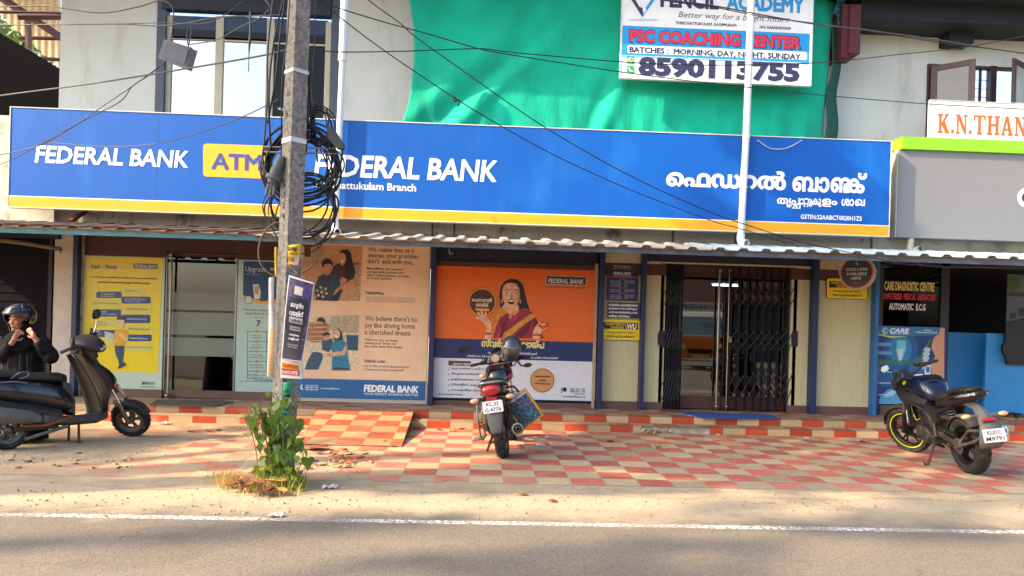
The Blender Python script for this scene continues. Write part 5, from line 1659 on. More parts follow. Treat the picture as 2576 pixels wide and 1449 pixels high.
tx(g, 'Upgrade', 617, 682, Y3 - E3, 13, 52, ink('b9ccd8'), bold=0); tx(g, 'your experience', 617, 691, Y3 - E3, 4, 38, ink('9fb4c4')); tx(g, 'FEDERAL BANK', 680, 680, Y3 - E3, 6, 48, ink('b9ccd8'), bold=.03)
tx(g, 'The new, improved FedMobile', 612, 781, Y3 - E1, 5, 115, ink('2a4048'), bold=.01); tx(g, 'your lives in myriad ways', 617, 790, Y3 - E1, 5, 98, ink('2a4048'), bold=.01); tx(g, 'New Look', 640, 800, Y3 - E1, 3.5, 22, ink('2a4048')); tx(g, '7', 645, 820, Y3 - E1, 14, None, ink('16242c'), bold=.03)
for i, (a, b) in enumerate((('Have your', 'email IDs'), ('Scan QR to', 'make payments'), ('Get multiple', 'investment options'), ('Enable/Disable', 'your debit card'), ('Book flights, cabs,', 'hotels & more'))):
    y = 845 + 25 * i
    tx(g, a, 646, y, Y3 - E1, 3.6, 3.1 * len(a) * .75, ink('2a4048'), bold=.01, align='C'); tx(g, b, 646, y + 6, Y3 - E1, 3.6, 3.1 * len(b) * .75, ink('2a4048'), bold=.01, align='C')
    tx(g, 'Account', 698, y + 1, Y3 - E1, 3.6, 20, ink('2a4048'), bold=.01, align='C'); tx(g, 'Family', 698, y + 7, Y3 - E1, 3.6, 17, ink('2a4048'), bold=.01, align='C')
tx(g, 'Easy. Safe. Convenient', 640, 958, Y3 - E2, 3.6, 44, ink('2a4048'), bold=.01)
g.build('lettering', t, smooth=0)

# ------------------------------------------------------------------ laboratory window letters and poster
Yl = YF + 0.05
t = thing('window_lettering', P(2292, 775, Yl), 'yellow, red and white laboratory lettering stuck on the dark shop window', 'sign')
g = MB()
def t8(s, x0, x1, y, h, m, bold):
    a, b = zz(8, x0, y), zz(8, x1, y); tx(g, s, a[0], a[1], Yl - 0.008, h, b[0] - a[0], m, bold)
t8('CARE DIAGNOSTIC CENTRE', 878, 1272, 737, 21, ink('cbbf72'), .05); t8('COMPUTERISED  MEDICAL  LABORATORY', 854, 1286, 806, 15, ink('b4283a'), .05); t8('AUTOMATIC  E.C.G', 912, 1202, 885, 15.5, ink('c4c4c0'), .05)
g.build('lettering', t, smooth=0)
Y4 = YF + 0.0
t = board('poster', 2210, 819, 2376, 1018, Y4, '0e3470', 'blue laboratory poster with an orange torn side, behind the dark blue motorcycle', 'poster', d=0.02, rough=.3)
g = MB(); p8 = lambda m, Y, *pts: pp(g, [zz(8, *a) for a in pts], Y, m)
p8(ink('1d6aa0'), Y4 - E1, (834, 1012), (1330, 1022), (1326, 1080), (1080, 1085), (940, 1092), (832, 1072)); p8(ink('b4c838'), Y4 - E2, (832, 1070), (930, 1088), (1060, 1088), (930, 1100), (832, 1080))
p8(ink('b98a70'), Y4 - E2, (1300, 1030), (1333, 1025), (1326, 1610), (1222, 1600), (1238, 1400), (1230, 1300), (1262, 1240), (1232, 1170), (1250, 1100), (1290, 1070))
p8(ink('2c6a4a'), Y4 - E1, (830, 1265), (1140, 1275), (1160, 1210), (1220, 1110), (1236, 1120), (1190, 1200), (1155, 1290), (830, 1300))
for y in (1150, 1215):
    p8(ink('5a8fae'), Y4 - E1, (832, y - 14), (925, y - 12), (938, y), (925, y + 14), (832, y + 12))
for cx_, cy_, rx_, ry_, c_ in ((1000, 1180, 130, 150, '14508c'), (1000, 1190, 85, 115, '1c74a8'), (900, 1380, 120, 90, '14508c'), (1150, 1350, 90, 110, '1a5c96')):
    disc(g, *zz(8, cx_, cy_), rx_ / 3, Y4 - .0006 - rx_ * 1e-6 - (.0006 if rx_ < 100 else 0), ink(c_), ry=ry_ / 3)
p8(ink('5fb0c4'), Y4 - E1, (975, 1120), (1035, 1115), (1045, 1180), (1010, 1270), (985, 1275), (968, 1190)); p8(ink('a9c4c8'), Y4 - E2, (972, 1190), (1025, 1180), (1010, 1260), (990, 1280))
for i in range(5):
    disc(g, zz(8, 1200, 1190 + 32 * i)[0] - i * 1.5, zz(8, 1200, 1190 + 32 * i)[1], 9, Y4 - E2 - 0.0005 * i, ink('9fb8c8'), ry=6)
p8(ink('c7d4da'), Y4 - E2, (1180, 1310), (1230, 1305), (1226, 1380), (1182, 1378)); p8(ink('1c5f9c'), Y4 - E3, (1192, 1322), (1222, 1320), (1218, 1362), (1192, 1360))
for a, b in (((832, 1358), (970, 1358)), ((970, 1358), (1000, 1405)), ((832, 1442), (965, 1442)), ((965, 1442), (1000, 1405)), ((1000, 1405), (1070, 1405)), ((832, 1530), (940, 1528))):
    g.m(ink('b9c8cc')).tube([P(*zz(8, *a), Y4 - 0.006), P(*zz(8, *b), Y4 - 0.006)], 0.008, 6); disc(g, *zz(8, *b), 2.8, Y4 - 0.016, ink('b9c8cc'), n=10)
p8(ink('4a93c0'), Y4 - E1, (834, 1600), (850, 1540), (905, 1490), (985, 1480), (1030, 1510), (1030, 1600)); p8(ink('8fc0d8'), Y4 - E2, (870, 1545), (920, 1500), (980, 1495), (960, 1520), (900, 1550))
c8 = zz(8, 884, 1048); disc(g, c8[0], c8[1], 8, Y4 - E2, ink('a9c8d8')); disc(g, c8[0] + 1, c8[1], 5.5, Y4 - E3, ink('1d6aa0')); disc(g, c8[0] - 1, c8[1] + 1, 3.5, Y4 - E4, ink('8fc05a'))
g.build('print', t, smooth=0)
g = MB()
a = zz(8, 918, 1060); tx(g, 'CARE', a[0], a[1], Y4 - E2, 11, 52, ink('cfdbe0'), bold=.05, shear=.2); a = zz(8, 918, 1075); tx(g, 'diagnostic centre', a[0], a[1] - 1, Y4 - E2, 4, 50, ink('cfdbe0'), bold=.02)
a = zz(8, 1175, 1046); tx(g, 'Automated', a[0], a[1], Y4 - E2, 3.5, 20, ink('cfdbe0'), bold=.03); a = zz(8, 1122, 1062); tx(g, 'Medical Laboratory & E.C.G', a[0], a[1], Y4 - E2, 4, 54, ink('cfdbe0'), bold=.03)
g.build('lettering', t, smooth=0)
# posters inside the east shop
t = board('poster', 2535, 682, 2640, 845, 12.6, '5a6066', 'grey product poster in the dark doorway at the east edge', 'poster', d=0.02)
g = MB(); disc(g, 2550, 713, 16, 12.6 - E1, ink('3a5a2c'), ry=20); pp(g, [(2536, 735), (2600, 736), (2600, 746), (2536, 745)], 12.6 - E1, ink('2a2c34')); pp(g, [(2540, 790), (2556, 785), (2556, 800), (2540, 803)], 12.6 - E1, ink('242a3a')); pp(g, [(2562, 775), (2590, 772), (2590, 792), (2562, 796)], 12.6 - E1, ink('242a3a')); g.build('print', t, smooth=0)
g = MB().m(mat('black plastic sheet', '0b0c10', 0.5)); q = [(2530, 812), (2580, 800), (2640, 800), (2640, 918), (2533, 917), (2532, 900), (2524, 886), (2522, 872), (2530, 860)]
g.prism([P(x, y, 11.85) for x, y in q], (0, 0.04, 0))
tag(g.build('black_panel', smooth=0), 'curved black panel hanging over the blue partition at the east edge', 'panel')
# ------------------------------------------------------------------ two-wheelers
M_TYRE = mat('tyre rubber', '1c1b1a', 0.85, var=0.25, vs=12, dirt='6a5b4a', dp=(0.5, 0.85), ds=6, bump=0.3, bs=90)
M_TREAD_ = mat('tyre tread', '171615', 0.9, var=0.2, dirt='5a4c3d', dp=(0.5, 0.9), ds=9)
M_BLKPL = mat('black plastic', '1a1a1c', 0.45, var=0.15, dirt='4a4238', dp=(0.55, 0.9), ds=5)
M_BLKGL = mat('glossy black', '0c0c10', 0.18, var=0.1, coat=0.6, dirt='2c2824', dp=(0.55, 0.95), ds=4)
M_SEAT = mat('black seat vinyl', '1c1a1a', 0.55, var=0.12, bump=0.15, bs=150)
M_GREYPL = mat('dusty grey plastic', '55534f', 0.65, var=0.15, vs=5, dirt='7d7264', dp=(0.5, 0.8), ds=7)
M_ALLOY = mat('dirty alloy', '8d8780', 0.45, 0.7, var=0.15, dirt='5c4c3c', dp=(0.5, 0.8), ds=12)
M_BLKAL = mat('black alloy', '131315', 0.4, 0.3, var=0.15, dirt='4f453a', dp=(0.55, 0.85), ds=10)
M_CHROME = mat('chrome', 'c9c7c2', 0.15, 1.0, var=0.05)
M_DCHR = mat('dull steel', '7b746a', 0.45, 0.8, var=0.2, dirt='55402c', dp=(0.5, 0.75), ds=20)
M_ENG = mat('engine casting', '3a3835', 0.6, 0.4, var=0.25, vs=15, dirt='6b5a48', dp=(0.5, 0.8), ds=12)
M_MIRR = mat('mirror glass', 'b5b0a5', 0.06, 1.0, var=0)
M_REDL = mat('red lamp lens', 'a00c14', 0.15, var=0.1, coat=0.5)
M_AMB = mat('indicator lens', 'c9a07a', 0.2, var=0.1, coat=0.3)
M_CLEAR = mat('clear lamp lens', 'b5b3b0', 0.12, 0.3, var=0.1)
M_PLATE = mat('white number plate', 'd0d0cc', 0.4, var=0.04)
M_INKB = mat('black letters', '15151a', 0.5, var=0)

def wheel(parent, c, R_, w, rim_m, M=None, spokes=5, rimR=None, stripe=None, disc_r=0.0, lug=.010, hub=0.05, disc_side=-1):
    rimR = rimR or R_ * 0.70
    g = MB(M).m(rim_m)
    prof = [(rimR, -w * .38), (rimR + 0.012, -w * .40), (rimR + 0.012, -w * .33), (rimR - 0.015, -w * .2), (rimR - 0.015, w * .2), (rimR + 0.012, w * .33), (rimR + 0.012, w * .40), (rimR, w * .38), (rimR - 0.03, w * .22), (rimR - 0.03, -w * .22)]
    g.lathe(prof, c, (0, 1, 0), 40, close=True)
    g.lathe([(0, -w * .55), (hub * .6, -w * .55), (hub, -w * .35), (hub, w * .35), (hub * .6, w * .55), (0, w * .55)], c, (0, 1, 0), 16)
    for i in range(spokes):
        for dv in (-0.16, 0.16):
            a = 2 * math.pi * i / spokes + 0.3
            a2 = a + dv
            p0 = Vector(c) + Vector((math.cos(a), 0, math.sin(a))) * hub * .8
            p1 = Vector(c) + Vector((math.cos(a2), 0, math.sin(a2))) * (rimR - 0.02)
            g.tube([p0, p1], [0.016, 0.011], 6, up=Vector((0, 1, 0)))
    if stripe:
        for sd in (-1, 1):
            g.m(stripe).lathe([(rimR + 0.002, sd * w * .42), (rimR + 0.013, sd * w * .43)], c, (0, 1, 0), 48)
    wh = g.build('wheel', parent, smooth=45)
    t = MB(M).m(M_TYRE)
    r0 = rimR + 0.005
    pr = [(r0, -w * .36), (r0 + (R_ - r0) * .35, -w * .49), (r0 + (R_ - r0) * .68, -w * .5), (R_ - 0.012, -w * .33), (R_ - 0.002, -w * .15), (R_, 0), (R_ - 0.002, w * .15), (R_ - 0.012, w * .33), (r0 + (R_ - r0) * .68, w * .5), (r0 + (R_ - r0) * .35, w * .49), (r0, w * .36)]
    t.lathe(pr, c, (0, 1, 0), 48)
    t.m(M_TREAD_)
    n = 22
    for i in range(n):
        a = 2 * math.pi * i / n
        for sd in (-1, 1):
            for (yy, dr, sz) in (((w * .17), 0.0, (0.05, w * .20, lug)), ((w * .385), 0.012, (0.045, w * .17, lug * 1.2))):
                aa = a + (0.08 if sd > 0 else 0.2)
                rad = R_ - dr * 1.25
                p = Vector(c) + Vector((math.cos(aa) * rad, sd * yy, math.sin(aa) * rad))
                rot = Matrix.Rotation(-(aa - math.pi / 2), 3, 'Y') @ Matrix.Rotation(sd * (0.55 if yy > w * .3 else 0.12), 3, 'X').inverted() @ Matrix.Rotation(sd * 0.5, 3, 'Z')
                t.obox(p, sz, rot)
    t.build('tyre', wh, smooth=35)
    if disc_r:
        d = MB(M).m(M_DCHR)
        y = disc_side * w * .62
        d.lathe([(disc_r * .55, y - .002), (disc_r, y - .002), (disc_r, y + .002), (disc_r * .55, y + .002)], c, (0, 1, 0), 32, close=True)
        d.build('brake_disc', wh, smooth=40)
    return wh
def sring(x, zc, w, h, y0=0.0, n=20, p=2.6, tilt=0.0):
    out = []
    for j in range(n):
        t = 2 * math.pi * j / n
        cc, ss = math.cos(t), math.sin(t)
        y = w * math.copysign(abs(cc) ** (2 / p), cc)
        z = h * math.copysign(abs(ss) ** (2 / p), ss)
        out.append(Vector((x + z * tilt, y0 + y, zc + z)))
    return out
def loftx(mb, secs, n=20, p=2.6):
    mb.loft([sring(s[0], s[1], s[2], s[3], s[4] if len(s) > 4 else 0, n, p, s[5] if len(s) > 5 else 0) for s in secs])
def spring(mb, a, b, r, turns, wire):
    a, b = Vector(a), Vector(b)
    A, B = frame(b - a)
    pts = [a + (b - a) * (i / (turns * 10)) + (A * math.cos(i * .628) + B * math.sin(i * .628)) * r for i in range(turns * 10 + 1)]
    mb.tube(pts, wire, 5)
def plate(parent, c, w, h, rot, l1, l2, M=None, label=None):
    g = MB().m(M_PLATE)
    Rm = rot
    T = Matrix.Translation(Vector(c)) @ Rm.to_4x4()
    g.M = T if M is None else M @ T
    pts = rrect(-w / 2 * 1000, -h / 2 * 1000, w / 2 * 1000, h / 2 * 1000, 12, 0)
    g.prism([(x / 1000, 0, z / 1000) for x, z in pts], (0, 0.006, 0))
    p = g.build('number_plate', parent, smooth=0)
    g = MB(); g.M = T if M is None else M @ T
    ch = h * .30
    text(g, l1, 0, -0.0025, h * .08, h=ch, w=w * .62, material=M_INKB, bold=0.012, align='C')
    text(g, l2, 0, -0.0025, -h * .38, h=ch, w=w * .80, material=M_INKB, bold=0.012, align='C')
    g.m(M_INKB)
    for sx in (-1, 1):
        g.face([(sx * w * .44 + .005 * math.cos(i * .8), -0.002, h * .33 + .005 * math.sin(i * .8)) for i in range(8)])
    g.build('lettering', p, smooth=0)
    return p
def vehicle(name, rear, heading, lean, label, cat, z=0.0):
    t = thing(name, (rear.x, rear.y, z), label, cat, world_coords=False)
    t.rotation_euler = (Matrix.Rotation(heading, 3, 'Z') @ Matrix.Rotation(lean, 3, 'X')).to_euler()
    return t

# ---- centre motorbike: black and red commuter, seen from behind --------------
ra, fa = G(1268, 1150), G(1287, 1106)
ha = math.atan2(fa.y - ra.y, fa.x - ra.x)
bk = vehicle('motorbike', ra, ha, R(-10), 'black and red motorbike leaning on its side stand, seen from behind before the orange poster', 'motorbike')
WB = 1.30
wheel(bk, (0, 0, .305), .305, .115, M_ALLOY, spokes=6)
MS = Matrix.Translation((WB, 0, 0)) @ Matrix.Rotation(R(6), 4, 'Z') @ Matrix.Translation((-WB, 0, 0))
wheel(bk, (WB, 0, .30), .30, .09, M_ALLOY, M=MS, spokes=6, disc_r=.12)
g = MB(MS).m(M_DCHR)
for s in (-1, 1):
    g.tube([(WB, s * .085, .30), (WB - .12, s * .085, .62)], .026, 10); g.m(M_CHROME).tube([(WB - .11, s * .085, .6), (WB - .25, s * .085, .96)], .017, 10); g.m(M_DCHR)
g.build('fork', bk)
g = MB(MS).m(M_BLKGL)
g.lathe([(.325, -.055), (.34, -.03), (.345, 0), (.34, .03), (.325, .055)], (WB, 0, .30), (0, 1, 0), 20, R(-60), R(60))
g.build('mudguard', bk)
g = MB().m(M_BLKPL)
g.tube(smooth_path([(.95, 0, .80), (.75, 0, .45), (.45, 0, .36), (.38, 0, .55), (.5, 0, .72)]), .03, 8)
g.tube([(.95, 0, .85), (.40, .05, .68), (-.2, .1, .74)], .022, 8); g.tube([(.95, 0, .85), (.40, -.05, .68), (-.2, -.1, .74)], .022, 8)
for s in (-1, 1):
    g.tube([(.42, s * .1, .34), (0, s * .105, .305), (-.06, s * .105, .305)], .024, 8)
g.build('frame', bk)
g = MB().m(M_ENG)
g.obox((.62, 0, .36), (.34, .24, .22)); g.obox((.72, 0, .52), (.16, .16, .22), (0, R(-12), 0))
for i in range(6):
    g.obox((.72 - .006 * i, 0, .45 + .03 * i), (.2, .2, .010), (0, R(-12), 0))
g.lathe([(0, .0), (.09, .0), (.10, -.03), (0, -.05)], (.60, -.12, .36), (0, 1, 0), 20); g.lathe([(0, .05), (.10, .03), (.09, .0), (0, 0)], (.60, .12, .36), (0, 1, 0), 20)
g.build('engine', bk, bevel=.008)
g = MB()
g.m(M_BLKGL); loftx(g, [(.50, .82, .05, .07), (.54, .83, .11, .10), (.66, .86, .145, .125), (.82, .88, .165, .13), (.95, .88, .15, .11), (1.02, .87, .08, .06)])
tk = g.build('tank', bk, smooth=60)
g = MB().m(mat('red graphics', '8c1220', 0.2, coat=.5)); 
for s in (-1, 1):
    g.loft([[Vector((x, s * (w + .004), z0)), Vector((x, s * (w * .94 + .006), z1))] for x, w, z0, z1 in ((.58, .125, .80, .84), (.70, .152, .80, .89), (.84, .164, .82, .92), (.94, .153, .85, .92))], cap=False, closed=False)
g.build('stripe', tk, smooth=60, mods=(('SOLIDIFY', dict(thickness=.006)),))
g = MB().m(M_SEAT)
loftx(g, [(-.26, .86, .09, .03), (-.20, .855, .12, .045), (-.02, .83, .135, .05), (.14, .79, .14, .055), (.34, .765, .14, .05), (.50, .785, .11, .045), (.56, .80, .06, .03)])
g.build('seat', bk, smooth=60)
g = MB().m(M_BLKGL)
loftx(g, [(-.36, .80, .06, .03), (-.33, .79, .095, .065), (-.20, .77, .13, .075), (.05, .73, .14, .075), (.25, .69, .13, .09), (.42, .65, .11, .10), (.5, .63, .09, .08)], p=3)
g.build('tail_panel', bk, smooth=50)
# grab rail, tail lamp
g = MB().m(mat('silver rail', '8f8d88', .3, .7)).tube(smooth_path([(.02, .15, .80), (-.18, .155, .83), (-.33, .11, .855), (-.36, 0, .86), (-.33, -.11, .855), (-.18, -.155, .83), (.02, -.15, .80)]), .013, 8)
g.build('grab_rail', bk)
g = MB().m(M_REDL)
g.loft([sring(-.30, .775, .095, .055, p=2.4), sring(-.365, .775, .10, .06, p=2.4), sring(-.392, .772, .085, .05, p=2.4), sring(-.40, .77, .05, .03, p=2.4)])
g.build('tail_lamp', bk, smooth=60)
# rear mudguard and plate
g = MB().m(M_GREYPL)
g.loft([[Vector((x, -w, z)), Vector((x - .012, -w * .6, z + .01)), Vector((x - .016, 0, z + .012)), Vector((x - .012, w * .6, z + .01)), Vector((x, w, z))] for x, w, z in ((-.30, .08, .70), (-.36, .085, .62), (-.375, .085, .52), (-.385, .078, .42), (-.392, .062, .34), (-.394, .04, .31))], cap=False, closed=False)
g.build('rear_mudguard', bk, smooth=60, mods=(('SOLIDIFY', dict(thickness=.008)),))
g = MB().m(M_REDL).obox((-.383, 0, .685), (.02, .11, .04)); g.build('reflector', bk, smooth=0, bevel=.004)
plate(bk, (-.405, 0, .605), .215, .125, Matrix.Rotation(R(-90), 3, 'Z') @ Matrix.Rotation(R(-8), 3, 'X'), 'KL.32', 'G.4776')
for s in (-1, 1):
    g = MB().m(M_BLKPL).tube([(-.32, s * .07, .69), (-.335, s * .15, .685)], .014, 8)
    g.m(M_AMB).ell((-.34, s * .19, .685), (.032, .05, .028), 14, 10)
    g.m(M_BLKPL).ell((-.325, s * .18, .685), (.028, .048, .027), 14, 10)
    g.build('indicator', bk)
    g = MB().m(M_BLKPL).cyl((.02, s * .135, .72), (-.01, s * .135, .62), .03, 12)
    g.cyl((-.02, s * .135, .40), (-.03, s * .135, .31), .03, 12)
    g.m(M_ALLOY if s > 0 else M_BLKPL); spring(g, (.015, s * .135, .70), (-.02, s * .135, .40), .032, 11, .008)
    g.m(M_DCHR).cyl((.02, s * .135, .70), (-.02, s * .135, .34), .014, 8)
    g.build('shock_absorber', bk)
    g = MB().m(M_BLKPL).tube([(.33, s * .12, .34), (.33, s * .26, .33)], .016, 8); g.m(M_DCHR).tube([(.18, s * .13, .40), (.12, s * .25, .40)], .012, 8)
    g.build('footpeg', bk)
# sari guard with step on the left
g = MB().m(M_DCHR)
g.tube(smooth_path([(.05, .15, .70), (-.16, .19, .62), (-.20, .20, .40), (-.10, .20, .24), (.08, .17, .26)]), .010, 8)
g.tube(smooth_path([(.08, .16, .60), (.05, .19, .45), (.08, .18, .26)]), .009, 8)
g.tube([(-.12, .19, .25), (-.12, .29, .245), (.06, .29, .245), (.06, .18, .25)], .010, 8); g.tube([(-.06, .2, .247), (-.06, .29, .247)], .007, 6); g.tube([(0, .2, .247), (0, .29, .247)], .007, 6)
g.build('sari_guard', bk)
# silencer on the right
g = MB().m(M_BLKPL).tube(smooth_path([(.78, -.08, .45), (.80, -.15, .28), (.55, -.17, .24), (.30, -.19, .27)]), .022, 10)
g.m(M_ENG).lathe([(.02, 0), (.055, .06), (.066, .14), (.066, .60), (.060, .63), (.045, .63), (.03, .615), (.014, .615), (.014, .59)], (.36, -.19, .26), (-1, -.04, .10), 24)
g.m(M_DCHR).lathe([(.060, .628), (.066, .632), (.046, .636)], (.36, -.19, .26), (-1, -.04, .10), 24); g.lathe([(.018, .60), (.03, .625), (.018, .635)], (.36, -.19, .26), (-1, -.04, .10), 16)
g.build('silencer', bk)
# chain case and brake hub, stands
g = MB().m(M_BLKPL).obox((.2, .10, .34), (.42, .03, .09)); g.lathe([(0, .0), (.07, 0), (.075, .03), (0, .03)], (0, .075, .305), (0, 1, 0), 20); g.build('chain_case', bk, bevel=.01)
g = MB().m(M_RUST).tube([(.50, .10, .26), (.34, .22, .04), (.33, .25, .015)], .014, 8); g.obox((.33, .25, .012), (.05, .05, .012)); g.build('side_stand', bk)
g = MB().m(M_RUST).tube([(.36, -.12, .22), (.10, -.15, .16)], .014, 8); g.tube([(.36, .12, .22), (.10, .15, .16)], .014, 8); g.tube([(.12, -.15, .165), (.12, .15, .165)], .012, 8); g.build('centre_stand', bk)
# handlebar, dials, mirrors
g = MB(MS).m(M_DCHR)
g.tube(smooth_path([(.90, .36, 1.02), (.96, .24, 1.03), (1.04, .10, .99), (1.05, 0, .985), (1.04, -.10, .99), (.96, -.24, 1.03), (.90, -.36, 1.02)]), .011, 10)
g.m(M_BLKPL)
for s in (-1, 1):
    g.tube([(.96, s * .245, 1.03), (.90, s * .37, 1.02)], .018, 10); g.obox((.97, s * .215, 1.03), (.05, .06, .045), (0, 0, s * .4)); g.tube(smooth_path([(.99, s * .2, 1.035), (.97, s * .28, 1.03), (.93, s * .37, 1.01)]), .007, 6)
    g.lathe([(0, 0), (.03, .0), (.03, .05), (0, .05)], (1.0, s * .16, 1.04), (0, s, .2), 12)
g.build('handlebar', bk)
g = MB(MS).m(M_BLKPL)
g.loft([[Vector((x, y, z)) for y, z in ((-.11, 0.93), (-.115, 1.0), (-.09, 1.05), (0, 1.065), (.09, 1.05), (.115, 1.0), (.11, .93), (0, .90))] for x in (1.06, 1.14)])
g.m(M_BLKGL).loft([[Vector((1.14 + .05 * k - .02 * k * k, y * (1 - .12 * k), z + .035 * k)) for y, z in ((-.14, 0.93), (-.15, 1.02), (-.12, 1.09), (0, 1.12), (.12, 1.09), (.15, 1.02), (.14, .93), (0, .88))] for k in (0, 1, 2)])
g.M = MS @ Matrix.Translation((0, 0, .075))
bd = mat('bronze dial', 'b08a58', .3, var=.1); 
for y in (-.058, .058):
    g.m(M_DCHR).lathe([(.052, 0), (.056, .012), (.050, .014)], (1.055, y, .985), (-1, 0, .35), 20)
    g.m(bd).lathe([(0, .010), (.049, .010)], (1.055, y, .985), (-1, 0, .35), 20)
g.build('dial_cluster', bk, smooth=45)
g = MB(MS).m(M_CLEAR).ell((1.22, 0, .93), (.06, .10, .10)); g.build('headlight', bk)
for s in (1, -1):
    g = MB(MS).m(M_BLKPL).tube(smooth_path([(.98, s * .22, 1.04), (1.0, s * .24, 1.13), (1.0, s * (.33 if s > 0 else .25), 1.19 if s > 0 else 1.14), (.985, s * (.38 if s > 0 else .26), 1.21 if s > 0 else 1.15)]), .008, 8)
    c = Vector((.975, s * (.43 if s > 0 else .27), 1.225 if s > 0 else 1.15))
    hexa = [(s * (-.085), -.005), (s * (-.05), .034), (s * .04, .036), (s * .085, .005), (s * .05, -.034), (s * (-.05), -.034)]
    g.prism([c + Vector((.012, y, z)) for y, z in hexa], (.02, 0, 0)); g.m(M_MIRR).face([c + Vector((.010, y * .92, z * .9)) for y, z in hexa])
    g.build('mirror', bk, smooth=0, bevel=.004)
g = MB(MS).m(mat('blue lever', '17408a', .4)).tube([(.99, -.20, 1.0), (.95, -.24, .93), (.94, -.28, .92)], .012, 8); g.m(M_BLKPL).ell((.94, -.32, .925), (.03, .055, .028), 12, 8); g.build('front_indicator', bk)
g = MB(MS).m(M_BLKPL).tube([(1.06, .12, .88), (1.04, .2, .87)], .012, 8); g.m(M_AMB).ell((1.04, .24, .87), (.03, .05, .028), 12, 8); g.build('front_indicator', bk)
g = MB(MS).m(M_BLKPL)
for k_, (a_, b_, c_) in enumerate((((.98, .2, 1.02), (1.12, .16, 1.06), (1.14, .03, .86)), ((.98, -.2, 1.02), (1.12, -.14, 1.04), (1.14, -.03, .84)), ((1.0, .16, 1.02), (1.1, .0, .96), (1.0, -.05, .8)))):
    g.tube(smooth_path([a_, b_, c_]), .006, 6)
g.build('cable', bk)

# helmet hung on the right mirror
Hc = P(1287, 872, 9.05)
hm = thing('helmet', Hc, 'dark grey full face helmet hung on the mirror of the black and red motorbike', 'helmet', world_coords=False, rot=(R(10), R(6), R(-12)))
g = MB().m(mat('grey helmet shell', '2a3038', .3, var=.15, coat=.4, dirt='5a5a58', dp=(.6, .9), ds=5))
rings = []
for i in range(13):
    t_ = i / 12
    z = .135 - .285 * t_
    r = math.sqrt(max(0, 1 - ((z - 0) / .14) ** 2)) if z > 0 else 1 - .18 * (-z / .15) ** 2
    r = max(r, .05)
    ring = []
    for j in range(28):
        a = 2 * math.pi * j / 28
        x, y = .122 * r * math.cos(a), .15 * r * math.sin(a)
        if z < -.02 and y < 0:
            y *= 1.06
        ring.append(Vector((x, y, z)))
    rings.append(ring)
g.loft(rings)
sh = g.build('shell', hm, smooth=60)
g = MB().m(mat('smoked visor', '6a6a66', .08, .5, var=.25, vs=8, coat=.5))
def vis(u, v):
    a = R(-160 + 140 * u)
    z = .035 - .115 * v
    r = math.sqrt(max(0, 1 - (z / .16) ** 2))
    return Vector((.129 * r * math.cos(a), .163 * r * math.sin(a) - .002, z))
g.grid(vis, 20, 8); g.build('visor', hm, smooth=60, mods=(('SOLIDIFY', dict(thickness=.004)),))
g = MB().m(M_BLKPL).lathe([(.115, -.14), (.122, -.155), (.105, -.165)], (0, 0, 0), (0, 0, 1), 28); g.tube(smooth_path([(.08, .03, -.15), (.06, .0, -.22), (-.02, 0, -.24), (-.07, .03, -.15)]), .008, 6); g.build('rim', hm, smooth=50)

# shopping bag hung on the right side
bc = P(1317, 1028, 8.35)
bg_ = thing('shopping_bag', bc, 'teal patterned shopping bag with yellow edges hanging from the black and red motorbike', 'bag', world_coords=False, rot=(0, R(-37), R(-4)))
YLW = mat('yellow bag fabric', 'cf8d10', .7, var=.12, bump=.2, bs=60)
k = NT('teal print')
v_ = k.co()
vo = k.n('TexVoronoi', feature='DISTANCE_TO_EDGE'); vo.inputs['Scale'].default_value = 22; k.l(v_, vo.inputs['Vector'])
c_ = k.mix(k.ramp(vo.outputs['Distance'], .02, .07), lin('4f8a90'), lin('12384a'))
n_ = k.ramp(k.noise(v_, 16, 2), .60, .64)
c_ = k.mix(n_, c_, lin('8e2f58')); k.l(c_, k.b.inputs['Base Color']); k.b.inputs['Roughness'].default_value = .45
w_, h_, d_ = .145, .185, .06
g = MB().m(YLW)
g.loft([[Vector((x * sx, y * sy, z)) for x, y in ((-w_, -d_), (-w_ * .3, -d_ * 1.25), (w_ * .3, -d_ * 1.25), (w_, -d_), (w_ * 1.04, 0), (w_, d_), (0, d_ * 1.2), (-w_, d_), (-w_ * 1.04, 0))] for z, sx, sy in ((-h_, .98, 1), (-h_ * .4, 1.04, 1.1), (h_ * .4, 1.02, 1.0), (h_, 1.0, .75))])
g.build('body', bg_, smooth=40)
g = MB().m(k.m)
g.grid(lambda u, v: Vector(((u - .5) * 2 * (w_ - .014), -d_ * (1.0 + .30 * (1 - abs(2 * u - 1)) ** .6) - .012 + .012 * v, (v - .5) * 2 * (h_ - .02))), 12, 8)
g.m(mat('bag white strip', 'c3c0b8', .6)).box(-w_ + .012, w_ - .012, -d_ * 1.30, -d_ * 1.28, h_ - .05, h_ - .032); g.m(mat('bag pale strip', '8a86b0', .6)).box(-w_ + .012, w_ - .012, -d_ * 1.30, -d_ * 1.28, h_ - .028, h_ - .012)
g.build('front_print', bg_, smooth=60)
g = MB().m(M_BLKPL).tube(smooth_path([(-.07, -.02, h_), (-.08, -.02, h_ + .06), (-.02, -.02, h_ + .11), (.05, -.02, h_ + .09), (.07, -.02, h_)]), .012, 10); g.build('handle', bg_)
g = MB().m(mat('pink cloth', 'a07a92', .9, bump=.4, bs=30)).ell((-.09, .0, h_ + .01), (.045, .04, .09), 10, 8); g.ell((-.03, .0, h_ + .0), (.05, .04, .04), 10, 8); g.build('contents', bg_)

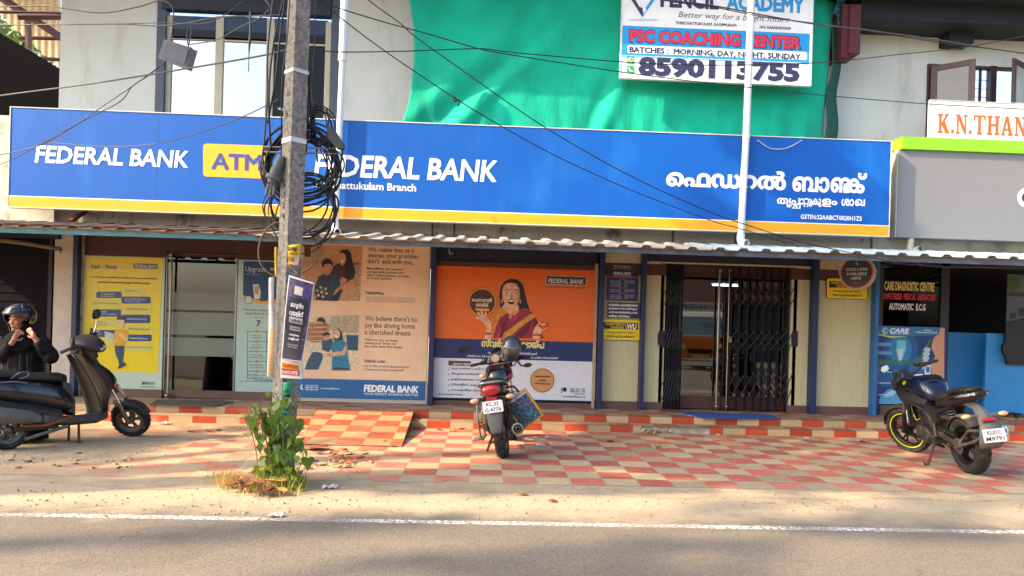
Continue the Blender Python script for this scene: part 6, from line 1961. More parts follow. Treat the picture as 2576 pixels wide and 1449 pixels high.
# ---- east motorcycle: dark blue, fat rear tyre, yellow rim line ----------------
rb = G(2447, 1191)
hb_ = R(90 - 6)
bb = vehicle('motorbike', rb, hb_, R(-8), 'dark blue motorbike with yellow rim stripe and fat rear tyre at the east side', 'motorbike')
WB = 1.335
YSTR = mat('yellow rim stripe', 'b8c010', .5)
wheel(bb, (0, 0, .31), .31, .15, M_BLKAL, spokes=5, stripe=None, rimR=.20, disc_r=.10, lug=.003)
PV = Vector((WB - .06, 0, .30))
MS = Matrix.Translation(PV) @ Matrix.Rotation(R(30), 4, Vector((-math.sin(R(25)), 0, math.cos(R(25))))) @ Matrix.Translation(-PV)
wheel(bb, (WB, 0, .30), .30, .105, M_BLKAL, M=MS, spokes=5, stripe=YSTR, rimR=.215, disc_r=.14, lug=.003)
g = MB(MS).m(M_BLKAL)
for s in (-1, 1):
    g.tube([(WB, s * .095, .30), (WB - .10, s * .095, .56)], .027, 10); g.m(M_DCHR).tube([(WB - .09, s * .095, .55), (WB - .235, s * .095, .93)], .021, 10); g.m(M_BLKAL)
g.obox((WB - .225, 0, .91), (.08, .26, .03), (0, R(-20), 0))
g.build('fork', bb)
g = MB(MS).m(mat('black mudguard', '17171a', .4, var=.2, dirt='55493c', dp=(.5, .8)))
g.lathe([(.312, -.062), (.330, -.045), (.336, 0), (.330, .045), (.312, .062)], (WB, 0, .30), (0, 1, 0), 24, R(-8), R(88)) if False else None
for i in range(1):
    rings = []
    for kk in range(15):
        a = R(12 + 128 * kk / 14)
        rr_ = .325 + .01 * math.sin(kk / 14 * math.pi)
        ww = .062 * (1 if 1 < kk < 13 else .6)
        rings.append([Vector((WB + math.cos(a) * (rr_ - .02), -ww, .30 + math.sin(a) * (rr_ - .02))), Vector((WB + math.cos(a) * rr_, -ww * .7, .30 + math.sin(a) * rr_)), Vector((WB + math.cos(a) * (rr_ + .008), 0, .30 + math.sin(a) * (rr_ + .008))), Vector((WB + math.cos(a) * rr_, ww * .7, .30 + math.sin(a) * rr_)), Vector((WB + math.cos(a) * (rr_ - .02), ww, .30 + math.sin(a) * (rr_ - .02)))])
    g.loft(rings, cap=False, closed=False)
g.build('mudguard', bb, smooth=50, mods=(('SOLIDIFY', dict(thickness=.006)),))
# frame, swingarm, engine
g = MB().m(M_BLKPL)
for s in (-1, 1):
    g.tube(smooth_path([(1.02, s * .06, .86), (.80, s * .16, .72), (.50, s * .15, .58), (.42, s * .13, .40)]), .032, 8, sq=(1, .6))
    g.tube([(.50, s * .10, .66), (.05, s * .09, .80), (-.22, s * .06, .84)], .018, 8)
    g.tube([(.46, s * .10, .56), (.05, s * .09, .77)], .015, 8)
g.tube(smooth_path([(1.0, 0, .78), (.92, 0, .50), (.80, 0, .28)]), .03, 8)
g.build('frame', bb)
g = MB().m(mat('dirty dark swingarm', '2c2a28', .6, .2, var=.25, dirt='6a5b4a', dp=(.45, .75), ds=10))
for s in (-1, 1):
    g.tube([(.46, s * .10, .40), (.25, s * .12, .37), (-.05, s * .125, .31)], .036, 6, sq=(.45, 1))
g.obox((.33, 0, .40), (.10, .2, .07))
g.build('swingarm', bb, bevel=.004)
g = MB().m(M_DCHR).lathe([(.05, -.003), (.09, -.003), (.09, .003), (.05, .003)], (0, .115, .31), (0, 1, 0), 24, close=True)
g.m(M_BLKAL).tube([(0, .115, .40), (.45, .115, .44)], .007, 6); g.tube([(0, .115, .22), (.45, .115, .33)], .007, 6); g.m(M_BLKPL).obox((.22, .12, .445), (.40, .02, .035), (0, R(-6), 0))
g.build('chain', bb)
g = MB().m(M_ENG)
g.obox((.66, 0, .37), (.36, .26, .24)); g.obox((.82, 0, .54), (.15, .18, .24), (0, R(18), 0)); g.lathe([(0, .05), (.085, .04), (.10, 0), (0, 0)], (.62, .13, .35), (0, 1, 0), 22); g.lathe([(0, .04), (.06, .03), (.07, 0), (0, 0)], (.80, .12, .36), (0, 1, 0), 18)
g.tube(smooth_path([(.88, .05, .55), (.98, .06, .40), (.90, .05, .24), (.55, 0, .20)]), .02, 8)
for i in range(5):
    g.obox((.82 + .008 * i, 0, .48 + .032 * i), (.17, .205, .008), (0, R(18), 0))
g.build('engine', bb, bevel=.01)
g = MB().m(M_BLKPL)
g.obox((.98, 0, .56), (.05, .26, .24), (0, R(-14), 0))
g.prism([(.93, .135, .68), (1.03, .15, .70), (1.01, .15, .42), (.94, .14, .40)], (0, .03, 0)); g.prism([(.93, -.165, .68), (1.03, -.18, .70), (1.01, -.18, .42), (.94, -.17, .40)], (0, .03, 0))
rd = g.build('radiator', bb, smooth=0, bevel=.006)
g = MB(); text(g, 'YAMAHA', 0, 0, 0, h=.026, w=.16, material=W_, bold=.04, tf=lambda p: Vector((.985 - p.z, .186 - .03 * 0, .44 + p.x)))
for i, q in enumerate(g.v):
    g.v[i] = Vector((q.x, .1845, q.z))
g.build('lettering', rd, smooth=0)
# tank, shrouds, side cover
MBL = mat('dark blue metallic', '081430', .25, .45, var=.1, coat=.5)
g = MB().m(MBL)
loftx(g, [(.50, .78, .06, .05), (.54, .80, .12, .09), (.64, .86, .165, .115), (.78, .89, .205, .13), (.92, .89, .20, .115), (1.02, .88, .15, .085), (1.06, .87, .09, .05)], n=28, p=2.8)
tk = g.build('tank', bb, smooth=60)
g = MB().m(M_BLKPL).grid(lambda u, v: Vector((.60 + .40 * u, (v - .5) * (.10 + .03 * u), .955 + .055 * math.sin(min(1, u * 1.2) * 2.2) - .02 * abs(v - .5))), 12, 4)
g.m(mat('yellow sticker', 'b8b414', .4)).ell((.93, .188, .925), (.055, .012, .03), 12, 8); g.m(W_).obox((.86, .05, 1.019), (.05, .08, .006), (0, R(2), 0))
g.build('tank_cover', tk, smooth=60)
g = MB().m(M_BLKPL)
for s in (-1, 1):
    y = s * .20
    g.loft([[Vector((x, s * w, z0)), Vector((x, s * (w + .035), (z0 + z1) / 2)), Vector((x, s * w, z1)), Vector((x, s * (w - .05), (z0 + z1) / 2))] for x, w, z0, z1 in ((.56, .13, .66, .74), (.70, .17, .66, .80), (.90, .205, .68, .84), (1.06, .20, .70, .86), (1.15, .17, .76, .84))])
g.build('shroud', bb, smooth=30)
g = MB().m(M_BLKPL)
for s in (-1, 1):
    g.prism([(.30, s * .125, .66), (.56, s * .135, .70), (.60, s * .135, .56), (.46, s * .135, .46), (.34, s * .125, .52)], (0, s * .02, 0))
g.build('side_cover', bb, smooth=0, bevel=.008)
g = MB().m(M_SEAT)
loftx(g, [(.10, .86, .10, .03), (.16, .83, .135, .045), (.30, .795, .14, .045), (.48, .80, .10, .04), (.56, .82, .05, .025)])
loftx(g, [(-.28, .935, .05, .015), (-.22, .93, .10, .028), (-.02, .905, .125, .04), (.10, .875, .13, .045), (.16, .85, .10, .03)])
g.build('seat', bb, smooth=60)
g = MB().m(M_BLKPL)
loftx(g, [(-.36, .905, .04, .018), (-.30, .885, .085, .035), (-.10, .835, .115, .06), (.15, .775, .125, .075), (.38, .74, .12, .07)], p=3)
g.build('tail_panel', bb, smooth=50)
g = MB().m(mat('white tail strip', 'b9b9b6', .3))
for s in (-1, 1):
    g.loft([[Vector((x, s * w, z - .012)), Vector((x, s * (w + .012), z)), Vector((x, s * w, z + .016))] for x, w, z in ((-.34, .06, .895), (-.24, .10, .875), (-.06, .122, .85))], cap=True)
g.build('tail_strip', bb, smooth=40)
g = MB().m(M_BLKGL)
for s in (-1, 1):
    g.tube(smooth_path([(.05, s * .14, .83), (-.16, s * .155, .88), (-.27, s * .12, .92)]), .014, 8)
g.build('grab_rail', bb)
# long grey tail arm with lamp, indicators, plate
g = MB().m(M_GREYPL)
g.loft([[Vector((x, -w, z)), Vector((x - .02, 0, z + .03)), Vector((x, w, z)), Vector((x + .02, 0, z - .02))] for x, w, z in ((-.10, .07, .77), (-.25, .06, .74), (-.36, .075, .66), (-.42, .09, .56), (-.44, .085, .50))])
g.build('tail_arm', bb, smooth=40)
g = MB().m(M_GREYPL)
g.loft([[Vector((-.40 + dx, -w, z)), Vector((-.425 + dx, 0, z)), Vector((-.40 + dx, w, z))] for dx, w, z in ((-.04, .10, .60), (-.05, .12, .48), (-.03, .12, .38), (.02, .10, .33))], cap=False, closed=False)
g.build('rear_mudguard', bb, smooth=40, mods=(('SOLIDIFY', dict(thickness=.012)),))
g = MB().m(M_REDL).obox((-.425, 0, .635), (.03, .13, .035), (0, R(25), 0)); g.build('tail_lamp', bb, smooth=0, bevel=.006)
plate(bb, (-.50, 0, .485), .22, .135, Matrix.Rotation(R(-90), 3, 'Z') @ Matrix.Rotation(R(-10), 3, 'X'), 'KL01C', 'M9791')
for s in (-1, 1):
    g = MB().m(M_GREYPL).tube([(-.34, s * .05, .67), (-.35, s * .15, .675)], .014, 8); g.m(M_AMB).ell((-.355, s * .185, .675), (.035, .05, .026), 14, 10); g.build('indicator', bb)
    g = MB().m(M_DCHR).tube([(.42, s * .12, .36), (.42, s * .24, .36)], .012, 8); g.tube([(.42, s * .14, .36), (.40, s * .15, .52)], .012, 6); g.tube([(.22, s * .13, .44), (.20, s * .24, .45)], .011, 8); g.build('footpeg', bb)
# hugger over the rear tyre
g = MB().m(mat('dusty hugger', '3b3835', .7, var=.25, dirt='786a58', dp=(.45, .75), ds=9))
rings = []
for kk in range(13):
    a = R(25 + 110 * kk / 12)
    rings.append([Vector((math.cos(a) * r_, y, .31 + math.sin(a) * r_)) for y, r_ in ((-.085, .31), (-.06, .335), (0, .345), (.06, .335), (.085, .31))])
g.loft(rings, cap=False, closed=False)
for s in (-1, 1):
    g.tube([(-.02, s * .11, .34), (-.20, s * .095, .50), (-.36, s * .09, .52)], .011, 8)
g.tube([(.0, .13, .30), (-.30, .10, .40), (-.38, .08, .45)], .010, 8)
g.build('hugger', bb, smooth=50, mods=(('SOLIDIFY', dict(thickness=.006)),))
g = MB().m(M_BLKAL); g.tube(smooth_path([(.85, -.06, .48), (.92, -.1, .30), (.60, -.14, .22), (.30, -.17, .30)]), .022, 10)
g.tube([(.30, -.175, .31), (.10, -.19, .38), (-.24, -.21, .47)], [.05, .075, .065], 14, sq=(.8, 1.1)); g.m(M_CHROME).lathe([(.062, 0), (.07, .02), (.05, .045), (.035, .045), (.03, .02)], (-.235, -.21, .468), (-1, -.05, .26), 20); g.m(M_BLACK).lathe([(0, .025), (.033, .025)], (-.235, -.21, .468), (-1, -.05, .26), 16)
g.build('silencer', bb)
g = MB().m(M_RUST).tube([(.50, .12, .27), (.40, .28, .03)], .016, 8); g.obox((.39, .30, .012), (.08, .05, .012)); g.tube([(.40, .28, .03), (.36, .33, .10), (.34, .33, .02)], .006, 6); g.build('side_stand', bb)
g = MB().m(M_DCHR); spring(g, (.22, 0, .47), (.34, 0, .68), .04, 7, .01); g.build('shock_absorber', bb)
# handlebar, dash, headlight, mirrors
g = MB(MS).m(M_BLKAL)
g.tube(smooth_path([(.96, .37, 1.06), (1.02, .22, 1.07), (1.08, .08, 1.0), (1.08, -.08, 1.0), (1.02, -.22, 1.07), (.96, -.37, 1.06)]), .013, 10)
g.m(M_BLKPL)
for s in (-1, 1):
    g.tube([(1.01, s * .25, 1.07), (.955, s * .385, 1.06)], .019, 12); g.obox((1.035, s * .21, 1.07), (.06, .07, .05), (0, 0, s * .4)); g.tube(smooth_path([(1.06, s * .19, 1.075), (1.06, s * .28, 1.07), (1.01, s * .385, 1.05)]), .008, 6); g.lathe([(0, 0), (.028, 0), (.028, .055), (0, .055)], (1.08, s * .15, 1.09), (0, s, .2), 12)
g.m(M_REDL).obox((1.01, -.215, 1.10), (.02, .025, .012), (0, 0, -.4)); g.m(M_DCHR).tube([(1.08, -.06, 1.0), (1.09, -.06, .93)], .02, 8); g.tube([(1.08, .06, 1.0), (1.09, .06, .93)], .02, 8)
g.build('handlebar', bb)
g = MB(MS).m(M_BLKPL).obox((1.18, 0, 1.02), (.05, .2, .1), (0, R(30), 0)); g.loft([[Vector((1.20 + dx, y * k_, z + dz)) for y, z in ((-.12, .88), (-.13, .98), (0, 1.02), (.13, .98), (.12, .88), (0, .80))] for dx, k_, dz in ((0, 1, 0), (.06, .9, -.01), (.11, .6, -.03))]); g.tube(smooth_path([(1.1, .05, 1.0), (1.2, .16, .95), (1.13, .1, .78)]), .007, 6); g.tube(smooth_path([(1.08, -.1, 1.02), (1.22, -.15, .98), (1.13, -.08, .78)]), .007, 6)
g.build('dial_cluster', bb, smooth=30, bevel=.006)
for s in (1,):
    g = MB(MS).m(M_BLKPL).tube([(1.05, s * .20, 1.08), (1.09, s * .27, 1.17), (1.08, s * .33, 1.21)], .008, 8)
    c = Vector((1.07, s * .37, 1.22))
    hexa = [(s * (-.075), -.012), (s * (-.055), .036), (s * .045, .042), (s * .085, .0), (s * .04, -.038), (s * (-.05), -.036)]
    g.prism([c + Vector((.0, y, z)) for y, z in hexa], (.028, 0, 0)); g.m(M_MIRR).face([c + Vector((-.003, y * .9, z * .9)) for y, z in hexa])
    g.build('mirror', bb, smooth=0, bevel=.004)

g = MB().m(M_BLKAL)
for pts in ([(.95, .14, .62), (.80, .17, .50), (.60, .16, .46), (.45, .14, .50)], [(1.0, .08, .84), (.92, .15, .70), (.84, .16, .52)], [(.70, .15, .62), (.62, .17, .54), (.50, .16, .40)]):
    g.tube(smooth_path(pts), .008, 6)
g.m(mat('yellow wire', 'a89a2a', .5)).tube(smooth_path([(.86, .155, .56), (.78, .17, .50), (.70, .16, .53)]), .005, 6)
g.m(M_DCHR)
for x, z in ((.66, .44), (.60, .28), (.74, .36), (.52, .46), (.46, .40)):
    g.cyl((x, .125, z), (x, .150, z), .013, 8)
g.build('cable', bb)
# ---- west scooter -------------------------------------------------------------
rs, fs_ = G(18, 1130), G(330, 1098)
hs = math.atan2(fs_.y - rs.y, fs_.x - rs.x)
sc = vehicle('scooter', rs, hs, R(-5), 'dusty black scooter parked on the sandy patch with its front wheel turned', 'scooter')
WB = (fs_ - rs).length
NAV = mat('black blue scooter paint', '11131f', .22, .2, var=.12, coat=.5, dirt='3a3632', dp=(.55, .9), ds=4)
SGR = mat('grey scooter plastic', '1e1d1d', .5, var=.12, dirt='4c463e', dp=(.6, .95), ds=5)
SRIM = mat('dirty scooter rim', '6f6b66', .5, .6, var=.15, dirt='4c4034', dp=(.45, .75), ds=14)
SBK = mat('dusty black scooter plastic', '232325', .45, var=.15, dirt='57503f', dp=(.5, .85), ds=4)
wheel(sc, (0, 0, .205), .205, .10, SRIM, spokes=5, rimR=.135, hub=.045)
SA = Vector((WB - .05, 0, .215))
MS = Matrix.Translation(SA) @ Matrix.Rotation(R(-54), 4, Vector((-math.sin(R(30)), 0, math.cos(R(30))))) @ Matrix.Translation(-SA)
wheel(sc, (WB, 0, .215), .215, .10, SRIM, M=MS, spokes=5, rimR=.14, hub=.045)
g = MB(MS).m(M_DCHR)
for s in (-1, 1):
    g.tube([(WB, s * .085, .215), (WB - .10, s * .085, .46)], .024, 10); g.m(M_CHROME).tube([(WB - .095, s * .085, .45), (WB - .19, s * .07, .62)], .016, 10); g.m(M_DCHR)
g.m(M_BLKPL).tube([(WB - .16, 0, .55), (WB - .42, 0, .95)], .028, 10)
g.build('fork', sc)
g = MB(MS).m(SBK)
rings = []
for kk in range(13):
    a = R(28 + 130 * kk / 12)
    r_ = .238 + .012 * math.sin(kk / 12 * math.pi)
    rings.append([Vector((WB + math.cos(a) * rr_, y, .215 + math.sin(a) * rr_)) for y, rr_ in ((-.075, r_ - .05), (-.06, r_ - .01), (0, r_), (.06, r_ - .01), (.075, r_ - .05))])
g.loft(rings, cap=False, closed=False); g.build('mudguard', sc, smooth=50, mods=(('SOLIDIFY', dict(thickness=.006)),))
# rear body, seat
g = MB().m(NAV)
loftx(g, [(-.42, .66, .05, .05), (-.36, .655, .13, .10), (-.15, .635, .185, .135), (.10, .60, .195, .155), (.34, .55, .185, .165), (.50, .50, .165, .16), (.60, .45, .13, .13)], n=24, p=2.6)
bd_ = g.build('body', sc, smooth=60)
g = MB().m(SBK)
g.loft([[Vector((x, y, z)) for y, z in ((-w, z0), (-w * 1.05, (z0 + z1) / 2), (-w * .8, z1), (w * .8, z1), (w * 1.05, (z0 + z1) / 2), (w, z0))] for x, w, z0, z1 in ((-.40, .12, .55, .60), (-.1, .19, .42, .52), (.2, .195, .36, .46), (.48, .17, .30, .38))])
g.build('lower_cover', sc, smooth=30)
g = MB().m(M_SEAT)
loftx(g, [(-.36, .80, .09, .03), (-.28, .80, .15, .05), (-.05, .79, .165, .055), (.12, .755, .165, .055), (.32, .745, .165, .055), (.48, .735, .135, .06), (.56, .71, .08, .06)], n=22)
g.build('seat', sc, smooth=60)
g = MB().m(SBK); g.loft([[Vector((x, y, z)) for y, z in ((-.12, z0), (-.13, z1), (.13, z1), (.12, z0))] for x, z0, z1 in ((.50, .40, .70), (.58, .33, .66), (.63, .30, .45))]); g.build('seat_column', sc, smooth=40, bevel=.015)
g = MB().m(SRIM)
for s in (-1, 1):
    g.tube(smooth_path([(-.02, s * .17, .74), (.06, s * .185, .80), (.14, s * .185, .80), (.13, s * .18, .76), (.05, s * .175, .735)]), .009, 8)
g.build('grab_rail', sc)
# footboard
g = MB().m(SBK)
g.loft([[Vector((x, y, z)) for y, z in ((-w, z0 + .02), (-w, z1), (w, z1), (w, z0 + .02), (w * .6, z0), (-w * .6, z0))] for x, w, z0, z1 in ((.18, .15, .24, .33), (.55, .19, .20, .30), (.85, .19, .20, .30), (.96, .17, .24, .34))])
g.build('footboard', sc, smooth=30, bevel=.01)
# leg shield and front apron
g = MB().m(SGR)
def shield(t):      # t 0 (foot) .. 1 (neck)
    x = .93 + .05 * t - .17 * t * t
    w = .185 - .02 * t - .09 * t ** 3
    z = .28 + .72 * t
    return x - .16 * max(0, t - .1), w, z
g.loft([[Vector((x + .10 * (abs(u) ** 2) * -0.4, u * w, z)) for u in (-1, -.75, -.4, 0, .4, .75, 1)] for x, w, z in [shield(i / 10) for i in range(11)]], cap=False, closed=False)
g.build('leg_shield', sc, smooth=60, mods=(('SOLIDIFY', dict(thickness=.02)),))
g = MB().m(SBK)
g.loft([[Vector((x0 + (x1 - x0) * (1 - u * u), u * w, z)) for u in (-1, -.8, -.5, -.2, 0, .2, .5, .8, 1)] for x0, x1, w, z in ((.95, .99, .17, .30), (.95, 1.01, .185, .42), (.95, 1.06, .18, .54), (.93, 1.12, .165, .66), (.88, 1.11, .15, .74), (.82, 1.02, .13, .83), (.76, .90, .105, .91), (.71, .80, .08, 1.0))], cap=True, closed=True)
g.build('apron', sc, smooth=50)
g = MB().m(M_CLEAR)
for s in (-1, 1):
    g.loft([[Vector((x, s * w, z)), Vector((x + .012, s * (w - .035), z + .012)), Vector((x + .02, s * (w - .07), z + .004))] for x, w, z in ((1.075, .135, .62), (1.075, .13, .70), (1.01, .12, .79), (.92, .105, .86))], cap=True)
g.build('side_lamp', sc, smooth=40)
g = MB().m(M_REDL).ell((1.07, -.13, .60), (.025, .025, .03)); g.build('indicator', sc)
g = MB().m(M_BLKPL).obox((1.14, -.02, .40), (.03, .16, .10), (0, R(-20), 0)); g.build('front_plate_holder', sc, smooth=0, bevel=.006)
# handle cowl with headlight, grips, mirrors
g = MB(MS @ Matrix.Translation((-.20, 0, .13))).m(SBK)
HX = WB - .14
MH = MS @ Matrix.Translation((-.20, 0, .13))
g.M = MH
loftx(g, [(WB - .45, 1.02, .06, .025), (WB - .39, 1.025, .14, .04), (WB - .29, 1.02, .17, .052), (WB - .20, 1.0, .13, .058), (WB - .13, .975, .085, .05), (WB - .10, .965, .05, .035)], n=22, p=2.8)
g.tube([(WB - .30, 0, .99), (WB - .22, 0, .82)], [.09, .06], 14)
cw = g.build('handle_cowl', sc, smooth=60)
g = MB(MS @ Matrix.Translation((-.20, 0, .13))).m(M_CLEAR).ell((WB - .12, 0, .975), (.03, .07, .035)); g.build('headlight', sc)
g = MB(MS @ Matrix.Translation((-.20, 0, .13))).m(M_BLKPL)
for s in (-1, 1):
    g.tube([(WB - .30, s * .17, 1.02), (WB - .35, s * .25, 1.03), (WB - .40, s * .36, 1.02)], .018, 10); g.obox((WB - .31, s * .2, 1.03), (.07, .06, .06), (0, 0, s * .5)); 
g.m(M_DCHR)
for s in (-1, 1):
    g.tube(smooth_path([(WB - .27, s * .21, 1.035), (WB - .28, s * .30, 1.03), (WB - .33, s * .39, 1.01)]), .008, 8)
g.build('handlebar', sc)
for s, dx, dz in ((1, 0.02, .16), (-1, -.02, .03)):
    g = MB(MS @ Matrix.Translation((-.20, 0, .13))).m(M_CHROME if s > 0 else M_BLKPL).tube(smooth_path([(WB - .30, s * .20, 1.05), (WB - .29, s * .24, 1.05 + dz * .5), (WB - .30, s * .27, 1.04 + dz)]), .007, 8)
    c = Vector((WB - .31, s * .29, 1.09 + dz))
    g.m(M_BLKPL).lathe([(0, .03), (.05, .022), (.064, 0), (.06, -.004)], c, (1, .35 * -s, 0), 24); g.m(M_MIRR).lathe([(0, -.004), (.059, -.004)], c, (1, .35 * -s, 0), 24)
    g.build('mirror', sc, smooth=50)
# engine, silencer, kick lever, stand
g = MB().m(M_ENG)
g.obox((.25, -.02, .25), (.42, .2, .14)); g.lathe([(0, .05), (.05, .05), (.095, .03), (.105, 0), (0, 0)], (.36, -.12, .30), (0, -1, 0), 24)
g.m(M_DCHR)
for r_ in (.02, .035, .05, .065):
    g.lathe([(r_, .052), (r_ + .006, .055), (r_ + .008, .05)], (.36, -.12, .30), (0, -1, 0), 24)
g.build('engine', sc, bevel=.01)
g = MB().m(M_GREYPL).tube([(.24, -.20, .30), (.12, -.21, .33), (-.30, -.22, .40), (-.36, -.22, .41)], [.04, .075, .085, .05], 16, sq=(.8, 1)); g.build('silencer', sc)
g = MB().m(mat('rusty kick lever', '8a4a24', .7, .3, var=.3, dirt='4a2c1a', dp=(.5, .7), ds=20)).tube(smooth_path([(.56, -.20, .30), (.46, -.215, .275), (.30, -.22, .23), (.10, -.22, .235), (.05, -.23, .25)]), .014, 8); g.m(M_DCHR).tube([(.52, -.18, .20), (.10, -.19, .10)], .02, 8)
g.build('kick_lever', sc)
g = MB().m(M_RUST).tube([(.66, -.12, .22), (.655, -.13, .01)], .014, 8); g.tube([(.66, .12, .22), (.655, .13, .01)], .014, 8); g.obox((.655, -.13, .008), (.05, .04, .014)); g.build('stand', sc)
g = MB().m(NAV); loftx(g, [(-.44, .66, .05, .03), (-.46, .655, .10, .055), (-.5, .65, .06, .03)]); g.build('tail_panel', sc, smooth=50)
g = MB().m(M_BLKPL).loft([[Vector((x, -.06, z)), Vector((x - .01, 0, z + .008)), Vector((x, .06, z))] for x, z in ((-.40, .58), (-.44, .42), (-.45, .30))], cap=False, closed=False); g.build('rear_mudguard', sc, smooth=50, mods=(('SOLIDIFY', dict(thickness=.008)),))

g = MB().m(mat('panel gap', '050506', .8))
for pts in ([(-.36, -.135, .60), (-.1, -.187, .55), (.2, -.194, .47), (.5, -.168, .39)], [(.44, -.178, .60), (.50, -.168, .50), (.52, -.160, .42)]):
    g.tube(smooth_path(pts), .004, 5)
g.m(mat('scooter badge', '8f8f92', .3, .8)).tube(smooth_path([(-.12, -.186, .70), (0, -.194, .71), (.12, -.194, .69)]), .006, 5)
g.build('trim', sc)
g = MB().m(M_DCHR)
g.tube(smooth_path([(WB - .62, -.14, .98), (WB - .52, -.12, .80), (WB - .40, -.08, .60)]), .006, 6)
g.build('cable', sc)
# ------------------------------------------------------------------ drain pipes
def pipe(pts, Y, rs, label, elbow=None):
    g = MB().m(M_PVC)
    for (a, b, r) in zip(pts, pts[1:], rs):
        g.cyl(P(a[0], a[1], Y), P(b[0], b[1], Y), r, 20)
    e = P(pts[-1][0], pts[-1][1], Y)
    r = rs[-1]
    up = (P(pts[-2][0], pts[-2][1], Y) - e).normalized()
    q = [e + up * .10, e + up * .03, e + Vector((.01, -.02, -.02)), e + Vector((.035, -.06, -.04)), e + Vector((.055, -.10, -.045))]
    g.tube(smooth_path(q, 5), r * 1.18, 20, cap=False)
    end = smooth_path(q, 5)[-1]; dr = (q[-1] - q[-2]).normalized()
    g.lathe([(r * 1.18, 0), (r * .98, .002), (r * .98, -.08)], end, dr, 20)
    g.m(M_BLACK).lathe([(0, -.075), (r * .98, -.075)], end, dr, 20)
    for (x, y) in pts[1:-1]:
        p = P(x, y, Y); g.m(M_PVC).cyl(p + up * .05, p - up * .05, rs[0] * 1.05, 20)
    return tag(g.build('drain_pipe', smooth=50), label, 'pipe', 'white drain pipes in front of the blue sign')
pipe([(871, -80), (862, 145), (843, 578)], 10.52, [.060, .043], 'white drain pipe with a stepped joint, running down behind the cable coil')
pipe([(1893, -80), (1877, 345), (1863, 606)], 10.53, [.050, .048], 'white drain pipe crossing the coaching sign and the local script on the blue sign')
g = MB().m(mat('old grey pvc', 'a19c8e', .5, var=.1, dirt='6a5c48', dp=(.55, .8), ds=9))
a, b, c = P(2292, 596, 10.8), P(2290, 626, 10.8), P(2313, 627, 10.7)
g.tube([a, b], .045, 16); g.tube(smooth_path([b + Vector((0, 0, .05)), b, b + Vector((.04, -.02, -.03)), c]), .05, 16)
g.m(M_BLACK).ell(c + Vector((.005, -.01, 0)), (.012, .04, .04), 12, 8)
tag(g.build('drain_pipe', smooth=50), 'short grey elbow pipe under the grey sign at the east end', 'pipe')

# ------------------------------------------------------------------ concrete utility pole
YP = 6.66
k = NT('pole concrete')
v = k.co()
c_ = k.ramp(k.noise(v, 26, 6, .7), .3, .72, lin('504b46'), lin('a39c93'))
c_ = k.mix(k.ramp(k.noise(k.co((1, 1, .4)), 3, 4), .4, .7), c_, lin('877d70'), 'MULTIPLY') if False else c_
k.l(c_, k.b.inputs['Base Color']); k.b.inputs['Roughness'].default_value = .95
k.bump(k.noise(v, 30, 8, .75), .95, .02)
M_POLE = k.m
pb, pt_ = P(708, 1240, YP), P(756, -90, YP)
pb.z = -.05
pole = thing('utility_pole', (pb.x, YP, 0), 'rough square concrete utility pole wrapped in cables, posters and a climbing plant', 'utility pole')
def pole_at(z):
    t = (z - pb.z) / (pt_.z - pb.z)
    return pb + (pt_ - pb) * t
g = MB().m(M_POLE)
rings = []
ns = 40
for i in range(ns + 1):
    z = -.05 + (pt_.z + .05) * i / ns
    c = pole_at(z)
    h = .112 - .012 * i / ns
    ring = []
    for j in range(16):
        a = j / 16 * 4
        e, f = int(a), a - int(a)
        cs = [Vector((-h, 0, 0)), Vector((0, -h, 0)), Vector((h, 0, 0)), Vector((0, h, 0))]
        p = cs[e] * (1 - f) + cs[(e + 1) % 4] * f
        p = c + p + Vector((0, 0, z - c.z))
        p += Vector((noise.noise(p * 9) * .005, noise.noise(p * 9 + Vector((5, 0, 0))) * .005, 0))
        ring.append(p)
    rings.append(ring)
g.loft(rings)
g.build('shaft', pole, smooth=30)
# painted number on the front face, straps
dl = Vector((.707, -.707, 0)).normalized()
def on_left(s, y, h):
    p = P(716, y, YP - .06); z = p.z
    c = pole_at(z); c = Vector((c.x, c.y, z))
    hh = .112 - .012 * (z + .05) / (pt_.z + .05)
    o = c + Vector((-hh / 2, -hh / 2, 0)) + Vector((-.006, -.006, 0))
    text(g, s, 0, 0, 0, h=h, material=mat('pole number', '3a332c', .95), bold=.02, align='C', tf=lambda q: o + Vector((.707, -.707, 0)) * q.x + Vector((0, 0, q.z)))
g = MB()
for s, y in (('5', 470), ('3', 497), ('2', 523), ('4', 550), ('6', 292), ('7', 240)):
    on_left(s, y, .05)
g.build('lettering', pole, smooth=0)
for y, hh in ((183, .016), (356, .022)):
    z = P(740, y, YP).z; c = pole_at(z); c = Vector((c.x, YP, z))
    h = .112 - .012 * z / pt_.z + .006
    g = MB().m(mat('white strap', 'bdbdb8', .6))
    g.loft([[c + Vector(q) + Vector((0, 0, dz)) for q in ((-h, 0, 0), (0, -h, 0), (h, 0, 0), (0, h, 0))] for dz in (-hh, hh)], cap=False)
    g.build('strap', pole, smooth=0)
g = MB().m(mat('galvanised rod', '8b8a86', .5, .5))
for y in (369, 382):
    a, b = P(664, y, 6.8), P(846, y + 5, 6.8)
    g.cyl(a, b, .008, 8)
g.build('cable_hanger', pole)

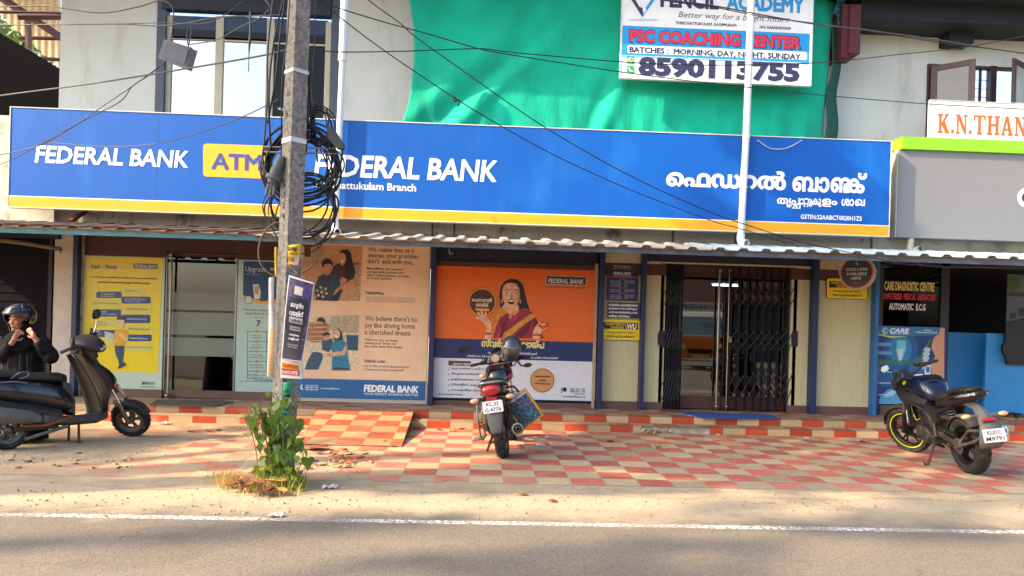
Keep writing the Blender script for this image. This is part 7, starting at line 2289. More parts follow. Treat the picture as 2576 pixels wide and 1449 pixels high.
# ------------------------------------------------------------------ cable coil and hanging cables
M_CBL = mat('black cable', '101114', .5, var=.1)
M_CBG = mat('grey cable', '3c3e40', .6, var=.1)
coil = thing('cable_coil', P(757, 600, 6.86), 'big untidy coil of black cable hung on the utility pole', 'cable coil')
rnd = random.Random(5)
def loop(cx, cy, rx, ry, Y, r, m, ph=0, wob=4):
    pts = []
    for i in range(44):
        a = 2 * math.pi * i / 43
        w = 1 + .03 * math.sin(3 * a + ph)
        p = P(cx + rx * w * math.cos(a) + wob * math.sin(2 * a + ph), cy + ry * w * math.sin(a), Y + .03 * math.sin(a + ph))
        pts.append(p)
    g = MB().m(m).tube(pts, r, 6)
    g.build('loop', coil, smooth=180)
for i in range(17):
    loop(757 + rnd.uniform(-5, 7), 408 + rnd.uniform(-12, 22), 88 + rnd.uniform(-14, 14), 84 + rnd.uniform(-22, 18), 6.80 + rnd.uniform(-.02, .10), rnd.choice((.007, .009, .011)), M_CBL, rnd.uniform(0, 6), rnd.uniform(1, 6))
for i in range(8):
    loop(762 + rnd.uniform(-8, 10), 520 + rnd.uniform(-18, 20), 76 + rnd.uniform(-24, 18), 86 + rnd.uniform(-24, 12), 6.82 + rnd.uniform(0, .08), rnd.choice((.006, .008, .009)), M_CBL, rnd.uniform(0, 6), rnd.uniform(1, 7))
loop(722, 628, 75, 70, 6.86, .008, mat('brown cable', '6a4a38', .6), 1, 2)
for i in range(6):
    loop(800 + rnd.uniform(-8, 8), 310 + rnd.uniform(-14, 14), 34 + rnd.uniform(-8, 8), 42 + rnd.uniform(-10, 10), 6.78 + rnd.uniform(0, .1), .006, M_CBL, rnd.uniform(0, 6), 4)
# splice closure on the coil
g = MB().m(mat('grey closure', '4c5054', .6, var=.1, bump=.3, bs=80))
a, b = P(709, 393, 6.6), P(684, 462, 6.6)
ax_ = (b - a)
g.lathe([(0, 0), (.03, 0), (.036, .02), (.040, ax_.length * .2), (.046, ax_.length * .22), (.044, ax_.length * .45), (.052, ax_.length * .47), (.052, ax_.length * .70), (.070, ax_.length * .72), (.070, ax_.length * .84), (.05, ax_.length * .86), (.04, ax_.length), (0, ax_.length)], a, ax_, 20)
for dx in (-.025, 0, .025):
    g.tube([b + Vector((dx, 0, 0)), b + Vector((dx * 1.3 - .015, 0, -.10))], .016, 8)
tag(g.build('splice_closure', smooth=40), 'grey ribbed cable closure tied to the coil on the west side of the pole', 'cable closure')
g = MB().m(mat('dark splitter box', '26292b', .5, var=.2))
q = [(823, 318), (838, 322), (864, 362), (862, 372), (846, 370), (822, 346)]
g.prism([P(x, y, 6.72) for x, y in q], (0, .07, 0))
tag(g.build('splitter_box', smooth=0, bevel=.006), 'small dark box tied to the east edge of the cable coil', 'box')
# cables running up the pole
tops = [(694, 640), (702, 660), (716, 676), (731, 700), (747, 760), (764, 776), (772, 770), (779, 782), (787, 790), (760, 768), (770, 800), (757, 790)]
for i, (xt, xb) in enumerate(tops):
    y1 = 330 + rnd.uniform(-20, 90)
    Yc = 6.48 if i in (3,) else rnd.uniform(6.70, 6.86)
    pts = [P(xt + (i % 3) * 3, -40, Yc), P(xt * .7 + xb * .3 + rnd.uniform(-7, 7), 90, Yc), P(xt * .35 + xb * .65 + rnd.uniform(-8, 8), 210, Yc), P(xb + rnd.uniform(-5, 8), y1, 6.84)]
    if xt < 710:
        pts = [P(xt + rnd.uniform(-6, 20), -40, Yc), P(xt - 18 + rnd.uniform(-12, 12), 120, Yc), P(xt - 22 + rnd.uniform(-10, 8), 250, Yc), P(xb + 22, y1 + 40, 6.84)]
    g = MB().m(M_CBL if i % 4 else M_CBG).tube(smooth_path(pts, 8), rnd.choice((.005, .006, .009)), 6)
    tag(g.build('drop_cable', smooth=180), 'thin dark cable running up beside the concrete pole from the coil', 'cable', 'drop cables along the utility pole')

# ------------------------------------------------------------------ overhead wires
def wire(pts, Y0_, Y1_, r, m, label):
    n = len(pts)
    x0, x1 = pts[0][0], pts[-1][0]
    q = [P(x, y, Y0_ + (Y1_ - Y0_) * ((x - x0) / (x1 - x0) if x1 != x0 else 0)) for x, y in pts]
    g = MB().m(m).tube(smooth_path(q, 8), r, 6)
    return tag(g.build('overhead_wire', smooth=180), label, 'wire')
Z = lambda k, *p: [zz(k, *a) for a in p]
wire([(-60, 250)] + Z(1, (0, 722), (440, 665), (700, 630), (1150, 560), (1932, 428)) + [(735, 121)], 9.3, 6.68, .0085, M_CBG, 'thick grey wire rising from the west edge across the white wall to the pole')
wire([(735, 121)] + Z(2, (490, 383), (700, 393), (1170, 385), (1690, 368)) + Z(3, (0, 395), (840, 468), (1330, 490), (1800, 490)) + Z(4, (0, 487), (470, 467), (1000, 410), (1520, 352), (1932, 270)) + [(2640, 76)], 6.68, 9.6, .0055, M_CBL, 'thin dark wire crossing the phone number of the coaching sign')
wire([(-60, 16)] + Z(1, (0, 50), (350, 45), (460, 60), (770, 97), (1050, 50), (1180, 10), (1270, 20), (1310, 90), (1300, 230), (1285, 305)), 8.6, 8.0, .0062, M_CBG, 'curved grey wire dropping into the tilted grey box')
wire([(-60, 64)] + Z(1, (0, 188), (540, 185), (930, 182), (1180, 195), (1420, 172), (1640, 130), (1932, 120)) + [(728, 36)], 9.0, 6.7, .0062, M_CBG, 'grey wire sagging across the top of the upstairs window')
wire([(-60, 62)] + Z(1, (0, 190), (600, 184), (1000, 178), (1250, 172), (1500, 180), (1650, 140), (1840, 5)), 9.0, 7.4, .004, M_CBL, 'thin wire twisted round the grey wire over the upstairs window')
wire(Z(1, (1255, 462), (1120, 570), (1000, 650), (900, 770), (620, 915), (350, 1075), (180, 1130), (0, 1168)) + [(-50, 397)], 8.0, 9.6, .0062, M_CBG, 'grey wire running down from the tilted box over the blue sign')
wire(Z(1, (1200, 505), (1000, 650), (720, 840), (600, 925), (310, 1085), (120, 1190), (0, 1240)) + [(-50, 425)], 8.0, 9.6, .0048, M_CBL, 'thin wire beside the box wire, ending lower at the west edge')
wire(Z(1, (350, 1072), (500, 1085), (780, 1105), (1050, 1098), (1330, 1055), (1700, 935), (1932, 835)) + [(700, 250)], 9.3, 6.7, .0048, M_CBG, 'wire sagging over the first bank name towards the pole')
wire([(770, -40)] + Z(2, (460, 0), (620, 60), (960, 165), (1090, 200), (1330, 265), (1690, 370), (1932, 415)) + Z(3, (800, 540), (1300, 605), (1800, 660)) + Z(4, (0, 678), (540, 730), (1220, 785), (1932, 825)) + [(2650, 285)], 6.7, 9.8, .0055, M_CBL, 'dark wire passing below the coaching sign to the east edge')
wire([(905, -30)] + Z(2, (850, 0), (1080, 170), (1220, 290), (1570, 540), (1932, 795)) + Z(3, (300, 993), (670, 1208), (840, 1300), (1145, 1449)) + Z(7, (1530, 165), (1700, 225), (1932, 300)) + Z(8, (240, 375), (840, 505), (1000, 540), (1300, 565), (1720, 572), (1932, 572)) + [(2640, 672)], 7.2, 9.6, .0055, M_CBL, 'dark wire slanting over the blue sign and along the canopy to the round sign')
wire([(780, -20)] + Z(2, (520, 30), (660, 150), (980, 390), (1500, 740), (1900, 980)) + Z(3, (400, 1210), (935, 1449)) + Z(7, (1500, 215), (1700, 270)) + Z(8, (0, 340), (230, 415)), 6.7, 9.9, .0055, M_CBL, 'dark knotted wire slanting from the pole down across the blue sign')
wire(Z(3, (1000, -30), (1150, 0), (1500, 40), (1900, 115)) + Z(4, (330, 178), (730, 225), (900, 250), (1210, 290), (1640, 360), (1932, 400)) + [(2650, 144)], 8.4, 9.9, .0085, M_CBG, 'thick twin grey wire crossing the top of the coaching sign')
wire(Z(3, (1050, -30), (1200, 12), (1500, 50), (1900, 128)) + Z(4, (330, 172), (730, 230), (900, 258), (1370, 330), (1640, 365), (1932, 405)) + [(2650, 148)], 8.42, 9.92, .0055, M_CBL, 'thin black wire tied under the twin grey wire')
wire([(640, -30)] + Z(2, (100, 40), (70, 100), (0, 150)) + [(600, 70), (545, 100), (478, 112)], 6.9, 8.0, .0055, M_CBG, 'grey wire from the top of the pole to the grey box')
wire(Z(2, (1510, 735), (1490, 745), (1500, 765), (1530, 755), (1535, 780), (1520, 800)), 8.1, 8.1, .010, M_CBL, 'small knot of wire tied on the slanting wire before the green cloth')
# tilted grey junction box hung on the wires
YJ = 8.0
jb = thing('junction_box', P(440, 135, YJ), 'grey junction box hanging tilted from the wires before the upstairs window', 'junction box')
q = Z(1, (1245, 305), (1440, 362), (1400, 505), (1203, 435))
M_JB = mat('grey box plastic', '6a6c70', .5, var=.08)
g = MB().m(M_JB).prism([P(x, y, YJ) for x, y in q], (.02, .10, 0)); g.build('body', jb, smooth=0, bevel=.012)
q = Z(1, (1258, 322), (1422, 370), (1388, 486), (1220, 426)); g = MB().m(mat('grey box lid', '5c5e64', .5, var=.08)).prism([P(x, y, YJ - .012) for x, y in q], (0, .011, 0)); g.build('lid', jb, smooth=0, bevel=.004)
g = MB().m(M_CBG).tube(smooth_path([P(478, 55, YJ), P(481, 80, YJ), P(476, 105, YJ), P(474, 118, YJ)]), .007, 6); g.tube(smooth_path([P(474, 62, YJ), P(470, 90, YJ), P(474, 118, YJ)]), .006, 6); g.build('cable_gland', jb)
g = MB().m(mat('green cord', '1c3a34', .8)).tube(smooth_path([P(629, 30, 9.5), P(630, 80, 9.5), P(627, 120, 9.5), P(625, 180, 9.5)]), [.012, .014, .02, .006], 6)
tag(g.build('hanging_cord', smooth=180), 'frayed dark green cord hanging before the upstairs window', 'cord')

# ------------------------------------------------------------------ bills pasted on the pole
def bill(name, pts, Y, face, label, curl=0.02, prints=(), letters=()):
    """sheet given by its four corner pixels; bulges a little"""
    a, b, c, d = [Vector(p) for p in pts]
    def px(u, v):
        return (a * (1 - u) + b * u) * (1 - v) + (d * (1 - u) + c * u) * v
    def at(u, v, e=0.0):
        q = px(u, v)
        p = P(q.x, q.y, Y - e)
        p.y -= curl * math.sin(v * 5 + u * 2) * .5 + .015 * math.sin(u * 3.1)
        return p
    m0 = at(.5, 1)
    t = thing(name, m0, label, 'poster')
    g = MB().m(ink(face, .6)).grid(lambda u, v: at(u, v), 10, 18); g.build('sheet', t, smooth=180, mods=(('SOLIDIFY', dict(thickness=.002, offset=1)),))
    if prints:
        g = MB()
        for i, (u0, v0, u1, v1, m) in enumerate(prints):
            g.m(m).grid(lambda u, v: at(u0 + (u1 - u0) * u, v0 + (v1 - v0) * v, .003 + .0008 * i), 6, 6)
        g.build('print', t, smooth=180)
    if letters:
        g = MB()
        for (s, u, v, h, w, m, al) in letters:
            o = at(u, v, .008); ex = (at(min(1, u + .3), v, .008) - o) / .3; ez = (at(u, max(0, v - .1), .008) - o) / .1
            W = (at(1, v) - at(0, v)).length; H = (at(u, 1) - at(u, 0)).length
            fit = any(ord(ch) > 0x900 for ch in s)
            vs, fs, x0, x1, y0, y1 = glyphs(s, .03, 0, 1)
            sx = w / (x1 - x0); sy = h / max(.5, (y1 - y0))
            g.m(m).add([o + ex * ((q[0] - x0) * sx - (w / 2 if al == 'C' else 0)) + ez * ((q[1] - y0) * sy) + Vector((0, -q[2], 0)) for q in vs], fs)
        g.build('lettering', t, smooth=0)
    return t
k = NT('purple event print')
v = k.co()
c_ = k.ramp(k.noise(v, 9, 4, .6), .42, .62, lin('1d182e'), lin('4c3a6c'))
c_ = k.mix(k.ramp(k.noise(v, 14, 3), .60, .70), c_, lin('8a5a8c')); k.l(c_, k.b.inputs['Base Color']); k.b.inputs['Roughness'].default_value = .5
M_PURP = k.m
bill('pole_poster', [(727, 692), (792, 712), (760, 912), (706, 905)], 6.50, 'c9c7c4', 'purple and black event poster with a white edge on the pole', .03,
     prints=((.03, .02, .97, .98, M_PURP), (.30, .10, .62, .20, ink('b9b3a8')), (.10, .24, .84, .93, ink('1f2026')), (.2, .47, .74, .54, ink('a5a5a8')), (.26, .58, .70, .63, ink('8f8f92'))),
     letters=(('മാറുന്ന', .47, .37, .08, .5, W_, 'C'), ('വയലിന്', .47, .455, .07, .55, W_, 'C'), ('സംഗീത നിശ', .47, .53, .045, .45, ink('1f2026'), 'C'), ('ജനുവരി പന്ത്രണ്ട്', .48, .62, .03, .38, ink('1f2026'), 'C'), ('വൈകുന്നേരം', .47, .70, .03, .42, W_, 'C'), ('വെള്ളി ശനി', .47, .75, .035, .46, W_, 'C'), ('പ്രവേശനം സൗജന്യം', .47, .81, .02, .5, ink('9a9aa0'), 'C'), ('തൃച്ചാറ്റുകുളം', .47, .84, .02, .4, ink('9a9aa0'), 'C')))
bill('pole_poster', [(707, 903), (764, 915), (762, 954), (705, 951)], 6.52, 'b8b3ae', 'small white bill with orange and red finance lettering below the purple poster', .01,
     prints=((.06, .12, .80, .45, ink('d08a1c')), (.04, .47, .84, .80, ink('b0202c'))), letters=(('MANAPPURAM', .43, .40, .22, .66, ink('a03018'), 'C'), ('FINANCE LIMITED', .43, .75, .2, .72, ink('d9cfc8'), 'C')))
bill('pole_poster', [(726, 617), (758, 614), (750, 668), (724, 664)], 6.52, 'c9a012', 'torn yellow bill with black lettering high on the pole', .02,
     prints=((.45, .55, 1, 1.0, ink('b08a78')),), letters=(('മേള', .4, .35, .22, .7, M_INKB, 'C'), ('1000', .3, .9, .3, .6, M_INKB, 'C'), ('വിൽപ്പന', .5, .5, .1, .7, M_INKB, 'C')))
bill('pole_poster', [(691, 622), (698, 622), (698, 700), (691, 690)], 6.62, 'c9a012', 'narrow yellow strip of a bill on the west edge of the pole', .01)
bill('pole_poster', [(690, 696), (678, 700), (672, 948), (690, 952)], 6.58, 'c3beb8', 'peeling white bills on the west face of the pole', .03, prints=((.1, .5, .9, .98, ink('c99a62')), (.1, .2, .9, .5, ink('b8a8a8'))))
bill('pole_poster', [(712, 962), (735, 958), (727, 1078), (706, 1070)], 6.53, '14785a', 'green bill with black blocks low on the pole above the plant', .01,
     prints=((.08, .28, .92, .42, ink('12201c')), (.08, .46, .92, .62, ink('12201c'))), letters=(('ഇൻഷ', .5, .41, .09, .6, ink('2c9a78'), 'C'), ('സൗജന്യ', .5, .6, .1, .7, ink('2c9a78'), 'C'), ('ക്യാമ്പ്', .5, .24, .08, .6, M_INKB, 'C'), ('വിളിക്കുക', .5, .75, .06, .7, M_INKB, 'C')))
g = MB().m(mat('yellow tape', 'b89a1c', .5)).grid(lambda u, v: P(712 + 30 * u + 9 * v + 2 * math.sin(u * 9), 650 + 34 * u + 10 * v, 6.50 - .02 * math.sin(u * 6)), 10, 3)
tag(g.build('yellow_tape', smooth=180, mods=(('SOLIDIFY', dict(thickness=.002)),)), 'twisted yellow tape tied round the pole above the purple poster', 'tape')
# ------------------------------------------------------------------ plants
def leaf_mat(name, a, b, tr='6f9a2a', trf=.3):
    k = NT(name)
    oi = k.n('TexCoord')
    c = k.ramp(k.noise(oi.outputs['Object'], 7, 2), .35, .65, lin(a), lin(b))
    k.l(c, k.b.inputs['Base Color']); k.b.inputs['Roughness'].default_value = .5
    tl = k.n('BsdfTranslucent'); tl.inputs[0].default_value = lin(tr)
    mx = k.n('MixShader'); mx.inputs[0].default_value = trf
    k.l(k.b.outputs[0], mx.inputs[1]); k.l(tl.outputs[0], mx.inputs[2]); k.l(mx.outputs[0], k.out.inputs[0])
    return k.m
M_LEAF = leaf_mat('vine leaf', '33551c', '5f7f30', '86a038', .3)
M_STEM = mat('green stem', '5a5a26', .7, var=.2)
M_STEMR = mat('red stem', '6a3a26', .7, var=.2)
HEART = [(0, -.06), (.20, -.16), (.40, -.06), (.46, .18), (.34, .48), (.12, .82), (0, 1.05), (-.12, .82), (-.34, .48), (-.46, .18), (-.40, -.06), (-.20, -.16)]
def heart(mb, c, size, rot, fold=.25):
    vs = [Vector((0, 0, .06))] + [Vector((x, y, abs(x) * fold - .12 * y * y)) for x, y in HEART]
    vs = [c + rot @ (v * size) for v in vs]
    n = len(HEART)
    mb.add(vs, [(0, 1 + i, 1 + (i + 1) % n) for i in range(n)])
rnd = random.Random(21)
vine = thing('climbing_plant', (pb.x, YP - .1, 0), 'green heart leaved climber wrapped round the foot of the utility pole', 'plant')
gl, gs = MB().m(M_LEAF), MB().m(M_STEM)
def rr_rot(down=.6):
    return (Matrix.Rotation(rnd.uniform(-1.0, 1.0), 3, 'Z') @ Matrix.Rotation(R(-90) + rnd.uniform(-.2, 1.1), 3, 'X') @ Matrix.Rotation(rnd.uniform(-.7, .7), 3, 'Y'))
for i in range(8):
    x0 = rnd.uniform(655, 745)
    top = rnd.uniform(1000, 1120) if 660 < x0 < 745 else 1080
    if i < 3: x0, top = (648, 700, 738)[i], (1015, 990, 985)[i]
    path = []
    Yv = rnd.uniform(6.38, 6.56)
    xx = rnd.uniform(680, 735)
    for j in range(7):
        t = j / 6
        path.append(P(xx + (x0 - xx) * t + rnd.uniform(-6, 6), 1222 + (top - 1222) * t, Yv + rnd.uniform(-.03, .03)))
    sp = smooth_path(path, 5)
    gs.tube(sp, .004, 5)
    for q in sp[2:]:
        if rnd.random() < .5:
            d = Vector((rnd.uniform(-.07, .07), rnd.uniform(-.09, .0), rnd.uniform(-.02, .03)))
            heart(gl, q + d, rnd.uniform(.055, .105), rr_rot())
            gs.tube([q, q + d], .002, 4)
for (x, y) in ((640, 1030), (650, 1045), (663, 1040), (632, 1048), (655, 1065), (640, 1075), (668, 1070), (690, 1050), (680, 1020), (700, 1090), (660, 1100), (740, 1020), (748, 1002), (735, 1050), (745, 1062), (738, 1088), (755, 1110), (768, 1130), (770, 1170), (760, 1185), (775, 1150), (725, 1110), (705, 1130), (680, 1150), (700, 1170), (720, 1180), (690, 1200), (665, 1185), (650, 1170), (735, 1190), (710, 1060), (692, 1085), (676, 1120), (718, 1150), (735, 1140)):
    heart(gl, P(x + rnd.uniform(-5, 5), y + rnd.uniform(-5, 5), rnd.uniform(6.34, 6.52)), rnd.uniform(.06, .13), rr_rot())
gl.build('foliage', vine, smooth=0)
gs.m(M_STEMR)
for pts in ([(648, 1185), (645, 1140), (634, 1090), (625, 1050), (632, 1020)], [(745, 1200), (762, 1150), (758, 1110)], [(690, 1200), (668, 1100), (655, 1030), (662, 1000), (682, 985)], [(725, 1200), (737, 1080), (748, 1010), (757, 988)]):
    gs.tube(smooth_path([P(x, y, 6.40) for x, y in pts], 6), .004, 5)
gs.build('stem', vine, smooth=180)
# wispy weed to the left of the pole
g = MB().m(mat('pale weed', '8a9a4a', .7))
for i in range(16):
    x, y = rnd.uniform(600, 655), rnd.uniform(1030, 1110)
    for j in range(5):
        a = rnd.uniform(0, 6.28)
        g.tube([P(x, y, 6.42), P(x + 9 * math.cos(a), y + 9 * math.sin(a), 6.40), P(x + 17 * math.cos(a + .3), y + 14 * math.sin(a + .3), 6.40)], [.002, .0015, .0006], 4)
for x0, y0, x1, y1 in ((690, 1190, 640, 1040), (680, 1195, 612, 1085), (690, 1195, 628, 1110)):
    g.tube(smooth_path([P(x0, y0, 6.44), P((x0 + x1) / 2 + 8, (y0 + y1) / 2, 6.42), P(x1, y1, 6.41)], 5), .0015, 4)
tag(g.build('weed', smooth=180), 'thin pale feathery weed west of the pole foot', 'weed')
# dry grass tussock
M_DRY = leaf_mat('dry grass', '9a8448', 'c9ae6a', 'c9ae6a', .25)
g = MB().m(M_DRY)
def blade(mb, p, h, lean, a, w):
    d = Vector((math.cos(a), math.sin(a), 0)); s = Vector((-math.sin(a), math.cos(a), 0)) * w
    pts = [p + d * (lean * t * t) + Vector((0, 0, h * (t - .35 * t * t * min(1.4, lean / max(h, .01))))) for t in (0, .35, .7, 1)]
    vs = []
    for i, q in enumerate(pts):
        k_ = 1 - i / 3.4
        vs += [q - s * k_, q + s * k_]
    mb.add(vs, [(2 * i, 2 * i + 1, 2 * i + 3, 2 * i + 2) for i in range(3)])
for i in range(900):
    t = rnd.random()
    if t < .30: px_, py_ = rnd.gauss(568, 16), rnd.gauss(1218, 8)
    elif t < .8: px_, py_ = rnd.uniform(600, 755), rnd.gauss(1232, 8)
    else: px_, py_ = rnd.uniform(640, 760), rnd.gauss(1205, 8)
    p = G(px_, py_)
    blade(g, p, rnd.uniform(.06, .20), rnd.uniform(.05, .22), rnd.uniform(0, 6.28), rnd.uniform(.0025, .0045))
tag(g.build('dry_grass', smooth=180), 'tussock of dry yellow grass round the foot of the pole', 'grass', kind='stuff')
g = MB().m(leaf_mat('green grass', '4a6a20', '7a9a34', '8ab02a', .3))
for i in range(220):
    p = G(rnd.uniform(690, 770), rnd.gauss(1225, 9)); blade(g, p, rnd.uniform(.08, .24), rnd.uniform(.05, .22), rnd.uniform(-2.6, .4), rnd.uniform(.002, .004))
tag(g.build('green_grass', smooth=180), 'longer green grass blades on the east side of the pole foot', 'grass', kind='stuff')

# ------------------------------------------------------------------ litter: dry leaves, paper, broken tile
M_DLF = [mat('dry leaf %d' % i, c, .8, var=.25, vs=30) for i, c in enumerate(('8a5a2c', '6a3f22', 'a87a3c'))]
def dry_leaf(p, s, m, label, grp='curled dry leaves lying on the ground'):
    g = MB().m(m)
    a0 = rnd.uniform(0, 6.28); cu = rnd.uniform(.3, .9)
    def f(u, v):
        w = math.sin(math.pi * min(1, u * .97 + .02)) ** .8 * .34
        x, y = (u - .5), (v - .5) * 2 * w
        z = cu * (y * y * 2.2 + .5 * (u - .5) ** 2) + .06 * noise.noise(Vector((u * 4, v * 4, a0)))
        q = Vector((x * s, y * s, max(0, z * s) + .004))
        return p + Matrix.Rotation(a0, 3, 'Z') @ q
    g.grid(f, 8, 6)
    tag(g.build('dry_leaf', smooth=180, mods=(('SOLIDIFY', dict(thickness=.0015)),)), label, 'leaf', grp)
for (x, y, z, s) in ((1105, 1082, 0, .11), (1135, 1085, 0, .12), (1210, 1075, 0, .10), (1050, 1078, 0, .13), (1080, 1076, 0, .10), (1160, 1079, 0, .1), (970, 1112, .06, .10), (1022, 1080, 0, .12), (1515, 1082, 0, .16), (1540, 1081, 0, .14), (1575, 1083, 0, .12), (1480, 1078, 0, .12), (1700, 1088, 0, .14), (1740, 1088, 0, .12), (1305, 1120, 0, .09), (1353, 1137, 0, .09), (1535, 1112, 0, .1), (1655, 1125, 0, .11), (2170, 1112, 0, .1), (2235, 1105, 0, .1), (2285, 1118, 0, .09), (2405, 1110, 0, .12), (525, 1085, 0, .12), (550, 1083, 0, .1), (480, 1086, 0, .12), (1315, 1245, 0, .08), (1390, 1262, 0, .08)):
    dry_leaf(G(x, y, z + .002), s, M_DLF[rnd.randrange(3)], 'small curled dry brown leaf lying on the tiles or sand')
for i, (x, y, s) in enumerate(((655, 1200, .22), (640, 1225, .24), (690, 1222, .25), (600, 1215, .2), (620, 1235, .2), (720, 1212, .2), (585, 1228, .18), (668, 1238, .2), (702, 1236, .18))):
    dry_leaf(G(x, y, .03) + Vector((0, 0, rnd.uniform(0, .05))), s, M_DLF[i % 3], 'large dry brown leaf heaped in the grass at the pole foot', 'large dry leaves at the pole foot')
def paper(x, y, s, c, label, z=0, cat='paper scrap'):
    g = MB().m(mat('scrap ' + c, c, .7, var=.1)); p = G(x, y, z)
    k_ = rnd.uniform(0, 9)
    g.grid(lambda u, v: p + Vector(((u - .5) * s, (v - .5) * s * .8, .006 + .35 * s * abs(noise.noise(Vector((u * 3, v * 3, k_)))))), 8, 8)
    tag(g.build('paper_scrap', smooth=0, mods=(('SOLIDIFY', dict(thickness=.001)),)), label, cat)
paper(694, 1299, .10, 'b9b5ac', 'flattened white scrap lying on the road line')
paper(590, 1225, .12, 'c3c0b8', 'crumpled white paper in the dry grass west of the pole')
paper(742, 1078, .20, 'a8acb4', 'crumpled grey plastic bag between the pole and the ramp', cat='plastic bag')
paper(418, 1067, .14, 'c9c6c0', 'white and red wrapper on the step edge behind the scooter front wheel')
paper(830, 1228, .12, 'b9a8b8', 'white and purple wrapper on the sand east of the pole', cat='wrapper')
paper(1360, 1122, .10, 'c9c9c6', 'small white paper scrap on the tiles east of the centre motorbike')
paper(1806, 1095, .07, 'c3b878', 'yellow white scrap on the tiles before the broken step')
paper(2030, 1103, .05, 'cfcfcc', 'tiny white scrap on the tiles before the steps, east of the broken one')
paper(2390, 1098, .06, 'c9c9c6', 'tiny white scrap on the tiles beside the dark blue motorbike')
paper(1735, 1047, .05, 'c9c9c6', 'tiny white scrap on the landing before the blue mat', z=ZL)
# broken tile fragments beside the ramp
M_TB, M_TR = mat('broken beige tile', 'a68a66', .7, var=.12, bump=.2), mat('broken red tile', 'a0563c', .7, var=.15, bump=.2)
def shard(x, y, s, m, label, tilt=.1, z=.004):
    p = G(x, y, 0) + Vector((0, 0, z))
    n = rnd.randint(4, 6)
    rot = Matrix.Rotation(rnd.uniform(-tilt, tilt), 3, 'X') @ Matrix.Rotation(rnd.uniform(-tilt, tilt), 3, 'Y')
    pts = [p + rot @ Vector((s * rnd.uniform(.6, 1.1) * math.cos(2 * math.pi * (i + rnd.uniform(-.25, .25)) / n), s * rnd.uniform(.5, 1) * math.sin(2 * math.pi * (i + rnd.uniform(-.2, .2)) / n), 0)) for i in range(n)]
    g = MB().m(m).prism(pts, (0, 0, .012))
    tag(g.build('tile_fragment', smooth=0), label, 'tile fragment', 'broken tile fragments on the sand')
shard(870, 1140, .13, M_TB, 'largest beige tile fragment lying before the ramp', .03)
shard(905, 1142, .10, M_TB, 'beige tile fragment with a crack, next to the largest one')
shard(795, 1132, .16, M_TR, 'long red tile fragment tipped up at the ramp corner', .15, .03)
for i in range(46):
    shard(rnd.gauss(850, 45), rnd.gauss(1156, 12), rnd.uniform(.015, .06), M_TB if rnd.random() < .6 else M_TR, 'small broken tile fragment scattered between the ramp and the pole', .15, rnd.uniform(.002, .02))
for i in range(26):
    shard(rnd.uniform(20, 330), rnd.uniform(1140, 1180), rnd.uniform(.012, .035), M_TB if rnd.random() < .6 else mat('grey shard', '6e5f52', .8, var=.2), 'small broken tile fragment scattered on the sand before the scooter', .1)
# pebbles and grit
g = MB().m(mat('pebbles', '8a7760', .9, var=.35, vs=40))
def stone(p, s):
    vs = [p + Vector((s * rnd.uniform(.7, 1.2) * x, s * rnd.uniform(.7, 1.2) * y, s * rnd.uniform(.4, .8) * z)) for x, y, z in ((1, 0, 0), (0, 1, 0), (-1, 0, 0), (0, -1, 0), (0, 0, 1), (0, 0, -.4))]
    g.add(vs, [(0, 1, 4), (1, 2, 4), (2, 3, 4), (3, 0, 4), (1, 0, 5), (2, 1, 5), (3, 2, 5), (0, 3, 5)])
for i in range(2600):
    t = rnd.random()
    if t < .55: p = G(rnd.uniform(-30, 2610), 1262 + rnd.gauss(0, 24) + 0.0)
    elif t < .8: p = G(rnd.gauss(850, 70), rnd.gauss(1158, 18))
    else: p = G(rnd.uniform(-20, 420), rnd.uniform(1120, 1190))
    if p.y < 5.0 or p.y > 9.5: continue
    stone(p, min(.018, max(.003, rnd.lognormvariate(-5.1, .5))))
tag(g.build('gravel', smooth=0), 'scattered grit and pebbles on the sandy verge', 'gravel', kind='stuff')
# rubble in the broken step
g = MB().m(mat('step rubble', 'a8947a', .9, var=.3, vs=20))
hx0_ = hx0
for i in range(140):
    p = Vector((hx0_ + abs(rnd.gauss(0, .22)), YST + rnd.uniform(-.07, .05), rnd.uniform(0, .06)))
    stone(p, rnd.uniform(.008, .03))
tag(g.build('rubble', smooth=0), 'crumbled mortar in the broken step', 'rubble', kind='stuff')
# shoes on the east landing
for x, lab in ((2533, 'west shoe of the dark pair by the blue partition'), (2557, 'east shoe of the dark pair by the blue partition')):
    g = MB(); p = P(x, 1041, YF - .15); p.z = ZL
    g.m(mat('tan sole', '8a6a42', .7)).loft([[p + Vector((w * math.cos(a), y, z + 0)) for a, y in [(i * .785, 0) for i in range(8)]] for w, z in ((.001, 0),)]) if False else None
    ol = [Vector((.045 * math.cos(t) * (1.1 if math.sin(t) < 0 else .9), .13 * math.sin(t), 0)) for t in [i * 2 * math.pi / 16 for i in range(16)]]
    rotz = Matrix.Rotation(R(20), 3, 'Z')
    g.m(mat('tan sole', '8a6a42', .7)).prism([p + rotz @ q for q in ol], (0, 0, .03))
    g.m(mat('dark shoe', '1c1618', .6)).loft([[p + rotz @ Vector((q.x * k_, q.y * (.4 + .6 * k_) + (.02 * (1 - k_)), z)) for q in ol] for z, k_ in ((.0305, .96), (.06, .9), (.09, .7), (.10, .45))])
    tag(g.build('shoe', smooth=40), lab, 'shoe')
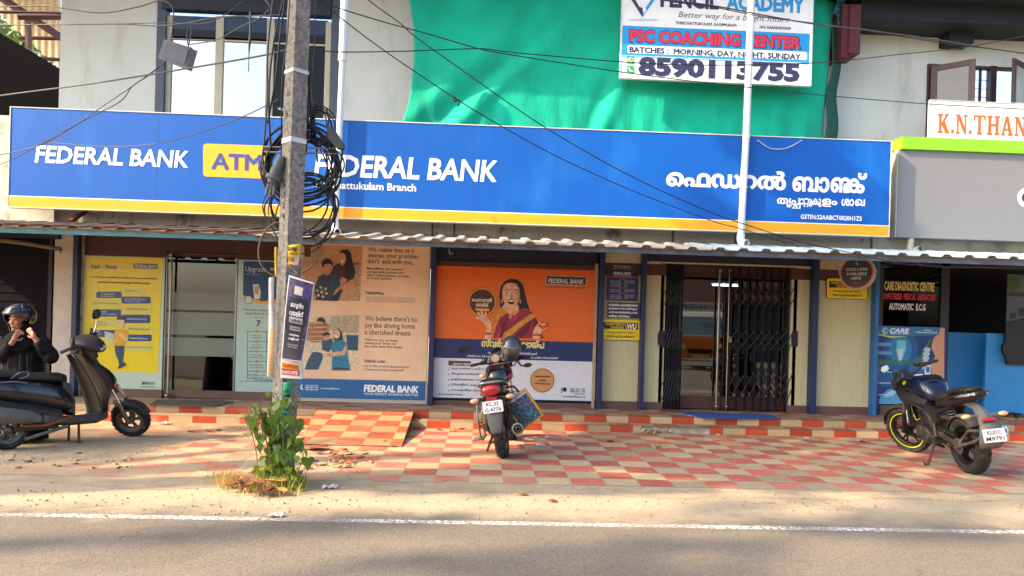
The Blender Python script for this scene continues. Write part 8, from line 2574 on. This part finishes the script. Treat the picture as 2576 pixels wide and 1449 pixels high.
# feathery foliage behind the lean-to
g = MB().m(leaf_mat('far foliage', '2f4a1c', '6a8a3a', '8aa04a', .3))
for i in range(900):
    p = P(rnd.uniform(-20, 120), 0, 19); a = P(0, 40, 19); b = P(110, 150, 19)
    t = (p.x - a.x) / (b.x - a.x)
    z = a.z + (b.z - a.z) * t + rnd.uniform(-1.2, .35)
    q = Vector((p.x, 19 + rnd.uniform(-.8, .8), z)); an = rnd.uniform(0, 6.28)
    d = Vector((math.cos(an), rnd.uniform(-.3, .3), math.sin(an) - .3)) * .28; s = Vector((-d.z, .1, d.x)) * .13
    g.add([q, q + d * .5 + s, q + d, q + d * .5 - s], [(0, 1, 2, 3)])
tr = thing('palm', (P(50, 100, 19).x, 19, 0), 'green feathery tree top showing between the lean-to roof and the black gable', 'tree')
g.build('crown', tr, smooth=0)
g = MB().m(mat('bark', '4a3c30', .9, var=.3)).tube([(P(50, 100, 19).x, 19, 0), (P(50, 100, 19).x + .1, 19, P(50, 100, 19).z)], [.2, .12], 10); g.build('trunk', tr)

# ------------------------------------------------------------------ shade trees over the road, above the frame
M_TLEAF = leaf_mat('shade tree leaf', '2c4a18', '4a7026', '6a9030', .25)
def in_poly(x, y, q):
    c = False
    for i in range(len(q)):
        a, b = q[i], q[i - 1]
        if (a[1] > y) != (b[1] > y) and x < (b[0] - a[0]) * (y - a[1]) / (b[1] - a[1]) + a[0]:
            c = not c
    return c
def shade(mb, poly, dens, size, hlo, hhi, thr, seed):
    q = [G(x, y) for x, y in poly]
    q = [(p.x, p.y) for p in q]
    x0, x1, y0, y1 = min(p[0] for p in q), max(p[0] for p in q), min(p[1] for p in q), max(p[1] for p in q)
    for i in range(int(dens * (x1 - x0) * (y1 - y0))):
        x, y = rnd.uniform(x0, x1), rnd.uniform(y0, y1)
        jx, jy = rnd.gauss(0, .05), rnd.gauss(0, .04)
        if not in_poly(x + jx, y + jy, q):
            continue
        if noise.noise(Vector((x * 1.1, y * 1.6, seed))) + .5 * noise.noise(Vector((x * 3.1, y * 4, seed))) > thr:
            continue
        h = hlo + (hhi - hlo) * (.5 + .5 * noise.noise(Vector((x * .7, y * .7, seed + 3)))) + rnd.uniform(-.5, .5)
        c = Vector((x, y, 0)) - SUN_DIR * (h / -SUN_DIR.z)
        A = Vector((rnd.gauss(0, 1), rnd.gauss(0, 1), rnd.gauss(0, .6))).normalized()
        B = A.cross(Vector((rnd.gauss(0, 1), rnd.gauss(0, 1), rnd.gauss(0, 1)))).normalized()
        s = size * rnd.uniform(.7, 1.3)
        mb.add([c - A * s, c + B * s * .45, c + A * s, c - B * s * .45], [(0, 1, 2, 3)])
st_ = thing('shade_tree', (-17, 1.5, 0), 'tall roadside tree whose crown spreads above the frame and shades the forecourt', 'tree')
g = MB().m(M_TLEAF)
shade(g, [(790, 1224), (943, 1197), (1140, 1175), (1290, 1163), (1345, 1122), (1490, 1083), (2750, 1060), (2750, 1245), (2100, 1232), (1500, 1238), (1100, 1242)], 150, .20, 9.5, 12, .42, 1)
shade(g, [(-150, 1372), (350, 1342), (700, 1310), (1050, 1292), (1250, 1300), (1000, 1320), (700, 1338), (300, 1374), (-150, 1400)], 110, .22, 17, 20, .55, 4)
shade(g, [(850, 1405), (1250, 1367), (1600, 1362), (2150, 1365), (1900, 1412), (1750, 1470), (700, 1480)], 65, .24, 18, 21, .35, 6)
shade(g, [(1650, 1262), (2750, 1245), (2750, 1362), (2000, 1340)], 60, .24, 17, 20, .2, 9)
shade(g, [(-60, 1190), (200, 1162), (330, 1145), (470, 1110), (640, 1080), (640, 1068), (420, 1088), (330, 1080), (-60, 1078)], 130, .15, 9, 11, .5, 12)  # unseen leaves added for the shade around the scooter
g.build('crown', st_, smooth=0)
g = MB().m(mat('bark', '4a3c30', .9, var=.3))
g.tube(smooth_path([(-17, 1.5, -.1), (-16.9, 1.6, 4), (-16.5, 2.2, 8), (-15, 3.2, 10), (-12, 4.2, 10.8), (-8, 4.8, 11.2)]), [.5, .42, .34, .25, .15, .06], 12)
g.tube(smooth_path([(-16.6, 2.0, 7), (-17.5, 1.5, 11), (-20, .5, 15), (-22, -.5, 18)]), [.3, .26, .16, .06], 10)
g.tube(smooth_path([(-16.5, 2.2, 8), (-18, 2.8, 11), (-19, 3.2, 13)]), [.2, .14, .06], 8)
g.build('trunk', st_)
# ------------------------------------------------------------------ woman fastening her helmet
YW = 8.5
pw = P(56, 785, YW)
PX = 1860 / YW
SKIN = mat('skin', 'a06a4c', .55, var=.06, vs=9, spec=.4)
BROW, LIP, EYEW = mat('brow', '1c1412', .7), mat('lip', '8a4238', .5), mat('eye', '2a201c', .3)
def L(px, py, y=0.0):               # pixel -> local frame of the standing figure, at depth y in front (negative) or behind
    p = P(px, py, YW + y)
    return Vector((p.x - pw.x, y, p.z))
HC = L(52, 805) + Vector((0, -.02, 0))          # middle of the head
TURN = Matrix.Rotation(R(-10), 3, 'Z')         # she looks to the west
def hd(x, y, z):
    return HC + TURN @ Vector((x, y, z))
CH = HC.z
b = MB().m(SKIN)
# skull, jaw, face
b.ell(HC + Vector((0, .01, .02)), (.074, .092, .105), 20, 14)
b.loft([[hd(w * math.cos(a), d * math.sin(a) - .022, z) for a in [i * 2 * math.pi / 16 for i in range(16)]] for z, w, d in ((-.125, .022, .03), (-.118, .038, .055), (-.095, .054, .068), (-.06, .066, .076), (-.02, .071, .080), (.03, .072, .080), (.07, .060, .07))])
b.ell(hd(0, -.100, -.022), (.0125, .018, .026), 10, 8); b.ell(hd(0, -.110, -.038), (.017, .015, .012), 10, 8)      # nose
b.ell(hd(0, -.094, -.076), (.024, .010, .011), 10, 8); b.ell(hd(0, -.086, -.112), (.022, .014, .015), 10, 8)        # mouth, chin
for s in (-1, 1):
    b.ell(hd(s * .036, -.082, -.032), (.024, .016, .022), 10, 8)     # cheeks
    b.ell(hd(s * .030, -.090, .020), (.024, .010, .008), 10, 8)      # brow ridge
    b.ell(hd(s * .076, -.01, -.01), (.010, .018, .028), 8, 6)        # ears
b.tube([HC + Vector((0, .02, -.06)), Vector((0, .03, CH - .20))], [.056, .062], 14)
# torso, hips, legs
def oval(z, w, d, y=0.02, x=0.0):
    return [Vector((x + w * math.cos(a), y + d * math.sin(a), z)) for a in [i * 2 * math.pi / 18 for i in range(18)]]
SHZ = CH - .205
b.loft([oval(SHZ + .03, .07, .06), oval(SHZ, .16, .085), oval(SHZ - .10, .185, .11), oval(SHZ - .28, .165, .11), oval(SHZ - .42, .17, .115), oval(.62, .185, .125), oval(.56, .16, .11)])
for s in (-1, 1):
    b.tube([Vector((s * .085, .02, .62)), Vector((s * .09, .01, .36)), Vector((s * .09, .03, .06))], [.085, .06, .038], 12)
    b.ell((s * .09, -.04, .035), (.042, .11, .035), 12, 8)
# arms to hands at the chin
EL, ER = L(8, 892, -.10), L(126, 893, -.06)
WL, WR = L(34, 858, -.20), L(87, 850, -.19)
SL, SR = Vector((-.185, .02, SHZ - .02)), Vector((.19, .02, SHZ - .02))
for S_, E_, W_2 in ((SL, EL, WL), (SR, ER, WR)):
    b.tube([S_, (S_ + E_) / 2, E_], [.058, .052, .043], 12); b.ell(E_, (.045, .045, .045), 12, 8)
    b.tube([E_, (E_ + W_2) / 2, W_2], [.043, .038, .026], 12)
def hand(w, palm, fdir, side, sgn):
    """palm centre from the wrist; four unequal bent fingers and a thumb"""
    pc = w + palm * .045
    nrm = palm.cross(side).normalized() * sgn
    rot = Matrix((side, palm, nrm)).transposed()
    b.ell(pc, (.036, .044, .018), 14, 10, rot=rot)
    b.tube([w, pc], [.027, .03], 10)
    for i, (o, ln) in enumerate(((-.027, .058), (-.009, .066), (.009, .062), (.026, .048))):
        k0 = pc + side * o + palm * .036
        k1 = k0 + (palm * .75 + fdir * .55).normalized() * ln * .45
        k2 = k1 + (palm * .15 + fdir).normalized() * ln * .35
        k3 = k2 + (fdir * .9 - palm * .55).normalized() * ln * .30
        b.tube([k0, k1, k2, k3], [.0105, .0098, .009, .0078], 8)
        b.ell(k3, (.0078, .0078, .0078), 6, 5)
    t0 = pc - side * .026 - palm * .012
    t1 = t0 + (-side * .75 + palm * .6 + fdir * .3).normalized() * .035
    t2 = t1 + (palm * .7 + fdir * .6 - side * .1).normalized() * .030
    b.tube([t0, t1, t2], [.013, .0115, .009], 8); b.ell(t2, (.009, .009, .009), 6, 5)
hand(WR, (L(76, 832, -.17) - WR).normalized(), Vector((-.75, .35, .45)).normalized(), Vector((.55, -.2, .8)).normalized(), -1)
hand(WL, (L(43, 838, -.17) - WL).normalized(), Vector((.8, .35, .3)).normalized(), Vector((-.5, -.2, .8)).normalized(), 1)
me = bake(b, (('REMESH', dict(mode='VOXEL', voxel_size=.0058)), ('SMOOTH', dict(factor=.5, iterations=2))), 'body')
for m_ in (SKIN, BROW, LIP, EYEW):
    if m_.name not in [x.name for x in me.materials if x]:
        me.materials.append(m_)
me.materials.clear()
for m_ in (SKIN, BROW, LIP, EYEW):
    me.materials.append(m_)
IT = TURN.inverted()
for p in me.polygons:
    q = IT @ (Vector(p.center) - HC)
    if q.y < -.05:
        for s in (-1, 1):
            e = q.x - s * .031
            if abs(e) < .024 and abs(q.z - (.028 + .05 * abs(e) * -1 + .002)) < .0055: p.material_index = 1
            if (e / .016) ** 2 + ((q.z - .004) / .0065) ** 2 < 1: p.material_index = 3
        if abs(q.x) < .025 - abs(q.z + .077) * .8 and abs(q.z + .077) < .010: p.material_index = 2
    p.use_smooth = True
person = bpy.data.objects.new('person', me)
COL.objects.link(person)
person.location = (pw.x, YW, 0)
tag(person, 'woman in black robe and headscarf fastening a black helmet behind the scooter seat', 'person')
# robe with sleeves
ROBE = mat('black robe', '08080a', .8, spec=.25, var=.3, vs=5, bump=.2, bs=70)
b = MB().m(ROBE)
b.loft([oval(SHZ + .055, .085, .08), oval(SHZ + .02, .17, .105), oval(SHZ - .06, .215, .135), oval(SHZ - .2, .215, .15), oval(SHZ - .38, .22, .16), oval(.62, .25, .18), oval(.35, .27, .20), oval(.10, .29, .22), oval(.03, .29, .22)])
for S_, E_, W_2 in ((SL, EL, WL), (SR, ER, WR)):
    k_ = E_ + (W_2 - E_) * .80
    b.tube([S_ + Vector((0, 0, .0)), (S_ + E_) / 2 + Vector((0, 0, -.01)), E_ + Vector((0, 0, -.01)), (E_ + k_) / 2 + Vector((0, 0, -.01)), k_], [.085, .085, .085, .068, .047], 16); b.ell(E_ + Vector((0, .0, -.012)), (.088, .08, .085), 14, 10)
me = bake(b, (('REMESH', dict(mode='VOXEL', voxel_size=.011)), ('SMOOTH', dict(factor=.5, iterations=4))), 'robe')
me.materials.clear(); me.materials.append(ROBE)
for v in me.vertices:
    n_ = v.normal
    d = .012 * noise.noise(Vector((v.co.x * 14, v.co.y * 14, v.co.z * 3.0))) + .008 * noise.noise(v.co * 18)
    v.co += n_ * d
for p in me.polygons: p.use_smooth = True
o = bpy.data.objects.new('robe', me); COL.objects.link(o); o.parent = person
g = MB().m(mat('grey piping', '5a5a5e', .6))
for x0, x1 in ((-.12, -.15), (-.05, -.06), (.13, .17), (.07, .085)):
    pts = []
    for i in range(12):
        z = SHZ - .17 - .045 * i
        w = .219 + .003 * i
        x = x0 + (x1 - x0) * i / 11
        pts.append(Vector((x, .02 - (.155 + .004 * i) * math.sqrt(max(0, 1 - (x / w) ** 2)) - .006, z)))
    g.tube(pts, .0022, 4)
g.build('piping', person, smooth=180)
# headscarf: hood round the face and drape over the chest
HIJ = mat('black scarf', '09090b', .85, spec=.2, var=.2, vs=8, bump=.15, bs=90)
def hood(u, v):
    a = R(-62 + 304 * u) + R(-0)         # leaves the face open
    a = R(-90) + R(56) + R(248) * u
    z = .10 - .25 * v
    r = 1.0 + .10 * v
    return hd(.088 * r * math.cos(a) * (1 - .15 * max(0, z * 6) ** 2), .104 * r * math.sin(a) + .0, z)
g = MB().m(HIJ).grid(hood, 26, 10)
g.build('scarf_hood', person, smooth=180, mods=(('SOLIDIFY', dict(thickness=.008)),)).name = 'headscarf'
def drape(u, v):
    a = 2 * math.pi * u
    f = max(0, -math.sin(a))
    w = .075 + (.135 + .02 * f) * v ** .8
    d = .085 + .085 * v ** .7
    z = CH - .118 - (.10 + .13 * f) * v + .012 * math.sin(a * 7) * v
    return Vector((w * math.cos(a), .012 + d * math.sin(a) - .02 * f, z))
g = MB().m(HIJ).grid(drape, 40, 10)
g.build('scarf_drape', person, smooth=180, mods=(('SOLIDIFY', dict(thickness=.006)),)).name = 'scarf_drape'
# open-face helmet with a raised visor strip and chin strap
g = MB().m(mat('black helmet gloss', '0a0a0d', .12, coat=.7, var=0))
def shell(u, v):
    a = R(-90) + R(50) + R(260) * u
    th = v * R(128)
    if v > .62: pass
    r = math.sin(th); z = math.cos(th)
    return hd(.140 * r * math.cos(a), .156 * r * math.sin(a) + .006, .050 + .128 * z)
g.grid(shell, 34, 16)
def cap(u, v):
    a = R(-90) + R(-50) + R(100) * u
    th = v * R(80)
    return hd(.140 * math.sin(th) * math.cos(a), .156 * math.sin(th) * math.sin(a) + .006, .050 + .128 * math.cos(th))
g.grid(cap, 12, 12)
hh_ = g.build('helmet', person, smooth=180, mods=(('SOLIDIFY', dict(thickness=.012)),))
g = MB().m(mat('silver visor strip', '77757c', .2, .6, var=.1))
def vst(u, v):
    a = R(-90) + R(-75) + R(150) * u
    return hd(.146 * math.cos(a), .164 * math.sin(a) + .006, .074 - .015 * v)
g.grid(vst, 24, 3); g.m(mat('black peak', '101014', .3)).grid(lambda u, v: hd((.144 + .012 * v) * math.cos(R(-165 + 150 * u)), (.162 + .02 * v) * math.sin(R(-165 + 150 * u)) + .006, .10 - .034 * v), 24, 3)
g.build('visor', hh_, smooth=180, mods=(('SOLIDIFY', dict(thickness=.004)),))
g = MB().m(M_BLACK)
for s in (-1, 1):
    g.tube([hd(s * .10, -.05, -.04), hd(s * .05, -.07, -.13), hd(s * .01, -.085, -.17)], .006, 6)
g.build('strap', hh_, smooth=180)
g = MB().m(mat('gold bangle', 'a07a3a', .3, .8)).lathe([(.030, -.004), (.034, 0), (.030, .004)], ER + (WR - ER) * .88, (WR - ER), 20, close=True); g.build('bangle', person)

# ------------------------------------------------------------------ van parked across the road (seen reflected in the glass door)
YV = 2 * YB - 27.0
vx = P(1765, 860, 27).x
van = thing('van', (vx, YV, 0), 'orange and white passenger van parked across the road, reflected in the bank door', 'van', world_coords=False, rot=(0, 0, R(180 + 14)))
van.scale = (1.28, 1.28, 1.28)
# local: the nose faces -Y
ORG, WHT = mat('orange van paint', 'c8660e', .35, coat=.4, var=.05), mat('white van paint', 'b9b8b0', .4, var=.05)
g = MB().m(ORG)
def prof(w):
    return [(0, .35), (-.02, .75), (.02, 1.05)], w
rings = []
for x, k_ in ((-.74, .93), (-.70, 1), (.70, 1), (.74, .93)):
    rings.append([Vector((x, y, z)) for y, z in ((0.05, .38), (-.0, .60), (.03, .98), (3.3, .98), (3.3, .35))])
g.loft(rings); g.build('body', van, smooth=30, bevel=.03)
g = MB().m(WHT)
rings = []
for x in (-.70, -.64, .64, .70):
    rings.append([Vector((x * (1 if z < 1.2 else .93), y, z)) for y, z in ((.03, .985), (.42, 1.60), (.60, 1.72), (3.2, 1.72), (3.3, .985))])
g.loft(rings); g.build('cab', van, smooth=30, bevel=.02)
g = MB().m(mat('van windscreen', '5a6a70', .08, coat=.5)).face([(-.60, .05, 1.04), (.60, .05, 1.04), (.55, .385, 1.56), (-.55, .385, 1.56)]); 
for s in (-1, 1):
    g.face([(s * .705, .45, 1.05), (s * .705, 1.3, 1.05), (s * .665, 1.3, 1.55), (s * .665, .62, 1.55)]); g.face([(s * .705, 1.4, 1.05), (s * .705, 3.0, 1.05), (s * .665, 3.0, 1.55), (s * .665, 1.4, 1.55)])
g.build('window', van, smooth=0)
for s in (-1, 1):
    g = MB().m(M_CLEAR).ell((s * .54, .0, .66), (.10, .04, .10)); g.build('headlight', van)
    for y in (.75, 2.6):
        g = MB().m(M_BLACK).lathe([(0, -.08), (.26, -.08), (.28, -.04), (.28, .04), (.26, .08), (0, .08)], (s * .64, y, .28), (1, 0, 0), 24); g.build('wheel', van)
g = MB().m(M_BLACK).box(-.38, .38, -.02, .02, .50, .62); g.build('grille', van, smooth=0)
g = MB().m(WHT).box(-.62, .62, .25, .32, 1.72, 1.98); sg = g.build('name_board', van, smooth=0)
g = MB(); text(g, 'PANAVANKANDAM', 0, .245, 1.78, h=.14, w=1.1, material=mat('grey letters', '55524c', .6), bold=.03, align='C'); g.build('lettering', sg, smooth=0)
g = MB().m(mat('yellow plate', 'c89010', .5)).box(-.24, .24, -.03, .0, .36, .46); pl_ = g.build('number_plate', van, smooth=0)
g = MB().m(WHT).box(-.72, .72, -.03, .02, .30, .36); g.build('bumper', van, smooth=0)
# low house and trees across the road, dark behind the van
hs = thing('house', (6, -14, 0), 'low dark house across the road behind the camera, reflected in the door', 'building')
g = MB().m(mat('dull wall', '55524c', .9, var=.2)).box(-6, 22, -16, -14, 0, 3.0); g.build('wall', hs, smooth=0)
g = MB().m(mat('tile roof', '4a2a20', .8, var=.2)).prism([(-6.5, -13.2, 2.9), (-6.5, -16, 4.6), (-6.5, -17, 2.9)], (29, 0, 0)); g.build('roof', hs, smooth=0)
